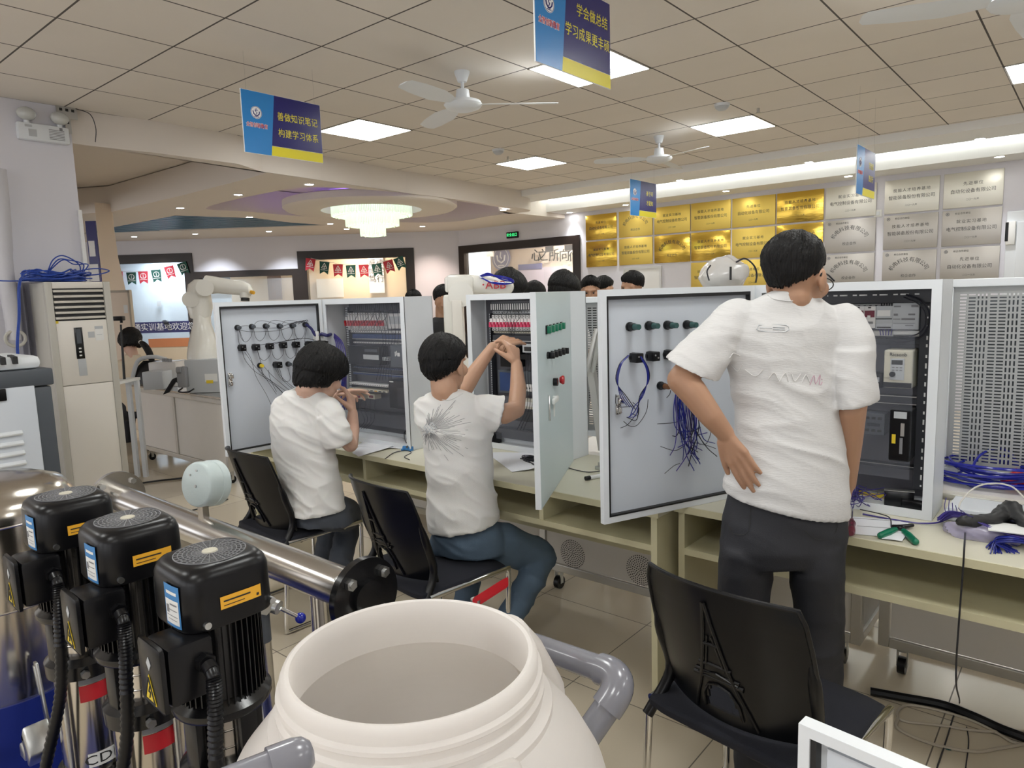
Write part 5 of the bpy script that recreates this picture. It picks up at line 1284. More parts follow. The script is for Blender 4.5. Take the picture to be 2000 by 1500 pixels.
# small ball valve with blue knob, and pipe fitting behind the near pump
kb = at(587,1207,d=1.75); ka = at(548,1188,d=1.72); kc = at(515,1180,d=1.70)
t = thing('ball_valve','small steel valve with a blue ball knob behind the nearest pump','valve',kc)
ob('body', MB().cyl(kc-V((.06,0,.0)),kc+(ka-kc)*.9,.017,n=20).cyl(kc-V((.02,0,.0)),kc-V((-.01,0,.0)),.026,n=6), 'zinc', t, world=True)
ob('neck', MB().cyl(kc-V((.02,0,.10)),kc-V((.02,0,0)),.022,n=20), 'dark_metal', t, world=True)
ob('lever', MB().cyl(ka,kb,.005,n=10), 'chrome', t, world=True); ob('knob', MB().ball(kb,.0135,14), 'ball_blue', t, world=True)
rl = at(935,1172,d=1.62); rr_ = at(982,1142,d=1.68)
t = thing('lever_valve','red lever handle rising behind the white barrel rim','handle',rl)
ob('grip', MB().obox((rl+rr_)/2,(rr_-rl)/2*1.25,V((.0,.013,0)),V((0,0,.013)),.005), 'red', t, world=True)
ob('stem', MB().cyl(rl-V((.02,0,.14)),rl-V((.01,0,0)),.012,n=12), 'zinc', t, world=True)

# ------------------------------------------------------------------ white plastic barrel
bc = at(803,1272,d=1.2); ZB = bc.z
t = thing('barrel','large open white plastic barrel with screw neck in the foreground','barrel',(bc.x,bc.y,0))
RM = .2135; RB = .348
prof = [(.001,.012),(RB*.80,.010),(RB*.95,.06),(RB,.18),(RB,ZB-.36),(RB*.99,ZB-.28),(RB*.945,ZB-.22),(RB*.86,ZB-.165),(RB*.765,ZB-.125),(RB*.715,ZB-.105),(RM*1.13,ZB-.098),(RM*1.125,ZB-.088),(RM*1.05,ZB-.080),(RM*1.045,ZB-.068),(RM*1.065,ZB-.064),(RM*1.065,ZB-.058),(RM*1.035,ZB-.053),(RM*1.035,ZB-.042),(RM*1.055,ZB-.038),(RM*1.05,ZB-.032),(RM*1.02,ZB-.027),(RM*1.02,ZB-.012),(RM*1.0,ZB-.003),(RM*.975,ZB),(RM*.945,ZB-.002),(RM*.93,ZB-.012),(RM*.925,ZB-.035),(RM*.95,ZB-.09),(RB*.70,ZB-.118),(RB*.84,ZB-.17),(RB*.92,ZB-.23),(RB*.965,ZB-.30),(RB*.965,.18),(RB*.92,.07),(RB*.75,.03),(.001,.028)]
bd = ob('body', MB().lathe(prof,96), 'barrel', t)
for a, w_ in ((81,.045),(-15,.05),(-98,.05)):
    an = math.radians(a); c_ = V((math.cos(an),math.sin(an),0)); s_ = V((-math.sin(an),math.cos(an),0))
    pr = [(RM*1.22,.012,-.070),(RM*1.27,.022,-.075),(RB*.87,.030,-.12),(RB*.985,.032,-.20),(RB*.995,.026,-.31)] if a != 81 else [(RM*1.10,.010,-.012),(RM*1.22,.026,-.022),(RB*.84,.036,-.075),(RB*.975,.040,-.17),(RB*.995,.03,-.30)]
    m = MB().loft([(c_*(r_-.03)+V((0,0,ZB+dz-.02)), s_*w_*(1+.25*i/3), (c_*.5+V((0,0,1))).normalized()*hh) for i,(r_,hh,dz) in enumerate(pr)],20)
    ob('carry_lug', m, 'barrel', t)
# PVC dosing pipes
def pvc(name, label, pts, r, cap=False):
    t = thing(name, label, 'pipe', pts[0], 0, 'grey pvc pipes')
    for i in range(len(pts)-1):
        d_ = (pts[i+1]-pts[i]); L_ = d_.length; d_.normalize()
        ob('pipe', MB().cyl(pts[i]+d_*(r*1.2 if i else 0), pts[i+1]-d_*(r*1.2 if i < len(pts)-2 else 0), r, n=32), 'pvc', t, world=True)
    for i in range(1,len(pts)-1):
        a_ = (pts[i-1]-pts[i]).normalized(); b_ = (pts[i+1]-pts[i]).normalized(); k_ = r*2.1
        P_ = [pts[i]+a_*k_*1.25]+[pts[i]+a_*k_*(1-s)**2+b_*k_*s**2 for s in np.linspace(0,1,10)]+[pts[i]+b_*k_*1.25]
        ob('elbow', MB().tube(P_,r*1.2,28), 'pvc', t, world=True)
    if cap:
        d_ = (pts[-1]-pts[-2]).normalized(); ob('end_cap', MB().tube([pts[-1]-d_*.03,pts[-1],pts[-1]+d_*r*.6,pts[-1]+d_*r*1.0,pts[-1]+d_*r*1.15],[r*1.18,r*1.18,r*1.05,r*.7,r*.1],28), 'pvc', t, world=True)
    return t
e0 = at(1225,1325,d=1.50)
pvc('pvc_pipe','grey plastic pipe with elbow beside the white barrel', [at(1000,1245,d=1.80), e0, at(1120,1475,d=1.46)], .029)
pvc('pvc_pipe','short grey plastic pipe with rounded end at the bottom edge before the barrel', [at(380,1560,d=.80), at(575,1482,d=.86)], .021, True)

# ------------------------------------------------------------------ robots
def robot_base(t, s, m='robot'):
    ob('base', MB().sq_loft([(0,.09*s,.11*s),(.03*s,.09*s,.11*s),(.05*s,.075*s,.09*s),(.16*s,.07*s,.085*s),(.2*s,.075*s,.075*s)],28,4), m, t)
p = at(392,700,d=6.35)
t = thing('industrial_robot','white robot arm wrapped in film on the left workstation, arm reaching right','robot arm',p,0,'white robot arms')
sc_ = 6.35/FPX
def J(u, v, dd=0): return at(u,v,d=6.35+dd)
ob('base', MB().loft([(J(396,700),_R*.13,V((-_r.y,_r.x,0))*.14),(J(396,690),_R*.13,V((-_r.y,_r.x,0))*.14),(J(397,668),_R*.125,V((-_r.y,_r.x,0))*.12),(J(396,652),_R*.105,V((-_r.y,_r.x,0))*.10),(J(395,632),_R*.075,V((-_r.y,_r.x,0))*.09),(J(394,612),_R*.07,V((-_r.y,_r.x,0))*.09)],24), 'robot', t, world=True)
ob('lower_arm', MB().loft([(J(392,618),_R*.09,V((0,0,1))*.02+V((-_r.y,_r.x,0))*.09),(J(390,600),_R*.115,V((-_r.y,_r.x,0))*.10),(J(388,575),_R*.105,V((-_r.y,_r.x,0))*.10),(J(390,556),_R*.10,V((-_r.y,_r.x,0))*.10),(J(396,546),_R*.07,V((-_r.y,_r.x,0))*.08)],24), 'robot', t, world=True)
ob('shoulder_cap', MB().cyl(J(372,585,-.13),J(372,585,.12),.07,n=24).cyl(J(400,562,-.14),J(400,562,.13),.075,n=24), 'robot', t, world=True)
ob('upper_arm', MB().loft([(J(405,556),V((0,0,1))*.085,V((-_r.y,_r.x,0))*.09),(J(425,557),V((0,0,1))*.075,V((-_r.y,_r.x,0))*.08),(J(455,561),V((0,0,1))*.068,V((-_r.y,_r.x,0))*.07),(J(478,563),V((0,0,1))*.065,V((-_r.y,_r.x,0))*.065),(J(489,566),V((0,0,1))*.05,V((-_r.y,_r.x,0))*.05),(J(493,569),V((0,0,1))*.02,V((-_r.y,_r.x,0))*.02)],24), 'robot', t, world=True)
ob('wrist', MB().cyl(J(479,568),J(479,582),.052,.045,24), 'robot', t, world=True); ob('tool_flange', MB().cyl(J(479,582),J(479,588),.038,n=20), 'black', t, world=True)
ob('connector', MB().cyl(J(490,570,-.03),J(496,572,-.04),.016,n=10), 'orange', t, world=True)
# pedestal box, controller, teach pendant, small boxes on the left workstation
ZW_ = .776
def boxat(name, label, cat, u0, v0, u1, v1, d, m, dep=.25, bev=.01, zb=ZW_):
    a, b = at(u0,v0,d=d), at(u1,v1,d=d); c = (a+b)/2; w_ = (b-a).dot(_r)/2; z1 = a.z
    t = thing(name, label, cat, (c.x,c.y,zb)); y_ = V((-_r.y,_r.x,0))
    ob('body', MB().obox(y_*dep/2+V((0,0,(z1-zb)/2)), _r*w_, y_*dep/2, V((0,0,(z1-zb)/2)), bev), m, t)
    return t, w_, z1-zb, y_
t, w_, h_, y_ = boxat('robot_controller','grey robot pedestal box with a yellow and white label','controller',360,703,432,755,6.2,'label_gray',.4)
ob('label', MB().obox(_r*(w_*.45)+V((0,0,h_*.45))-y_*.003, _r*.055, y_*.001, (0,0,.035)), 'label_white', t, smooth=False); ob('yellow_label', MB().obox(_r*(w_*.36)+V((0,0,h_*.33))-y_*.005, _r*.03, y_*.001, (0,0,.014)), 'yellow', t, smooth=False)
ob('connector', MB().obox(-_r*(w_*1.05)+V((0,0,h_*.5)), _r*.04, y_*.06, (0,0,.09), .01).cyl(-_r*w_*1.0+V((0,0,h_*.72))-y_*.05,-_r*w_*1.25+V((0,0,h_*.72))-y_*.05,.03,n=14), 'gray_ink', t)
t, w_, h_, y_ = boxat('storage_box','small pale box on the left workstation','box',277,727,318,752,6.55,'label_gray',.2)
t, w_, h_, y_ = boxat('clear_tray','clear plastic tray of small parts behind the pale box','tray',290,708,345,748,6.75,'plastic_film',.25)
for k in range(3): ob('part', MB().box((-.08+.06*k,.04,h_),(-.05+.06*k,.07,h_+.03)), 'gray_ink', t, smooth=False)
tp = at(333,738,d=6.2)
t = thing('teach_pendant','black teach pendant with cable leaning before the grey robot pedestal','teach pendant',(tp.x,tp.y,ZW_))
ob('body', MB().obox((0,0,.075),_r*.03+V((0,0,.01)),V((-_r.y,_r.x,0))*.015,V((0,0,.07))+_r*.05,.008), 'black', t); ob('cord', MB().tube(catmull([_r*.04+V((0,0,.12)),_r*.10+V((0,0,.06)),_r*.06+V((0,0,.02)),_r*.14+V((0,0,.012)),_r*.2+V((0,0,.04))],6),.007,6), 'black_wire', t)
# middle robot behind the middle cabinet
p = at(905,640,y=3.32)
t = thing('industrial_robot','white robot arm with blue cables above the middle cabinet','robot arm',(p.x,3.32,.813),0,'white robot arms')
DD = (p-V((0,0,CAMZ))).dot(_f)
def J(u, v, dd=0): return at(u,v,d=DD+dd)
yb = V((-_r.y,_r.x,0)); px = DD/FPX
ob('base', MB().loft([(J(893,800),_R*30*px,yb*.10),(J(893,760),_R*28*px,yb*.1),(J(893,700),_R*24*px,yb*.08)],24), 'robot', t, world=True)
ob('column', MB().obox(J(888,640),_R*19*px,yb*.07,V((0,0,64*px)),.02).cyl(J(900,575,-.10),J(900,575,.08),24*px,n=28), 'robot', t, world=True)
ob('column_cover', MB().obox(J(894,640,-.085),_R*10*px,yb*.01,V((0,0,52*px)),.008), 'ac_white', t, world=True)
ob('elbow_housing', MB().obox(J(900,555),_R*26*px+V((0,0,0)),yb*.085,V((0,0,18*px)),.025).obox(J(880,556),_R*10*px,yb*.07,V((0,0,15*px)),.015), 'robot', t, world=True)
ob('upper_arm', MB().cyl(J(915,556),J(945,557),20*px,17*px,28).cyl(J(945,557),J(988,560),17.5*px,16*px,28).ball(J(988,560),16*px,12), 'robot', t, world=True)
f = frame(J(968,557,-17.5*px-.006),_R,V((0,0,1))); ob('lettering', text_bm('ABB',.075,f,ext=.004), 'red', t, smooth=False)
ob('lettering_dot', MB().cyl(J(944,556,-18*px),J(944,556,-16*px),.006,n=10), 'red', t)
bpy.data.objects[-1] if False else None
for k in range(3):
    m = MB().tube(catmull([J(938,540-k,-.04),J(955,538-2*k,-.10),J(980,540+3*k,-.11),J(1000,546+2*k,-.08),J(1002,552,-.06),J(985,553+k,-.12),J(962,551+k,-.13),J(945,545,-.10),J(938,541,-.05)],6),.005,6)
    ob('air_hose', m, 'hose_blue', t, world=True)
for o in bpy.data.objects:
    if o.name.startswith('lettering_dot') : o.data.transform(wm(t).inverted())
for o in [c for c in t.children if c.name.startswith('lettering') and not c.name.startswith('lettering_dot')]: o.data.transform(wm(t).inverted())
# wrapped robot behind the right cabinet
p = at(1412,600,y=3.2); DD = (p-V((0,0,CAMZ))).dot(_f); px = DD/FPX
t = thing('industrial_robot','robot wrapped in cloudy plastic film above the right cabinet door','robot arm',(p.x,3.2,.753),0,'white robot arms')
ob('arm', MB().limb([(J(1412,720),.06),(J(1410,600),.06),(J(1400,560),.055),(J(1415,530),.05),(J(1435,535),.045)],16), 'robot', t, world=True)
m = MB().ball(J(1416,536),1,20,(46*px,.13,32*px))
for v in m.bm.verts: v.co += V(noise.noise_vector(v.co*14))*.022+V(noise.noise_vector(v.co*40))*.006
ob('film_cover', m, 'plastic_film', t, world=True)
m = MB().tube(catmull([J(1385,548,-.12),J(1381,530,-.12),J(1388,518,-.12)],6),.0035,6).tube(catmull([J(1438,512,-.1),J(1455,505,-.08),J(1472,518,-.05),J(1478,535,-.03),J(1476,552,-.02)],6),.004,6)
ob('cable', m, 'black_wire', t, world=True)
ob('rib', MB().obox(J(1427,534,-.135),_R*.004,yb*.004,V((0,0,.03))), 'ink', t, world=True)
# ------------------------------------------------------------------ chairs with tower cut-out backs
def chair(label, loc, rz):
    t = thing('chair', label, 'chair', loc, rz, 'black chairs with tower backs')
    W_ = .235
    # seat
    m = MB(); n = 16; rows = []
    def seat_pt(i, j, top):
        x = (i/n*2-1); y = (j/n*2-1)
        k = 1-.06*max(0,abs(x)-.7)/.3*abs(y)
        z = .455+(.014*(1-x**4)*(1-y**4) if top else -.028)-.012*max(0,y-.6)/.4
        return V((x*.245*k, y*.225*k, z))
    T_ = [[m.bm.verts.new(seat_pt(i,j,True)) for j in range(n+1)] for i in range(n+1)]
    B_ = [[m.bm.verts.new(seat_pt(i,j,False)) for j in range(n+1)] for i in range(n+1)]
    for i in range(n):
        for j in range(n):
            m.bm.faces.new((T_[i][j],T_[i+1][j],T_[i+1][j+1],T_[i][j+1])); m.bm.faces.new((B_[i][j],B_[i][j+1],B_[i+1][j+1],B_[i+1][j]))
    for i in range(n):
        for (j) in (0,n):
            m.bm.faces.new((T_[i][j],T_[i+1][j],B_[i+1][j],B_[i][j]) if j else (T_[i][j],B_[i][j],B_[i+1][j],T_[i+1][j]))
            m.bm.faces.new((T_[j][i],T_[j][i+1],B_[j][i+1],B_[j][i]))
    ob('seat', m, 'black_fabric', t, bev=.008)
    # backrest shell, z .47 to .86, wrapped a little forward at its sides
    def bk(u, v, off=0):            # u -1..1, v 0..1
        wv = .208+.012*math.sin(v*3.0)-.02*max(0,v-.9)*5*abs(u)
        x = u*wv; y = -.222-.075*v-.02*v*v+.075*u*u+(.02*(1-v)**2)
        return V((x, y+off, .475+.395*v-.020*u*u*v*(1 if v > .8 else v)))
    NU, NV = 48, 44; m = MB(); g = {}
    def hole(u, v):                 # arch at the foot of the tower and two slits
        x, z = (u+.0)*.225, v*.395
        if .035 < z < .115 and abs(x) < .050-.30*max(0,z-.035)**1.0 and (x/.052)**2+((z-.035)/.082)**2 < 1: return True
        return False
    for i in range(NU+1):
        for j in range(NV+1): g[i,j] = m.bm.verts.new(bk(i/NU*2-1, j/NV))
    for i in range(NU):
        for j in range(NV):
            if not hole((i+.5)/NU*2-1, (j+.5)/NV): m.bm.faces.new((g[i,j],g[i+1,j],g[i+1,j+1],g[i,j+1]))
    bmesh.ops.delete(m.bm, geom=[v for v in m.bm.verts if not v.link_faces], context='VERTS')
    bmesh.ops.solidify(m.bm, geom=m.bm.faces[:], thickness=.006)
    br = ob('backrest', m, 'black', t)
    m = MB()
    def rl(pts, r=.0035):
        P = [bk(x/.225, z/.395, -.003) for x, z in pts]; m.tube(P, r, 6)
    for s in (-1,1):
        rl([(s*.092,.012),(s*.074,.06),(s*.052,.115),(s*.036,.17),(s*.024,.225),(s*.012,.29),(s*.002,.355)],.0045)
        rl([(s*.056,.03),(s*.050,.075),(s*.030,.108),(0,.118)])
        rl([(s*.056,.135),(s*.0,.15)],.003); rl([(s*.026,.165),(s*.006,.26)],.0025)
    rl([(-.070,.130),(.070,.130)],.006); rl([(-.062,.145),(.062,.145)],.004); rl([(-.045,.172),(.045,.172)],.005); rl([(-.020,.235),(.020,.235)],.005)
    ob('tower_relief', m, 'black', br)
    m = MB()
    for k in range(9): m.obox(bk(0,.24+.0,-.0045)+V((-.028+.007*k,0,0)),(.002,0,0),(0,.001,0),(0,0,.02))
    ob('rim', MB().tube([bk(-1,v_) for v_ in np.linspace(0,1,12)]+[bk(u_,1) for u_ in np.linspace(-.95,.95,16)]+[bk(1,v_) for v_ in np.linspace(1,0,12)],.006,8), 'black', br)
    for s in (-1,1):
        ob('upright_sleeve', MB().tube(catmull([bk(s*.95,.66,.010),bk(s*.97,.42,.004),bk(s*.97,.1,.0),V((s*.232,-.215,.40))],5),[.004,.009,.012,.014]+[.016]*12,12), 'black', t)
        x = s*.238
        path = [(x,-.200,.405),(x,-.215,.20),(x,-.228,.03),(x,-.222,.014),(x,-.20,.011),(x,.10,.011),(x,.175,.011),(x,.195,.02),(x,.202,.05),(x,.205,.25),(x,.212,.40),(x,.205,.428),(x,.18,.436),(x,-.19,.436)]
        ob('leg', MB().tube(catmull(path,5),.011,12), 'chrome', t)
    ob('cross_bar', MB().cyl((-.238,-.12,.43),(.238,-.12,.43),.010,n=10).cyl((-.238,.12,.43),(.238,.12,.43),.010,n=10), 'chrome', t)
    return t
CH1 = chair('black chair with tower cut-out back carrying the left seated person', (-3.08,1.925,0), math.radians(-4))
CH2 = chair('black chair with tower cut-out back carrying the middle seated person', (-2.085,1.915,0), math.radians(-7))
CH3 = chair('empty black chair with tower cut-out back nearest the camera', (-.635,1.775,0), math.radians(-8))

# ------------------------------------------------------------------ people
def remesh(m, name, mt, parent, vox, smooth=6, wr=0, ws=9, seed=0, fac=.5, **kw):
    me = bpy.data.meshes.new(name); bmesh.ops.recalc_face_normals(m.bm, faces=m.bm.faces); m.bm.to_mesh(me); m.bm.free()
    o = bpy.data.objects.new(name, me); COL.objects.link(o)
    r = o.modifiers.new('r','REMESH'); r.mode = 'VOXEL'; r.voxel_size = vox; r.adaptivity = 0
    s = o.modifiers.new('s','SMOOTH'); s.factor = fac; s.iterations = smooth
    me2 = baked(o); bpy.data.objects.remove(o); bpy.data.meshes.remove(me); me2.name = name
    if wr:
        nv = len(me2.vertices); co = np.empty(nv*3,'f'); no = np.empty(nv*3,'f')
        me2.vertices.foreach_get('co',co); me2.vertices.foreach_get('normal',no); co = co.reshape(-1,3); no = no.reshape(-1,3)
        d = np.empty(nv,'f'); sv = V((seed*3.1,seed*1.7,seed))
        for i in range(nv):
            p = V(co[i]); h = p.x*.76+p.y*.65; q = V((h*ws*.50, (p.y*.76-p.x*.65)*ws*.5, (p.z+.45*h)*ws*1.35))+sv
            q += V(noise.noise_vector(p*3.2+sv))*.55
            a = 1-abs(noise.noise(q)); b = 1-abs(noise.noise(q*2.1+V((5,2,1))))
            d[i] = wr*(1.5*(a**3-.5)+.6*(b**3-.5))
        co += no*d[:,None]; me2.vertices.foreach_set('co',co.ravel()); me2.update()
    o = obm(name, me2, mt, parent, True, **kw)
    if parent is not None: me2.transform(wm(parent).inverted())
    return o
def head_frame(c, F, U):
    F = V(F).normalized(); U = V(U); U = (U-F*U.dot(F)).normalized(); R_ = F.cross(U)
    return Matrix(((R_.x,F.x,U.x,c[0]),(R_.y,F.y,U.y,c[1]),(R_.z,F.z,U.z,c[2]),(0,0,0,1)))
def add_head(m, H_, s=1):
    h = MB()
    h.ball((0,-.012,.022),1,16,(.074*s,.094*s,.088*s)); h.ball((0,.018,-.035),1,14,(.060*s,.068*s,.072*s)); h.ball((0,.058*s,-.088*s),.020*s,8,(1.3,1,1))
    h.limb([((0,.084*s,.012*s),.008*s),((0,.104*s,-.024*s),.012*s)],8); h.limb([((-.02*s,.080*s,-.053*s),.007*s),((.02*s,.080*s,-.053*s),.007*s)],8)
    h.limb([((-.045*s,.072*s,.030*s),.009*s),((-.012*s,.084*s,.028*s),.008*s)],8); h.limb([((.045*s,.072*s,.030*s),.009*s),((.012*s,.084*s,.028*s),.008*s)],8)
    for q in (-1,1):
        h.ball((q*.079*s,-.010*s,-.008*s),1,8,(.010*s,.021*s,.033*s)); h.ball((q*.076*s,-.002*s,-.034*s),1,6,(.009*s,.012*s,.012*s)); h.ball((q*.045*s,.048*s,-.018*s),.028*s,8)
    h.limb([((0,-.022*s,-.03*s),.055*s),((0,-.010*s,-.085*s),.050*s)],14)
    bmesh.ops.transform(h.bm, matrix=H_, verts=h.bm.verts); t_ = bpy.data.meshes.new('t'); h.bm.to_mesh(t_); m.bm.from_mesh(t_); bpy.data.meshes.remove(t_); h.bm.free()
def hair(parent, H_, s, style, name='hair', mt='hair', seed=1):
    """shell round the skull; style: (thickness top, back low edge, side low edge, fringe low edge, fade)"""
    tt, zb, zs, zf, fade = style[:5]; hang = style[5] if len(style) > 5 else .5; rr = random.Random(seed)
    nu, nv = 150, 64; m = MB(); G = []
    for j in range(nv+1):
        th = math.pi*j/nv; row = []
        for i in range(nu):
            ph = 2*math.pi*i/nu; d = V((math.sin(th)*math.sin(ph), math.sin(th)*math.cos(ph), math.cos(th)))   # ph 0 = face
            fr = max(0,math.cos(ph)); bk_ = max(0,-math.cos(ph)); sd = 1-abs(math.cos(ph))
            low = (zf*fr**.6+zb*bk_**.6+zs*sd)/max(1e-6,(fr**.6+bk_**.6+sd))
            low += .007*noise.noise(V((math.sin(ph)*6,math.cos(ph)*6,seed)))+.009*noise.noise(V((math.sin(ph)*19,math.cos(ph)*19,seed)))
            z = d.z*.100
            k = min(1,max(0,(z-low)/(.024+fade*(bk_+sd*.6))))
            th_ = tt*(.55+.45*max(0,d.z)**.5+.25*bk_)*(k**(.5 if fade < .03 else .85))
            sw = ph+.5*d.z+.3*noise.noise(V((d.x*2,d.y*2,seed))); st = .0016*noise.noise(V((math.sin(sw)*11,math.cos(sw)*11,d.z*1.6+seed)))+.0024*noise.noise(V((math.sin(sw)*34,math.cos(sw)*34,d.z*1.2)))
            hz = math.hypot(d.x,d.y); hk = 1 if d.z > 0 or hz < 1e-4 else (1-hang)+hang*min(3,1/max(hz,.3))
            e = V((.0745*d.x*hk,.0945*d.y*hk,.0895*d.z))
            if z < low: p = V((.0745*d.x,.0945*d.y,.0895*d.z))*.80
            else: p = e+d*(th_+st*k*1.6+.0015)
            row.append(m.bm.verts.new(H_ @ (V((0,-.012,.022))*s+p*s)))
        G.append(row)
    for j in range(nv):
        for i in range(nu): m.bm.faces.new((G[j][i],G[j][(i+1)%nu],G[j+1][(i+1)%nu],G[j+1][i]))
    bmesh.ops.remove_doubles(m.bm, verts=m.bm.verts, dist=1e-6)
    return ob(name, m, mt, parent, world=True)
def add_hand(m, W_, D_, N_, side, curl=(.5,.6,.7,.8), spread=.10, thumb=(.5,.6), s=1.0):
    """W_ wrist, D_ direction of the fingers, N_ palm normal, side = +1 thumb along D x N"""
    D_ = V(D_).normalized(); N_ = V(N_); N_ = (N_-D_*N_.dot(D_)).normalized(); T_ = D_.cross(N_)*side
    W_ = V(W_)
    K = []
    for i in range(4):
        off = (.030-.0195*i)*s; K.append(W_+D_*(.090-.004*abs(i-1)-(.007 if i == 3 else 0))*s+T_*off)
    for k_ in K: m.limb([(W_+(k_-W_)*.05,.020*s),(W_+(k_-W_)*.55,.0145*s),(k_,.0115*s)],10)
    m.ball(W_+D_*.045*s,1,10,(.030*s,.030*s,.016*s)) if False else None
    L_ = [(.043,.026,.020),(.048,.030,.021),(.045,.028,.020),(.035,.021,.018)]
    for i in range(4):
        a = 0; p = K[i]; ch = [(p,.0098*s)]; sp = spread*(1.5-i)
        for j, (l, b) in enumerate(zip(L_[i],(1.0,1.1,.7))):
            a += curl[i]*b
            d = (D_*math.cos(a)+N_*math.sin(a)); d = (d+T_*sp*math.cos(a)).normalized()
            p = p+d*l*s; ch.append((p,(.0092,.0084,.0072)[j]*s))
        m.limb(ch,10)
    b0 = W_+D_*.022*s+T_*.022*s; a = thumb[0]
    d = (D_*math.cos(a)*.8+T_*math.sin(a)+N_*thumb[1]*.6).normalized(); p1 = b0+d*.042*s
    d2 = (d+D_*.35+N_*thumb[1]*.5).normalized(); p2 = p1+d2*.032*s; d3 = (d2+D_*.3+N_*thumb[1]*.3).normalized(); p3 = p2+d3*.025*s
    m.limb([(b0,.0165*s),(p1,.0125*s),(p2,.0105*s),(p3,.0085*s)],10)
    return [k_ for k_ in K]
def ellip(c, a, ra, b, rb): return (V(c), V(a).normalized()*ra, V(b).normalized()*rb)
def torso(rings, n=40): return MB().loft(rings, n)
def shoe(parent, ankle, d, L_=.25):
    d = V(d); d.z = 0; d.normalize(); s_ = V((-d.y,d.x,0)); a = V((ankle[0],ankle[1],0))
    R = [(a-d*.07,.026,.035,.03),(a-d*.03,.036,.045,.042),(a+d*.04,.040,.040,.040),(a+d*.10,.046,.030,.032),(a+d*.15,.044,.026,.026),(a+d*.18,.026,.018,.018)]
    m = MB().loft([(c+V((0,0,h)), s_*w, V((0,0,h))) for c,w,h,_h in R],18)
    return ob('shoe', m, 'shoe', parent, world=True)
def on_surface(o, pts, r, mt, name, lift=.0015, n=5, d=None):
    """thin printed strokes laid on a garment where the photo shows them"""
    me = o.data; b = BVHTree.FromPolygons([v.co for v in me.vertices],[p.vertices for p in me.polygons]); inv = wm(o).inverted()
    m = MB(); cam_l = inv @ V((0,0,CAMZ)); made = 0
    for st in pts:
        Q = []
        for (u,v) in st:
            dr = (inv.to_3x3() @ ray(u,v)).normalized(); h = b.ray_cast(cam_l, dr)
            if h[0] is not None: Q.append(h[0]-dr*lift)
        if len(Q) > 1:
            m.tube(catmull(Q,3) if len(Q) > 2 else Q, r, n); made += 1
    return ob(name, m, mt, o)

# ---- standing man on the right
def K3(u, v, dd=0): return at(u,v,d=2.05+dd)
px = 2.05/FPX; fw_ = V((_f.x,_f.y,0)).normalized(); RR = V((_R.x,_R.y,0)).normalized()
vd = V((ray(1530,760).x,ray(1530,760).y,0)).normalized(); rt = V((vd.y,-vd.x,0)); UP = V((0,0,1))
base = K3(1525,900); base.z = 0
t = thing('person', 'standing person with back turned, white printed T-shirt and charcoal trousers, hand on hip', 'person', base)
m = MB()
Hc = K3(1557,549,.03); hF = vd*.84+rt*.42-UP*.24; Hm = head_frame(Hc, hF, UP+vd*.25)
add_head(m, Hm, 1.0)
NB = K3(1545,600,.0); m.limb([(Hm@V((0,-.03,-.06)),.054),(K3(1548,580,.035),.052),(K3(1542,625,.055),.046),(K3(1530,760,.06),.08),(K3(1530,930,.06),.085)],16)
sL, sR = K3(1425,628,.02), K3(1662,640,.02)
m.limb([(K3(1545,640,.03),.045),(sL,.03)],12).limb([(K3(1545,640,.03),.045),(sR,.03)],12)
eL, wL = K3(1330,742,-.05), K3(1416,846,-.062)
m.limb([(sL,.034),(K3(1385,680,-.02),.044),(eL,.040),(K3(1352,764,-.06),.041),(K3(1388,812,-.07),.034),(wL,.026)],14)
add_hand(m, wL, rt*.46-UP*.86-vd*.10, V(vd*.9+rt*.3), -1, (.10,.08,.10,.14), .03, (.4,.2), .96)
eR, wR = K3(1664,800,.0), K3(1655,945,.14)
m.limb([(sR,.034),(K3(1672,720,-.01),.045),(eR,.040),(K3(1660,860,.06),.036),(wR,.026)],14)
add_hand(m, wR, K3(1648,1000,.22)-wR, -rt, 1, (.4,.45,.5,.5), .04, (.5,.5), 1.0)
b_ = remesh(m,'body','skin_tan',t,.0042,4)
hair(t, Hm, 1.03, (.026,-.070,.000,.05,.085,.10), seed=3)
for q in (-1,1): ob('eye', MB().ball(Hm@V((q*.031,.0735,.004)),.009,8), 'ink', t, world=True)
g = MB().tube([Hm@V(p) for p in ((.080,-.02,.012),(.079,.03,.014),(.072,.088,.012))],.0025,6).tube([Hm@V(p) for p in ((-.080,-.02,.012),(-.079,.03,.014),(-.072,.088,.012))],.0025,6).tube([Hm@V(p) for p in ((.082,-.018,.012),(.082,-.030,-.004))],.003,6)
for q in (-1,1): g.tube([Hm@V((q*.036+.030*math.cos(a),.092+.006*math.cos(a*2),.004+.022*math.sin(a))) for a in np.linspace(0,2*math.pi,20)],.0018,6)
ob('glasses', g, 'black', t, world=True)
# T-shirt: rings from hem to neck
def ring3(uL, uR, v, dep, dd=.03, vL=None, vR=None):
    a = K3(uL,vL if vL else v,dd); b = K3(uR,vR if vR else v,dd); return ((a+b)/2, (b-a)/2, vd*dep)
R_ = [ring3(1410,1660,0,.136,.04,950,1012),ring3(1414,1661,0,.137,.04,925,975),ring3(1424,1657,0,.134,.04,880,905),ring3(1432,1650,840,.128,.045),ring3(1432,1645,790,.122,.045),ring3(1424,1645,740,.120,.045),ring3(1412,1650,700,.118,.04),ring3(1402,1660,665,.110,.035),ring3(1406,1668,0,.098,.03,636,640),ring3(1420,1660,0,.085,.03,612,622),ring3(1450,1635,0,.075,.025,594,602),ring3(1485,1605,0,.066,.02,580,586),ring3(1500,1594,0,.060,.02,573,578)]
m = torso(R_,48)
m.limb([(K3(1440,622,.03),.062),(K3(1405,655,.0),.064),(K3(1378,688,-.025),.058)],18)
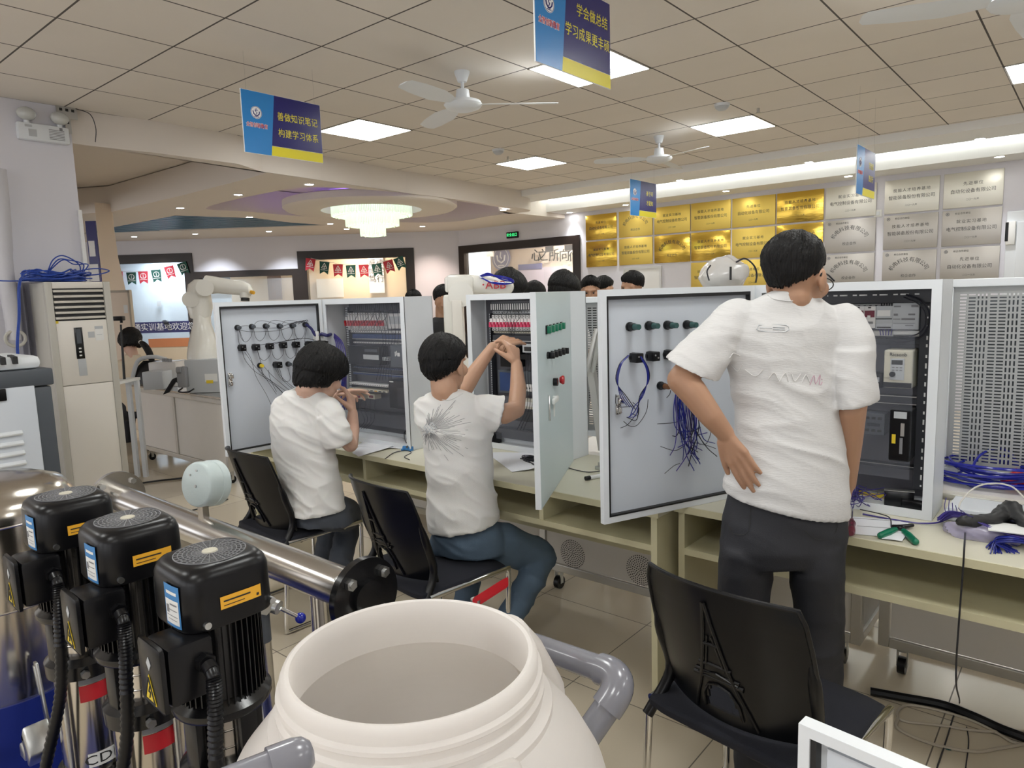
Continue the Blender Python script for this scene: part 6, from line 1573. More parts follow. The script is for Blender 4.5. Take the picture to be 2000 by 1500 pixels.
m.loft([ellip(K3(1412,652,.0),rt*.84-UP*.54,.064,vd,.064),ellip(K3(1380,688,-.022),rt*.86-UP*.50,.074,vd,.068),ellip(K3(1352,722,-.04),K3(1412,750,-.04)-K3(1304,698,-.04),.084,vd,.074)],24)
m.limb([(K3(1645,634,.03),.062),(K3(1664,668,.01),.063),(K3(1669,715,.0),.060)],18)
m.loft([ellip(K3(1664,680,0),rt,.062,vd,.066),ellip(K3(1674,790,.0),K3(1712,780,0)-K3(1634,798,0),.066,vd,.076)],24)
m.loft([ellip(K3(1545,588,.015),RR,.062,vd,.056),ellip(K3(1549,568,.01),RR,.064,vd,.058)],24)
ts = remesh(m,'tshirt','tee_gray',t,.006,7,.0048,7,3)
on_surface(ts,[[(1482,635),(1535,635),(1535,648),(1482,646),(1482,635)],[(1484,640),(1508,641)],[(1510,639),(1533,640)],[(1510,643),(1533,644)]],.0011,'label_gray','shirt_print')
on_surface(ts,[[(1425,700),(1432,690),(1445,695)],[(1428,712),(1440,725),(1450,712)],[(1455,722),(1475,735),(1490,722)],[(1500,740),(1512,728),(1520,742)],[(1522,745),(1534,728),(1540,746)],[(1546,730),(1552,745),(1564,730)],[(1566,748),(1574,732),(1582,748)]],.0012,'tee','shirt_script')
on_surface(ts,[[(1582,752),(1590,733),(1593,750),(1602,732),(1600,752)],[(1605,740),(1606,742)],[(1603,752),(1606,746)]],.0012,mat('faded pink print',(.55,.35,.42),.8),'shirt_letter')
on_surface(ts,[[(1500,577),(1512,584),(1545,588),(1580,584),(1596,578)]],.0016,'tee_gray','collar_seam')
# trousers
m = MB()
m.loft([ring3(1432,1642,925,.100,.04),ring3(1422,1646,960,.108,.04),ring3(1410,1654,1010,.118,.04),ring3(1404,1656,1060,.118,.04),ring3(1410,1652,1095,.095,.04)],40)
def leg3(pts): return [ellip(K3(u,v,dd),RR,w*px,vd,dp) for u,v,dd,w,dp in pts]
fz = K3(1480,1500); 
kL = [(1464,1060,.04,60,.098),(1457,1110,.04,55,.088),(1455,1200,.08,51,.080),(1462,1300,.11,46,.072),(1470,1400,.13,43,.066),(1474,1500,.14,42,.062)]
kR = [(1596,1060,.04,60,.098),(1597,1110,.04,57,.090),(1600,1200,.08,52,.082),(1603,1300,.11,46,.073),(1602,1400,.13,42,.066),(1600,1500,.14,42,.062)]
m.loft(leg3(kL),28); m.loft(leg3(kR),28)
tr = remesh(m,'trousers','slacks',t,.0075,5,.0045,5,9)
on_surface(tr,[[(1418,985),(1424,1030),(1436,1043),(1462,1038),(1466,985)],[(1570,1035),(1600,1055),(1632,1040),(1636,1005)]],.0010,'ink','pocket_seam')
for (u) in (1474,1600): p = K3(u,1500,.13); shoe(t, p, vd)

# ---- middle seated man
DM = 2.93
def K2(u, v, dd=0): return at(u,v,d=DM+dd)
px = DM/FPX
vd = V((ray(890,850).x,ray(890,850).y,0)).normalized(); rt = V((vd.y,-vd.x,0))
base = K2(900,1060); base.z = 0
t = thing('person','seated person in white T-shirt with starburst print wiring the middle cabinet','person',base)
m = MB()
Hc = K2(872,716,.03); Hm = head_frame(Hc, vd*.80+rt*.60-UP*.10, UP+vd*.15)
add_head(m, Hm, .98)
m.limb([(Hm@V((0,-.03,-.06)),.054),(K2(868,760,.0),.056),(K2(869,792,.03),.055),(K2(885,900,.06),.08),(K2(900,1000,.05),.085)],16)
sL, sR = K2(828,798,.06), K2(958,806,.0)
m.limb([(K2(870,800,.04),.045),(sL,.03)],12).limb([(K2(870,800,.04),.045),(sR,.03)],12)
eL, wL = K2(905,765,.30), K2(962,678,.36)
m.limb([(sL,.032),(K2(862,792,.20),.043),(eL,.039),(K2(925,730,.33),.037),(wL,.025)],14)
add_hand(m, wL, V(rt*.85+UP*.33+vd*.2), V(vd*.55-UP*.5), -1, (.30,.45,.65,.8), .05, (.45,.5), .98)
eR, wR = K2(1008,800,.04), K2(1009,712,.22)
m.limb([(sR,.032),(K2(985,808,.0),.044),(eR,.038),(K2(1012,760,.12),.037),(wR,.026)],14)
add_hand(m, wR, V(UP*.85-rt*.15+vd*.35), V(-rt*.6+vd*.75), 1, (.55,.75,.9,.95), .04, (.5,.8), .98)
remesh(m,'body','skin',t,.0045,4)
hair(t, Hm, 1.0, (.028,-.088,-.022,.042,.02,.3), seed=5)
for q in (-1,1): ob('eye', MB().ball(Hm@V((q*.031,.0735,.004)),.009,8), 'ink', t, world=True)
def ring2(uL, uR, v, dep, dd=.03, vL=None, vR=None):
    a = K2(uL,vL if vL else v,dd); b = K2(uR,vR if vR else v,dd); return ((a+b)/2, (b-a)/2, vd*dep)
R_ = [ring2(836,976,0,.142,.05,1036,1012),ring2(834,973,0,.138,.05,1005,985),ring2(834,966,945,.122,.05),ring2(830,962,890,.12,.05),ring2(822,962,850,.118,.045),ring2(810,966,820,.108,.04),ring2(808,966,798,.095,.04),ring2(818,950,782,.08,.035),ring2(834,922,770,.068,.03),ring2(842,905,764,.058,.02)]
m = torso(R_,44)
m.limb([(K2(835,800,.06),.062),(K2(850,803,.14),.064),(K2(868,800,.19),.064)],16)
m.limb([(K2(945,800,.02),.064),(K2(958,806,.01),.067)],16)
m.loft([ellip(K2(940,806,.02),UP,.072,vd,.066),ellip(K2(978,808,.0),V(K2(992,772,0)-K2(972,850,0)),.083,vd,.066)],24)
m.loft([ellip(K2(872,776,.02),RR,.062,vd,.056),ellip(K2(873,764,.015),RR,.060,vd,.054)],24)
ts = remesh(m,'tshirt','tee',t,.006,6,.0060,7.5,4)
S_ = []
for k in range(58):
    a = math.radians(-100+k*3.9); r0, r1 = rnd.uniform(8,18), rnd.uniform(36,92)*(1 if -70 < math.degrees(a) < 60 else .55)
    cx, cy = 836, 838
    S_.append([(cx+r0*math.cos(a), cy+r0*math.sin(a)*.9),(cx+.5*(r0+r1)*math.cos(a+.03), cy+.5*(r0+r1)*math.sin(a+.03)*.9),(cx+r1*math.cos(a), cy+r1*math.sin(a)*.9)])
on_surface(ts,S_,.0008,'gray_ink','starburst_print',lift=.001)
S_ = []
for k in range(26): a = rnd.uniform(0,6.28); r_ = rnd.uniform(2,17); S_.append([(834+r_*math.cos(a),836+r_*math.sin(a)),(834+r_*math.cos(a)+rnd.uniform(-5,5),836+r_*math.sin(a)+rnd.uniform(-6,6))])
on_surface(ts,S_,.0018,'label_gray','starburst_core')
on_surface(ts,[[(842,766),(850,776),(872,782),(890,776),(904,768)]],.0018,'tee','collar_seam')
m = MB()
m.loft([ring2(850,962,995,.10,.05),ring2(842,982,1040,.128,.06),ring2(842,990,1075,.13,.08)],36)
def chain(K, pts): return [(K(u,v,dd), w) for u,v,dd,w in pts]
m.limb(chain(K2,[(935,1058,.08,.098),(985,1064,.13,.092),(1040,1080,.20,.078),(1060,1090,.22,.068)]),18)
m.limb(chain(K2,[(1058,1092,.22,.066),(1040,1130,.14,.062),(1015,1170,.07,.058),(995,1205,.02,.055)]),18)
m.limb(chain(K2,[(880,1060,.10,.095),(905,1085,.28,.085),(915,1100,.38,.07)]),18)
m.limb(chain(K2,[(915,1102,.38,.066),(912,1150,.36,.060),(908,1195,.34,.055)]),18)
remesh(m,'jeans','jean_blue',t,.0085,4,.0065,7,6)
shoe(t, K2(992,1222,.02), rt*.6+vd*.5); shoe(t, K2(905,1208,.34), vd)

# ---- left seated man
DM1 = 3.36
def K1(u, v, dd=0): return at(u,v,d=DM1+dd)
vd = V((ray(610,850).x,ray(610,850).y,0)).normalized(); rt = V((vd.y,-vd.x,0))
base = K1(620,1010); base.z = 0
t = thing('person','seated person in plain white T-shirt leaning to the left cabinet, hands raised','person',base)
m = MB()
Hc = K1(630,738,.06); Hm = head_frame(Hc, vd*.52+rt*.80-UP*.26, UP+vd*.1+rt*.35)
add_head(m, Hm, 1.0)
m.limb([(Hm@V((0,-.03,-.05)),.054),(K1(602,758,.0),.056),(K1(592,788,.04),.055),(K1(592,900,.08),.085),(K1(615,960,.07),.09)],16)
sL, sR = K1(552,792,.08), K1(648,808,-.02)
m.limb([(K1(595,796,.05),.045),(sL,.03)],12).limb([(K1(595,796,.05),.045),(sR,.03)],12)
eL, wL = K1(622,806,.36), K1(655,770,.40)
m.limb([(sL,.032),(K1(590,808,.24),.040),(eL,.037),(wL,.025)],14)
add_hand(m, wL, V(rt*.95+UP*.12), V(-UP*.75-vd*.2), -1, (.15,.25,.45,.6), .05, (.35,.6), .98)
eR, wR = K1(684,868,.05), K1(689,806,.20)
m.limb([(sR,.032),(K1(662,842,.0),.042),(eR,.038),(K1(688,838,.12),.036),(wR,.025)],14)
add_hand(m, wR, V(UP*.95-rt*.05+vd*.2), V(-rt*.75+vd*.4), 1, (.40,.55,.7,.8), .04, (.5,.8), .98)
remesh(m,'body','skin_pale',t,.0045,4)
hair(t, Hm, 1.05, (.046,-.080,-.052,.012,.0,.75), seed=8)
for q in (-1,1): ob('eye', MB().ball(Hm@V((q*.031,.0735,.004)),.009,8), 'ink', t, world=True)
def ring1(uL, uR, v, dep, dd=.04, vL=None, vR=None):
    a = K1(uL,vL if vL else v,dd); b = K1(uR,vR if vR else v,dd); return ((a+b)/2, (b-a)/2, vd*dep)
R_ = [ring1(552,674,0,.158,.07,1002,988),ring1(547,672,0,.152,.07,975,965),ring1(540,662,920,.135,.07),ring1(531,654,880,.13,.07),ring1(527,652,845,.125,.06),ring1(527,656,820,.115,.05),ring1(531,658,798,.10,.045),ring1(540,648,780,.085,.04),ring1(556,628,766,.07,.03),ring1(570,618,759,.058,.02)]
m = torso(R_,44)
m.limb([(K1(555,795,.08),.062),(K1(570,806,.18),.060)],16)
m.loft([ellip(K1(632,806,.0),RR+UP*.6,.085,vd,.072),ellip(K1(652,840,-.01),K1(684,832,0)-K1(622,856,0),.085,vd,.076),ellip(K1(662,868,.0),K1(690,868,0)-K1(640,884,0),.070,vd,.076)],24)
m.limb([(K1(640,800,.0),.062),(K1(650,815,-.01),.064)],16)
m.loft([ellip(K1(594,774,.02),RR,.062,vd,.056),ellip(K1(596,760,.01),RR,.060,vd,.054)],24)
ts = remesh(m,'tshirt','tee',t,.006,6,.0062,7.5,7)
on_surface(ts,[[(569,762),(580,772),(596,776),(610,770),(620,763)]],.0018,'tee','collar_seam')
m = MB()
m.loft([ring1(568,658,955,.11,.07),ring1(560,682,998,.140,.08),ring1(560,690,1018,.14,.09)],36)
m.limb(chain(K1,[(645,1000,.08,.095),(672,1005,.25,.085),(684,1010,.40,.068)]),18); m.limb(chain(K1,[(684,1012,.40,.066),(676,1050,.30,.062),(668,1085,.24,.062),(664,1106,.22,.066)]),18)
m.limb(chain(K1,[(600,1005,.10,.09),(640,1005,.36,.08),(650,1008,.42,.068)]),18); m.limb(chain(K1,[(650,1010,.42,.064),(640,1060,.42,.058),(632,1090,.42,.056)]),18)
remesh(m,'jeans','jean_gray',t,.0085,4,.006,7,2)
shoe(t, K1(670,1115,.22), rt*.9+vd*.3); shoe(t, K1(632,1100,.42), vd)

# ---- people in the background
def standing(label, u, v, D_, F_, skin='skin', top='tee_black', hstyle=(.03,-.05,-.01,.04,.01), seed=1, shirt='tshirt', bend=0, drop=0, hs=1.0):
    """u, v: top of the head in the photo"""
    p = at(u, v, d=D_); F_ = V((F_[0],F_[1],0)).normalized(); S_ = V((F_.y,-F_.x,0)); zt = p.z
    t = thing('person', label, 'person', (p.x,p.y,0), 0)
    k = (zt-drop)/1.70 if drop == 0 else 1.0
    z = lambda h: (h*k if drop == 0 else h-1.70+zt)
    b0 = V((p.x,p.y,0)); P_ = lambda s_, f_, h: b0+S_*s_*k+F_*(f_+bend*max(0,(h-.9)))*k+V((0,0,z(h)))
    m = MB(); Hm = head_frame(P_(0,.03,1.585), F_-UP*.25, UP); add_head(m, Hm, k*hs)
    m.limb([(Hm@V((0,-.03,-.06)),.052*k),(P_(0,0,1.42),.056*k),(P_(0,0,1.2),.09*k),(P_(0,0,.95),.09*k)],14)
    for q in (-1,1):
        m.limb([(P_(0,0,1.37),.055*k),(P_(q*.17,0,1.37),.045*k),(P_(q*.22,.02,1.08),.037*k),(P_(q*.16,.22,1.02),.027*k)],12)
        add_hand(m, P_(q*.16,.22,1.02), F_-S_*q*.4+UP*.1, -S_*q-UP*.4, q, (.4,.5,.6,.6), .05, (.5,.5), k)
    remesh(m,'body',skin,t,.008,3)
    hair(t, Hm, 1.02*k*hs, hstyle, seed=seed)
    for q in (-1,1): ob('eye', MB().ball(Hm@V((q*.031*k,.0735*k,.004*k)),.0085*k,6), 'ink', t, world=True)
    m = torso([(P_(0,0,h),S_*w*k,F_*d_*k) for h,w,d_ in ((.92,.17,.115),(1.05,.165,.115),(1.22,.185,.12),(1.32,.20,.11),(1.38,.185,.09),(1.42,.12,.075),(1.45,.07,.065))],32)
    for q in (-1,1): m.limb([(P_(q*.15,0,1.36),.062*k),(P_(q*.19,.01,1.27),.064*k),(P_(q*.205,.015,1.16),.060*k)],14)
    remesh(m,shirt,top,t,.012,3,.006,6,seed)
    m = MB()
    for q in (-1,1): m.limb([(P_(q*.085,0,.92),.10*k),(P_(q*.09,0,.80),.095*k),(P_(q*.10,.02,.48),.07*k),(P_(q*.10,0,.06),.055*k)],14)
    remesh(m,'trousers','slacks',t,.014,3)
    for q in (-1,1): shoe(t, P_(q*.10,0,0), F_)
    return t
cm = V((.6,-.75,0))
standing('person in black T-shirt looking down, between the left cabinet and the middle robot',853,562,5.65,(.95,-.1),'skin_tan','tee_black',(.020,-.045,.0,.058,.06,.2),11,bend=.10)
standing('person whose head top just shows over the left cabinet',808,570,6.7,(.5,-.8),'skin','tee_black',(.02,-.04,.0,.055,.06,.2),12)
standing('long haired person half hidden behind the middle robot arm',990,543,5.3,(.2,.9),'skin','tee_gray',(.05,-.09,-.07,.02,.0),13,hs=1.1)
standing('dark haired person just showing above the middle cabinet door, left of two',1042,556,6.8,(.0,1),'skin','tee_black',(.035,-.06,-.03,.03,.0),14)
standing('person with full black hair above the middle cabinet door, right of two',1098,544,5.6,(.1,1),'skin','tee_gray',(.045,-.08,-.05,.02,.0),15,hs=1.1)
standing('person with face showing in front of the dark glass front corner',1153,544,6.2,(.45,-.75),'skin_tan','tee_black',(.024,-.055,-.005,.055,.06,.2),16)
standing('person whose dark hair shows behind the face at the glass front corner',1176,544,7.4,(.4,.8),'skin','tee_black',(.026,-.055,-.005,.05,.06,.2),17)
standing('dark haired person above the right cabinet door under the gold plaques',1240,535,6.2,(-.8,-.5),'skin_tan','tee_black',(.024,-.05,.0,.055,.06,.2),18)
# woman with a pony tail at the far desk
DW = 7.75
def KW(u, v, dd=0): return at(u,v,d=DW+dd)
vd = V((ray(265,700).x,ray(265,700).y,0)).normalized(); rt = V((vd.y,-vd.x,0)); base = KW(265,760); base.z = 0
t = thing('person','seated woman with a pony tail and cream top bending over the far desk','person',base)
m = MB(); Hm = head_frame(KW(254,672,.08), vd*.85-rt*.3-UP*.5, UP+vd*.5); add_head(m, Hm, 1.14)
m.limb([(Hm@V((0,-.03,-.06)),.052),(KW(262,700,.02),.055),(KW(268,760,.02),.10),(KW(270,790,.0),.12)],14)
for q,(ue,ve,uh,vh) in ((-1,(232,752,225,745)),(1,(305,740,300,730))): 
    m.limb([(KW(262,705,.02),.055),(KW(262+q*30,712,.05),.05),(KW(ue,ve,.12),.04),(KW(uh,vh,.35),.03)],12); add_hand(m,KW(uh,vh,.35),vd-UP*.1,-UP,-q,(.2,.3,.3,.3),.05)
remesh(m,'body','skin_pale',t,.009,3)
hair(t, Hm, 1.2, (.035,-.09,-.07,.03,.0,.6), seed=21)
m = MB().tube(catmull([KW(268,668,-.02),KW(280,672,-.05),KW(290,686,-.06),KW(296,702,-.04),KW(297,714,-.02)],5),[.018+.018*math.sin(k*.16) for k in range(20)]+[.008],12)
ob('pony_tail', m, 'hair', t, world=True)
ob('hair_tie', MB().tube([KW(274,668,-.06),KW(276,671,-.02),KW(278,673,-.06)],.02,8), 'ac_white', t, world=True)
m = torso([ellip(KW(272,800,.0),RR,.24,vd,.16),ellip(KW(270,770,.0),RR,.24,vd,.16),ellip(KW(266,735,.0),RR,.235,vd,.15),ellip(KW(263,712,.02),RR,.19,vd,.12),ellip(KW(261,702,.03),RR,.12,vd,.09),ellip(KW(259,692,.04),RR,.085,vd,.075)],32)
m.limb([(KW(238,715,.04),.07),(KW(232,750,.1),.062),(KW(226,748,.3),.045)],14).limb([(KW(290,715,.04),.07),(KW(302,742,.1),.062),(KW(300,735,.3),.045)],14)
remesh(m,'jumper','jacket',t,.013,3,.008,5,5)
m = MB().limb([(KW(250,800,.0),.13),(KW(250,803,.35),.09),(KW(250,870,.38),.06)],14).limb([(KW(285,800,.0),.13),(KW(285,803,.35),.09),(KW(285,870,.38),.06)],14); remesh(m,'trousers','slacks',t,.015,3)
# ------------------------------------------------------------------ things lying on the benches
def bz(u, v, dz=0): return at(u,v,z=BT+dz)
def sheet(label, corners, lift=.001, curl=0, m='paper', grp=None, name='paper_sheet'):
    P_ = [bz(u,v,lift) for u,v in corners]; mb = MB(); n = 8; G = []
    for i in range(n+1):
        row = []
        for j in range(n+1):
            a, b = i/n, j/n; p = (P_[0]*(1-a)+P_[1]*a)*(1-b)+(P_[3]*(1-a)+P_[2]*a)*b
            p.z += curl*(a**2*b**2)+abs(curl)*.15*math.sin(a*5+b*3)**2
            row.append(mb.bm.verts.new(p))
        G.append(row)
    for i in range(n):
        for j in range(n): mb.bm.faces.new((G[i][j],G[i+1][j],G[i+1][j+1],G[i][j+1]))
    H2 = [[mb.bm.verts.new(v.co+V((0,0,.0008))) for v in row] for row in G]
    for i in range(n):
        for j in range(n): mb.bm.faces.new((H2[i][j],H2[i+1][j],H2[i+1][j+1],H2[i][j+1]))
        for a, b, c, d in ((G[i][0],G[i+1][0],H2[i+1][0],H2[i][0]),(G[i][n],G[i+1][n],H2[i+1][n],H2[i][n]),(G[0][i],G[0][i+1],H2[0][i+1],H2[0][i]),(G[n][i],G[n][i+1],H2[n][i+1],H2[n][i])): mb.bm.faces.new((a,b,c,d))
    o = ob(name, mb, m, smooth=bool(curl)); return tag(o, label, 'paper', grp)
o_ = sheet('stack of white paper sheets inside the foot of the left cabinet',[(696,872),(748,836),(800,862),(787,876)],.006,.0)
sheet('single white sheet hanging forward over the bench edge by the left man elbow',[(688,885),(720,856),(778,872),(700,892)],.003,.012)
o_ = sheet('white sheet lying before the middle cabinet',[(948,884),(1050,884),(1050,918),(1000,922)],.002,.012)
s1 = sheet('printed drawing sheet under the green pliers on the right bench',[(1655,1008),(1775,1018),(1770,1052),(1655,1042)],.002,.0)
for k in range(7):
    a, b = bz(1665+3*k,1012+5*k,.0042), bz(1765-4*(k%3)*6,1018+5*k,.0042)
    if k in (0,3): ob('print_line', MB().cyl(a,b,.0006,n=5), 'gray_ink', s1)
s2 = sheet('small folded sheet beneath the green handled pliers',[(1722,1052),(1745,1040),(1770,1046),(1762,1057)],.005,.004)
# wires on the benches
def wire_on(label, pts, r, m, name='loose_wire', cat='wire', k=8, grp=None):
    Q = [bz(p[0],p[1],(p[2] if len(p)>2 else r+.001)) for p in pts]; return tag(ob(name, MB().tube(catmull(Q,k),r,6), m), label, cat, grp)
wire_on('thin black cable from the foot of the middle door toward the right door',[(1108,913),(1125,918),(1150,922),(1180,919)],.0022,'black_wire')
wire_on('black lead lying under the left cabinet corner, curling toward the blue clip',[(752,896),(770,884),(792,880),(803,884),(790,892),(800,898)],.002,'black_wire')
wire_on('black lead rising beside the left cabinet side',[(802,872),(792,862,.03),(790,845,.06),(800,838,.07)],.002,'black_wire')
mb = MB()
for k in range(9): mb.tube(catmull([bz(1022+rnd.uniform(-6,6),892+rnd.uniform(-3,10),.003+rnd.random()*.01) if i%2 else bz(1046+rnd.uniform(-6,6),898+rnd.uniform(-8,12),.003+rnd.random()*.012) for i in range(5)],6),.0018,5)
tag(ob('wire_offcuts', mb, 'black_wire', kind='stuff'), 'tangle of black wire offcuts before the middle cabinet', 'wire')
p = bz(797,880)
t = thing('spring_clip','blue plastic clip on the bench beside the left cabinet','clip',(p.x,p.y,BT),.4)
ob('jaw', MB().obox((0,0,.012),(.03,0,0),(0,.008,0),(0,0,.012),.004).obox((-.025,0,.006),(.008,0,0),(0,.018,0),(0,0,.006),.003).obox((.02,0,.006),(.008,0,0),(0,.018,0),(0,0,.006),.003), 'blue_label', t); ob('spring', MB().cyl((0,-.012,.022),(0,.012,.022),.006,n=12), 'dark_metal', t)
a, b = bz(1146,934,.009), bz(1190,926,.009)
t = thing('marker_pen','white marker pen with black cap on the bench beside the right door','pen',a)
ob('barrel', MB().cyl(a+(b-a)*.12,b,.0085,n=16), 'sign_white', t, world=True); ob('cap', MB().cyl(a-(b-a)*.06,a+(b-a)*.14,.0092,n=16), 'black', t, world=True)
ob('print', MB().obox((a+b)/2+V((0,-.0085,.0)),(b-a)*.10,V((0,.0006,0)),V((0,0,.004))), 'gray_ink', t, world=True)
# right bench tools
t = thing('pliers','black jawed pliers with green handles on the drawing sheet','pliers',bz(1757,1030,.0))
j = bz(1758,1030,.012)
for (u,v) in ((1720,1046),(1788,1058)):
    e = bz(u,v,.011); d_ = (e-j); ob('grip', MB().limb([(j+d_*.25,.008),(j+d_*.6,.0115),(e,.0105)],12), 'green', t, world=True)
ob('jaw', MB().ball(j,.014,10,(1,1,.6)).limb([(j,.009),(bz(1782,1026,.012),.006)],10).limb([(j,.009),(bz(1745,1028,.012),.006)],10), 'black', t, world=True)
a, b = bz(1662,1042,.013), bz(1664,1010,.013)
t = thing('screwdriver','screwdriver with a maroon translucent handle beside the standing man','screwdriver',a)
ob('handle', MB().tube([a+(b-a)*f for f in (0,.08,.25,.45,.6,.75,.85)],[.008,.013,.013,.011,.0135,.008,.006],14), 'maroon', t, world=True); ob('shaft', MB().cyl(a+(b-a)*.85,a+(b-a)*1.7,.003,n=8), 'chrome', t, world=True)
t = thing('box_cutter','yellow plastic tape measure block inside the foot of the right cabinet','tool',at(1703,968,z=CZ+.01))
c = at(1705,970,z=CZ+.004); ob('body', MB().obox(c+V((0,0,.008)),(.055,-.006,0),(.001,.012,0),(0,0,.007),.004), 'yellow', t, world=True); ob('slider', MB().obox(c+V((-.01,-.0,.017)),(.026,-.003,0),(.0,.006,0),(0,0,.003),.001), 'gray_ink', t, world=True)
t['label'] = 'yellow box cutter lying in the foot of the right cabinet'
c = at(1755,990,z=CZ+.004)
t = thing('tool_case','small open black case in the foot of the right cabinet','case',c)
ob('body', MB().obox(c+V((0,0,.03)),(.045,.012,0),(-.003,.012,0),(0,0,.03),.004), 'black_gloss', t, world=True); ob('flap', MB().obox(c+V((.06,-.015,.018)),(.045,.0,0),(0,.014,0),(0,0,.018),.003), 'black_gloss', t, world=True); ob('rim', MB().obox(c+V((0,-.0,.0605)),(.046,.012,0),(-.003,.012,0),(0,0,.001)), 'alu', t, world=True)
o_ = sheet('white sheet lying inside the foot of the right cabinet',[(1640,930),(1780,942),(1800,985),(1640,965)],.006,0)
mb = MB()
for k in range(12):
    P_ = [bz(1652+rnd.uniform(-4,10),950+rnd.uniform(-10,34),.014+rnd.random()*.02)]
    for i in range(4): P_.append(bz(1672+rnd.uniform(-14,60 if k<4 else 22),968+rnd.uniform(-20,24),.012+rnd.random()*.05))
    mb.tube(catmull(P_,6),.0016,5)
tag(ob('wire_offcuts', mb, 'violet_wire', kind='stuff'), 'tangle of dark violet wires at the man hand in the right cabinet', 'wire')
wire_on('black lead running from the cabinet foot to the pliers',[(1680,995,.01),(1720,1004,.014),(1738,1012,.02),(1741,1030,.015)],.002,'black_wire')
wire_on('violet lead along the front sill of the right cabinet',[(1685,1004,.004),(1740,1014,.004),(1800,1022,.006),(1840,1018,.01),(1862,1000,.02)],.003,'violet_wire')
# coil of blue hose on the white workstation top
tag(ob('white_platform', MB().box((-.37,2.665,BT+.001),(.74,2.855,.785),bev=.004).box((-.36,2.69,.785),(.74,2.855,.80),bev=.003), 'paint_white', smooth=False), 'low white platform on the right bench carrying the blue hose coil', 'platform')
hc = at(1938,948,z=.80); mb = MB(); P = []
for k in range(13*20):
    a = 2*math.pi*k/20; rr = .135+.035*math.sin(k*.081)+.012*math.sin(k*.7)
    P.append(V((hc.x+.0+rr*1.12*math.cos(a)+.012*math.sin(k*.13), hc.y+.04+rr*.8*math.sin(a), .80+.006+.075*(k/260)+.008*math.sin(k*.5))))
mb.tube(catmull(P,2),.0048,7)
def hz(u, v, dd=0): return at(u,v,d=(hc-V((0,0,CAMZ))).dot(_f)+dd)
mb.tube(catmull([hz(1902,930,.0),hz(1903,905,.02),hz(1920,885,.06),hz(1948,876,.1),hz(1972,884,.1),hz(1985,905,.08),hz(1978,925,.08),hz(1955,930,.1)],8),.0048,7)
mb.tube(catmull([hz(1846,912,.2),hz(1880,905,.2),hz(1930,900,.2),hz(1990,905,.2),hz(2010,915,.2)],8),.0048,7).tube(catmull([hz(1846,922,.15),hz(1890,925,.2),hz(1930,915,.2)],8),.0048,7).tube(catmull([hz(1846,932,.1),hz(1870,940,.1),hz(1900,950,.0)],8),.0048,7)
tag(ob('air_hose', mb, 'hose_blue'), 'coil of dark blue air hose on the white workstation before the perforated board', 'hose')
m = MB()
for (u,v,r_) in ((1972,940,.03),(1985,936,.035),(1998,944,.035),(2010,942,.035),(1990,925,.016),(1986,916,.009)): m.ball(hz(u,v,-.05),r_*1.05,8,(1,1,.55))
t = remesh(m,'cloth_rag','red',None,.006,4,.006,14,3); tag(t,'red cloth lying on the blue hose coil','cloth')
tag(ob('white_cable', MB().tube(catmull([hz(1877,1011,-.35),hz(1872,998,-.33),hz(1878,978,-.3),hz(1905,952,-.26),hz(1940,944,-.24),hz(1975,950,-.24),hz(1998,970,-.26),hz(2008,985,-.28)],8),.0028,7), 'white_wire'), 'white cable arching over the violet wire bundle','cable')
mb = MB()
for k in range(34):
    o = rnd.uniform(-1,1); q = rnd.uniform(0,1)
    mb.tube(catmull([bz(1838+8*o,1012+5*q,.006+.02*q),bz(1860+8*o,1004+6*o,.035+.02*q),bz(1900+6*o,1012+7*o,.045+.015*q),bz(1950,1030+9*o,.03+.015*q),bz(2006,1046+8*o,.02+.02*q)],6),.0017,5)
for k in range(8): mb.tube(catmull([bz(1850+6*k%20,1010,.03),bz(1845+8*k,990+3*k,.06),bz(1848+6*k,972+5*k,.085)],5),.0013,5)
tag(ob('wire_bundle', mb, 'violet_wire', kind='stuff'), 'long bundle of violet wires in a plastic bag on the right bench', 'wire bundle')
m = MB().limb([(bz(1850,1030,.014),.02),(bz(1890,1042,.016),.026),(bz(1940,1048,.018),.026),(bz(1975,1052,.016),.022)],14)
t = remesh(m,'plastic_bag','film_violet',None,.006,4,.008,16,6); tag(t,'clear violet plastic bag around the wire bundle on the right bench','bag')
mb = MB()
for k in range(40):
    o = rnd.uniform(-1,1); a = rnd.uniform(-1,1)
    e = (1932+rnd.uniform(-6,60),1062+rnd.uniform(0,20))
    mb.tube(catmull([bz(2012,1056+7*o,.02+.012*a),bz(1975,1052+7*o,.026+.012*a),bz(1945,1055+8*o,.016+.008*a),bz(e[0],e[1],.003)],6),.0018,5)
tag(ob('wire_bundle', mb, 'blue_wire', kind='stuff'), 'splayed end of a blue wire bundle at the right bench edge', 'wire bundle')
m = MB().limb([(bz(1872,1020,.05),.014),(bz(1905,1018,.055),.02),(bz(1945,1012,.06),.022),(bz(1970,1008,.06),.018)],12).limb([(bz(1940,1010,.06),.018),(bz(1972,990,.08),.02),(bz(1982,985,.09),.016)],12).limb([(bz(1980,988,.09),.018),(bz(1992,1008,.07),.022),(bz(2005,1020,.06),.024)],12)
t = remesh(m,'work_glove','gasket',None,.006,4,.006,14,8); tag(t,'black crumpled work glove lying over the violet wires','glove')
tag(ob('black_case', MB().obox(bz(1990,1034,.025),(.075,.012,0),(-.005,.045,0),(0,0,.022),.006), 'black'), 'black case with white rim at the right edge of the bench', 'case')
ob('rim', MB().obox(bz(1990,1034,.048),(.076,.012,0),(-.005,.046,0),(0,0,.0015)), 'label_white', bpy.data.objects['black_case'], smooth=False)
ob('logo', MB().obox(bz(1996,1034,.026)+V((.0,-.046,0)),(.02,.003,.005),(0,.001,0),(0,0,.004)), 'red', bpy.data.objects['black_case'], smooth=False)
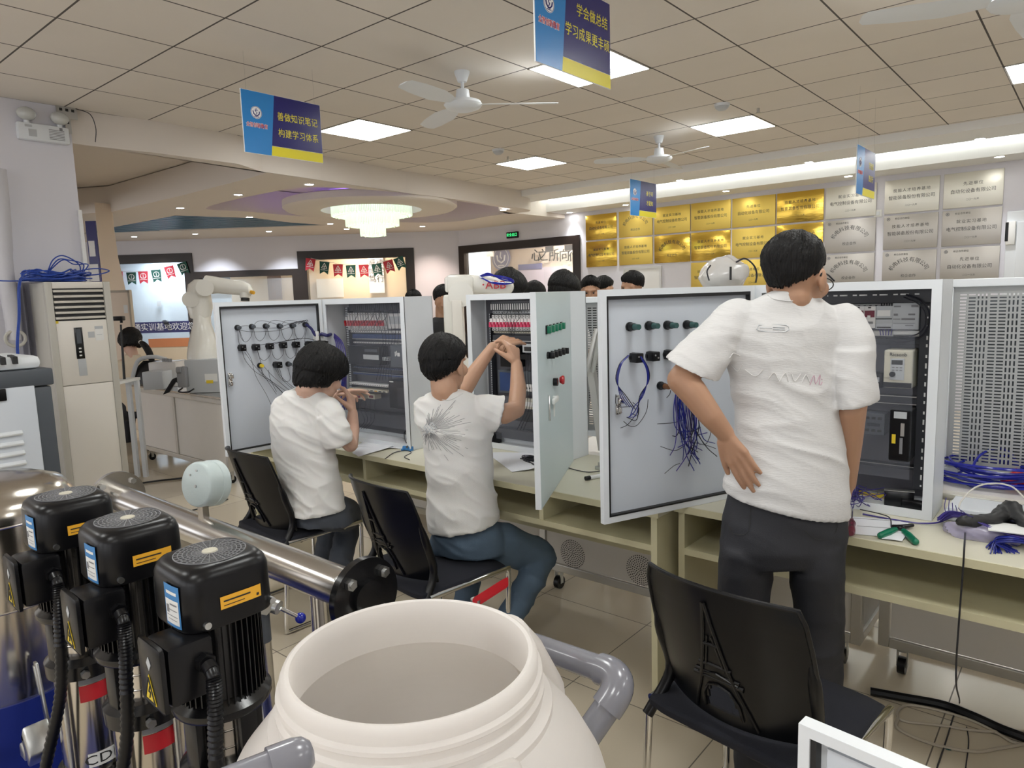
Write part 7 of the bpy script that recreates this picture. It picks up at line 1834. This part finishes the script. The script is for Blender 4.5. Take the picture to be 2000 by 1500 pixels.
# cable hanging from the right bench to the floor and cables on the floor
P = [bz(1925,1012,.04),bz(1895,1024,.012),bz(1886,1036,.008),at(1884,1060,y=BY2-.03),at(1881,1110,y=BY2-.03),at(1874,1200,y=BY2-.02),at(1868,1290,y=BY2),at(1868,1340,y=BY2+.05),at(1874,1372,z=.006),at(1862,1400,z=.005),at(1850,1440,z=.005),at(1830,1500,z=.005)]
tag(ob('hanging_cable', MB().tube(catmull(P,8),.0026,6), 'black_wire'), 'thin black cable hanging from the right bench to the floor', 'cable')
def floor_cable(label, pts, r, m): return tag(ob('floor_cable', MB().tube(catmull([at(u,v,z=r+.001) for u,v in pts],10),r,8), m), label, 'cable', None)
floor_cable('thick black conduit on the floor under the right bench',[(1700,1350),(1765,1362),(1840,1376),(1900,1398),(1960,1425),(2030,1450)],.016,'black')
floor_cable('beige cable looping on the floor, upper loop by the chair leg',[(2020,1455),(1980,1450),(1945,1430),(1900,1408),(1850,1392),(1800,1380),(1768,1378),(1752,1392),(1765,1408),(1830,1416),(1920,1428),(2020,1428)],.005,'gray_cord')
floor_cable('beige cable looping on the floor, lower loop by the chair leg',[(1754,1402),(1752,1420),(1785,1440),(1840,1458),(1905,1468),(1950,1462),(2020,1450)],.0055,'gray_cord')
floor_cable('thin black lead on the floor tiles at the bottom right',[(1888,1420),(1892,1450),(1886,1500)],.002,'black_wire')
floor_cable('black cable on the floor beyond the pressure gauge',[(250,948),(300,940),(345,935),(395,930),(445,932)],.008,'black')
floor_cable('thin dark cable on the floor behind the manifold pipe',[(240,1010),(330,1006),(420,985),(445,975)],.005,'black')
tag(ob('leaf', MB().ball(at(1851,1462,z=.004),.012,8,(1,.7,.25)), 'dgreen'), 'small dried green leaf on the floor tiles', 'leaf')
# open cabinet door rising at the lower right corner
t = thing('floor_cabinet','white cabinet with open grey lined door at the lower right corner','cabinet',(.37,.90,0))
ob('body', MB().box((0,.02,.10),(.5,.26,.93),bev=.004), 'paint_white', t); ob('plinth', MB().box((.03,.04,0),(.47,.24,.10)), 'dark_metal', t)
h0 = V((.36,.90,.128)); f0 = at(1574,1398,z=.948); f0.z = .128; u_ = (f0-h0); w_ = u_.length; u_.normalize(); n_ = V((u_.y,-u_.x,0)); n_ = n_ if n_.y < 0 else -n_
mx = Matrix(((u_.x,n_.x,0,h0.x),(u_.y,n_.y,0,h0.y),(0,0,1,h0.z),(0,0,0,1))); hh = .82; l = .016
d = ob('door', MB().box((0,0,0),(w_,.002,hh),mx).box((0,.002,0),(l,.024,hh),mx).box((w_-l,.002,0),(w_,.024,hh),mx).box((l,.002,0),(w_-l,.024,l),mx).box((l,.002,hh-l),(w_-l,.024,hh),mx), 'paint_white', t, smooth=False, world=True)
ob('inner_sheet', MB().box((l+.02,.002,l+.012),(w_-l-.02,.012,hh-l-.012),mx), 'door_gray', d, smooth=False, world=True)
g = MB()
for a, b in (((l,.002,l),(l+.008,.02,hh-l)),((w_-l-.008,.002,l),(w_-l,.02,hh-l)),((l,.002,l),(w_-l,.02,l+.008))): g.box(a,b,mx)
ob('gasket', g, 'gasket', d, smooth=False, world=True)
# ------------------------------------------------------------------ far left corner behind the air conditioner
dd = 8.7
a, b = at(205,570,d=dd), at(253,572,d=dd); y_ = V((-_r.y,_r.x,0)); w_ = (b-a).dot(_r)
t = thing('whiteboard_stand','beige standing panel with wooden frame just right of the air conditioner','panel',((a.x+b.x)/2,(a.y+b.y)/2,0))
ob('panel', MB().obox((0,0,a.z/2),_r*w_/2,y_*.02,(0,0,a.z/2)), 'cream_wall', t, smooth=False); ob('frame', MB().obox((0,0,a.z),_r*(w_/2+.01),y_*.03,(0,0,.015)).obox(_r*w_/2+V((0,0,a.z/2)),_r*.012,y_*.03,(0,0,a.z/2)), 'gray_cord', t, smooth=False)
ob('sticker', MB().obox(_r*(w_*.32)+V((0,0,a.z-.22))-y_*.022,_r*.025,y_*.001,(0,0,.05)), 'label_white', t, smooth=False)
dd = 6.2
p = at(232,622,d=dd); q = at(243,742,d=dd)
t = thing('webcam_pole','black webcam on a thin slanting pole before the seated woman','webcam',q)
ob('pole', MB().cyl(q,at(236,634,d=dd),.012,.008,8), 'black', t, world=True); ob('camera', MB().obox(p,_r*.045,y_*.03,(0,0,.02),.008).cyl(p+_r*.02-V((0,0,.04)),p+_r*.02,.012,n=10), 'black', t, world=True)
a, b = at(225,745,d=6.15), at(251,748,d=6.15); w_ = (b-a).dot(_r)
t = thing('side_desk','narrow white framed desk with grey front between air conditioner and robot workstation','desk',((a.x+b.x)/2,(a.y+b.y)/2,0))
ob('top', MB().obox((0,0,a.z),_r*w_/2,y_*.2,(0,0,.012)).box((0,0,0),(0,0,0)) if False else MB().obox((0,0,a.z),_r*w_/2,y_*.2,(0,0,.012)), 'label_white', t, smooth=False)
ob('front_panel', MB().obox(y_*-.17+V((0,0,a.z*.62)),_r*(w_/2-.03),y_*.008,(0,0,a.z*.37)), mat('mauve grey panel',(.30,.27,.30),.5), t, smooth=False)
for s_ in (-1,1): ob('leg', MB().obox(_r*s_*(w_/2-.02)-y_*.17+V((0,0,a.z/2)),_r*.018,y_*.018,(0,0,a.z/2)), 'paint_white', t, smooth=False); ob('leg', MB().obox(_r*s_*(w_/2-.02)+y_*.17+V((0,0,a.z/2)),_r*.018,y_*.018,(0,0,a.z/2)), 'paint_white', t, smooth=False)
# low backed chair of the woman
c = at(290,735,d=7.6)
t = thing('office_chair','grey and black office chair behind the seated woman','chair',(c.x,c.y,0),0,None)
ob('backrest', MB().loft([(at(292,752,d=7.57),_r*.19,y_*.02),(at(290,735,d=7.57),_r*.17,y_*.02),(at(292,715,d=7.59),_r*.13,y_*.02),(at(296,704,d=7.61),_r*.09,y_*.015)],16), 'black', t, world=True)
ob('back_frame', MB().tube(catmull([at(257,752,d=7.55),at(262,725,d=7.55),at(272,703,d=7.55),at(300,697,d=7.55),at(325,702,d=7.55)],6),.022,8), 'label_gray', t, world=True)
ob('seat', MB().obox((0,.15,.44),_r*.22,y_*.22,(0,0,.03),.02), 'black_fabric', t); ob('pedestal', MB().cyl((0,.15,.06),(0,.15,.42),.03,n=12), 'dark_metal', t)
for k in range(5): a_ = k*1.2566; ob('star_foot', MB().cyl((0,.15,.07),(.26*math.cos(a_),.15+.26*math.sin(a_),.05),.016,n=8).ball((.26*math.cos(a_),.15+.26*math.sin(a_),.03),.03,6), 'dark_metal', t)
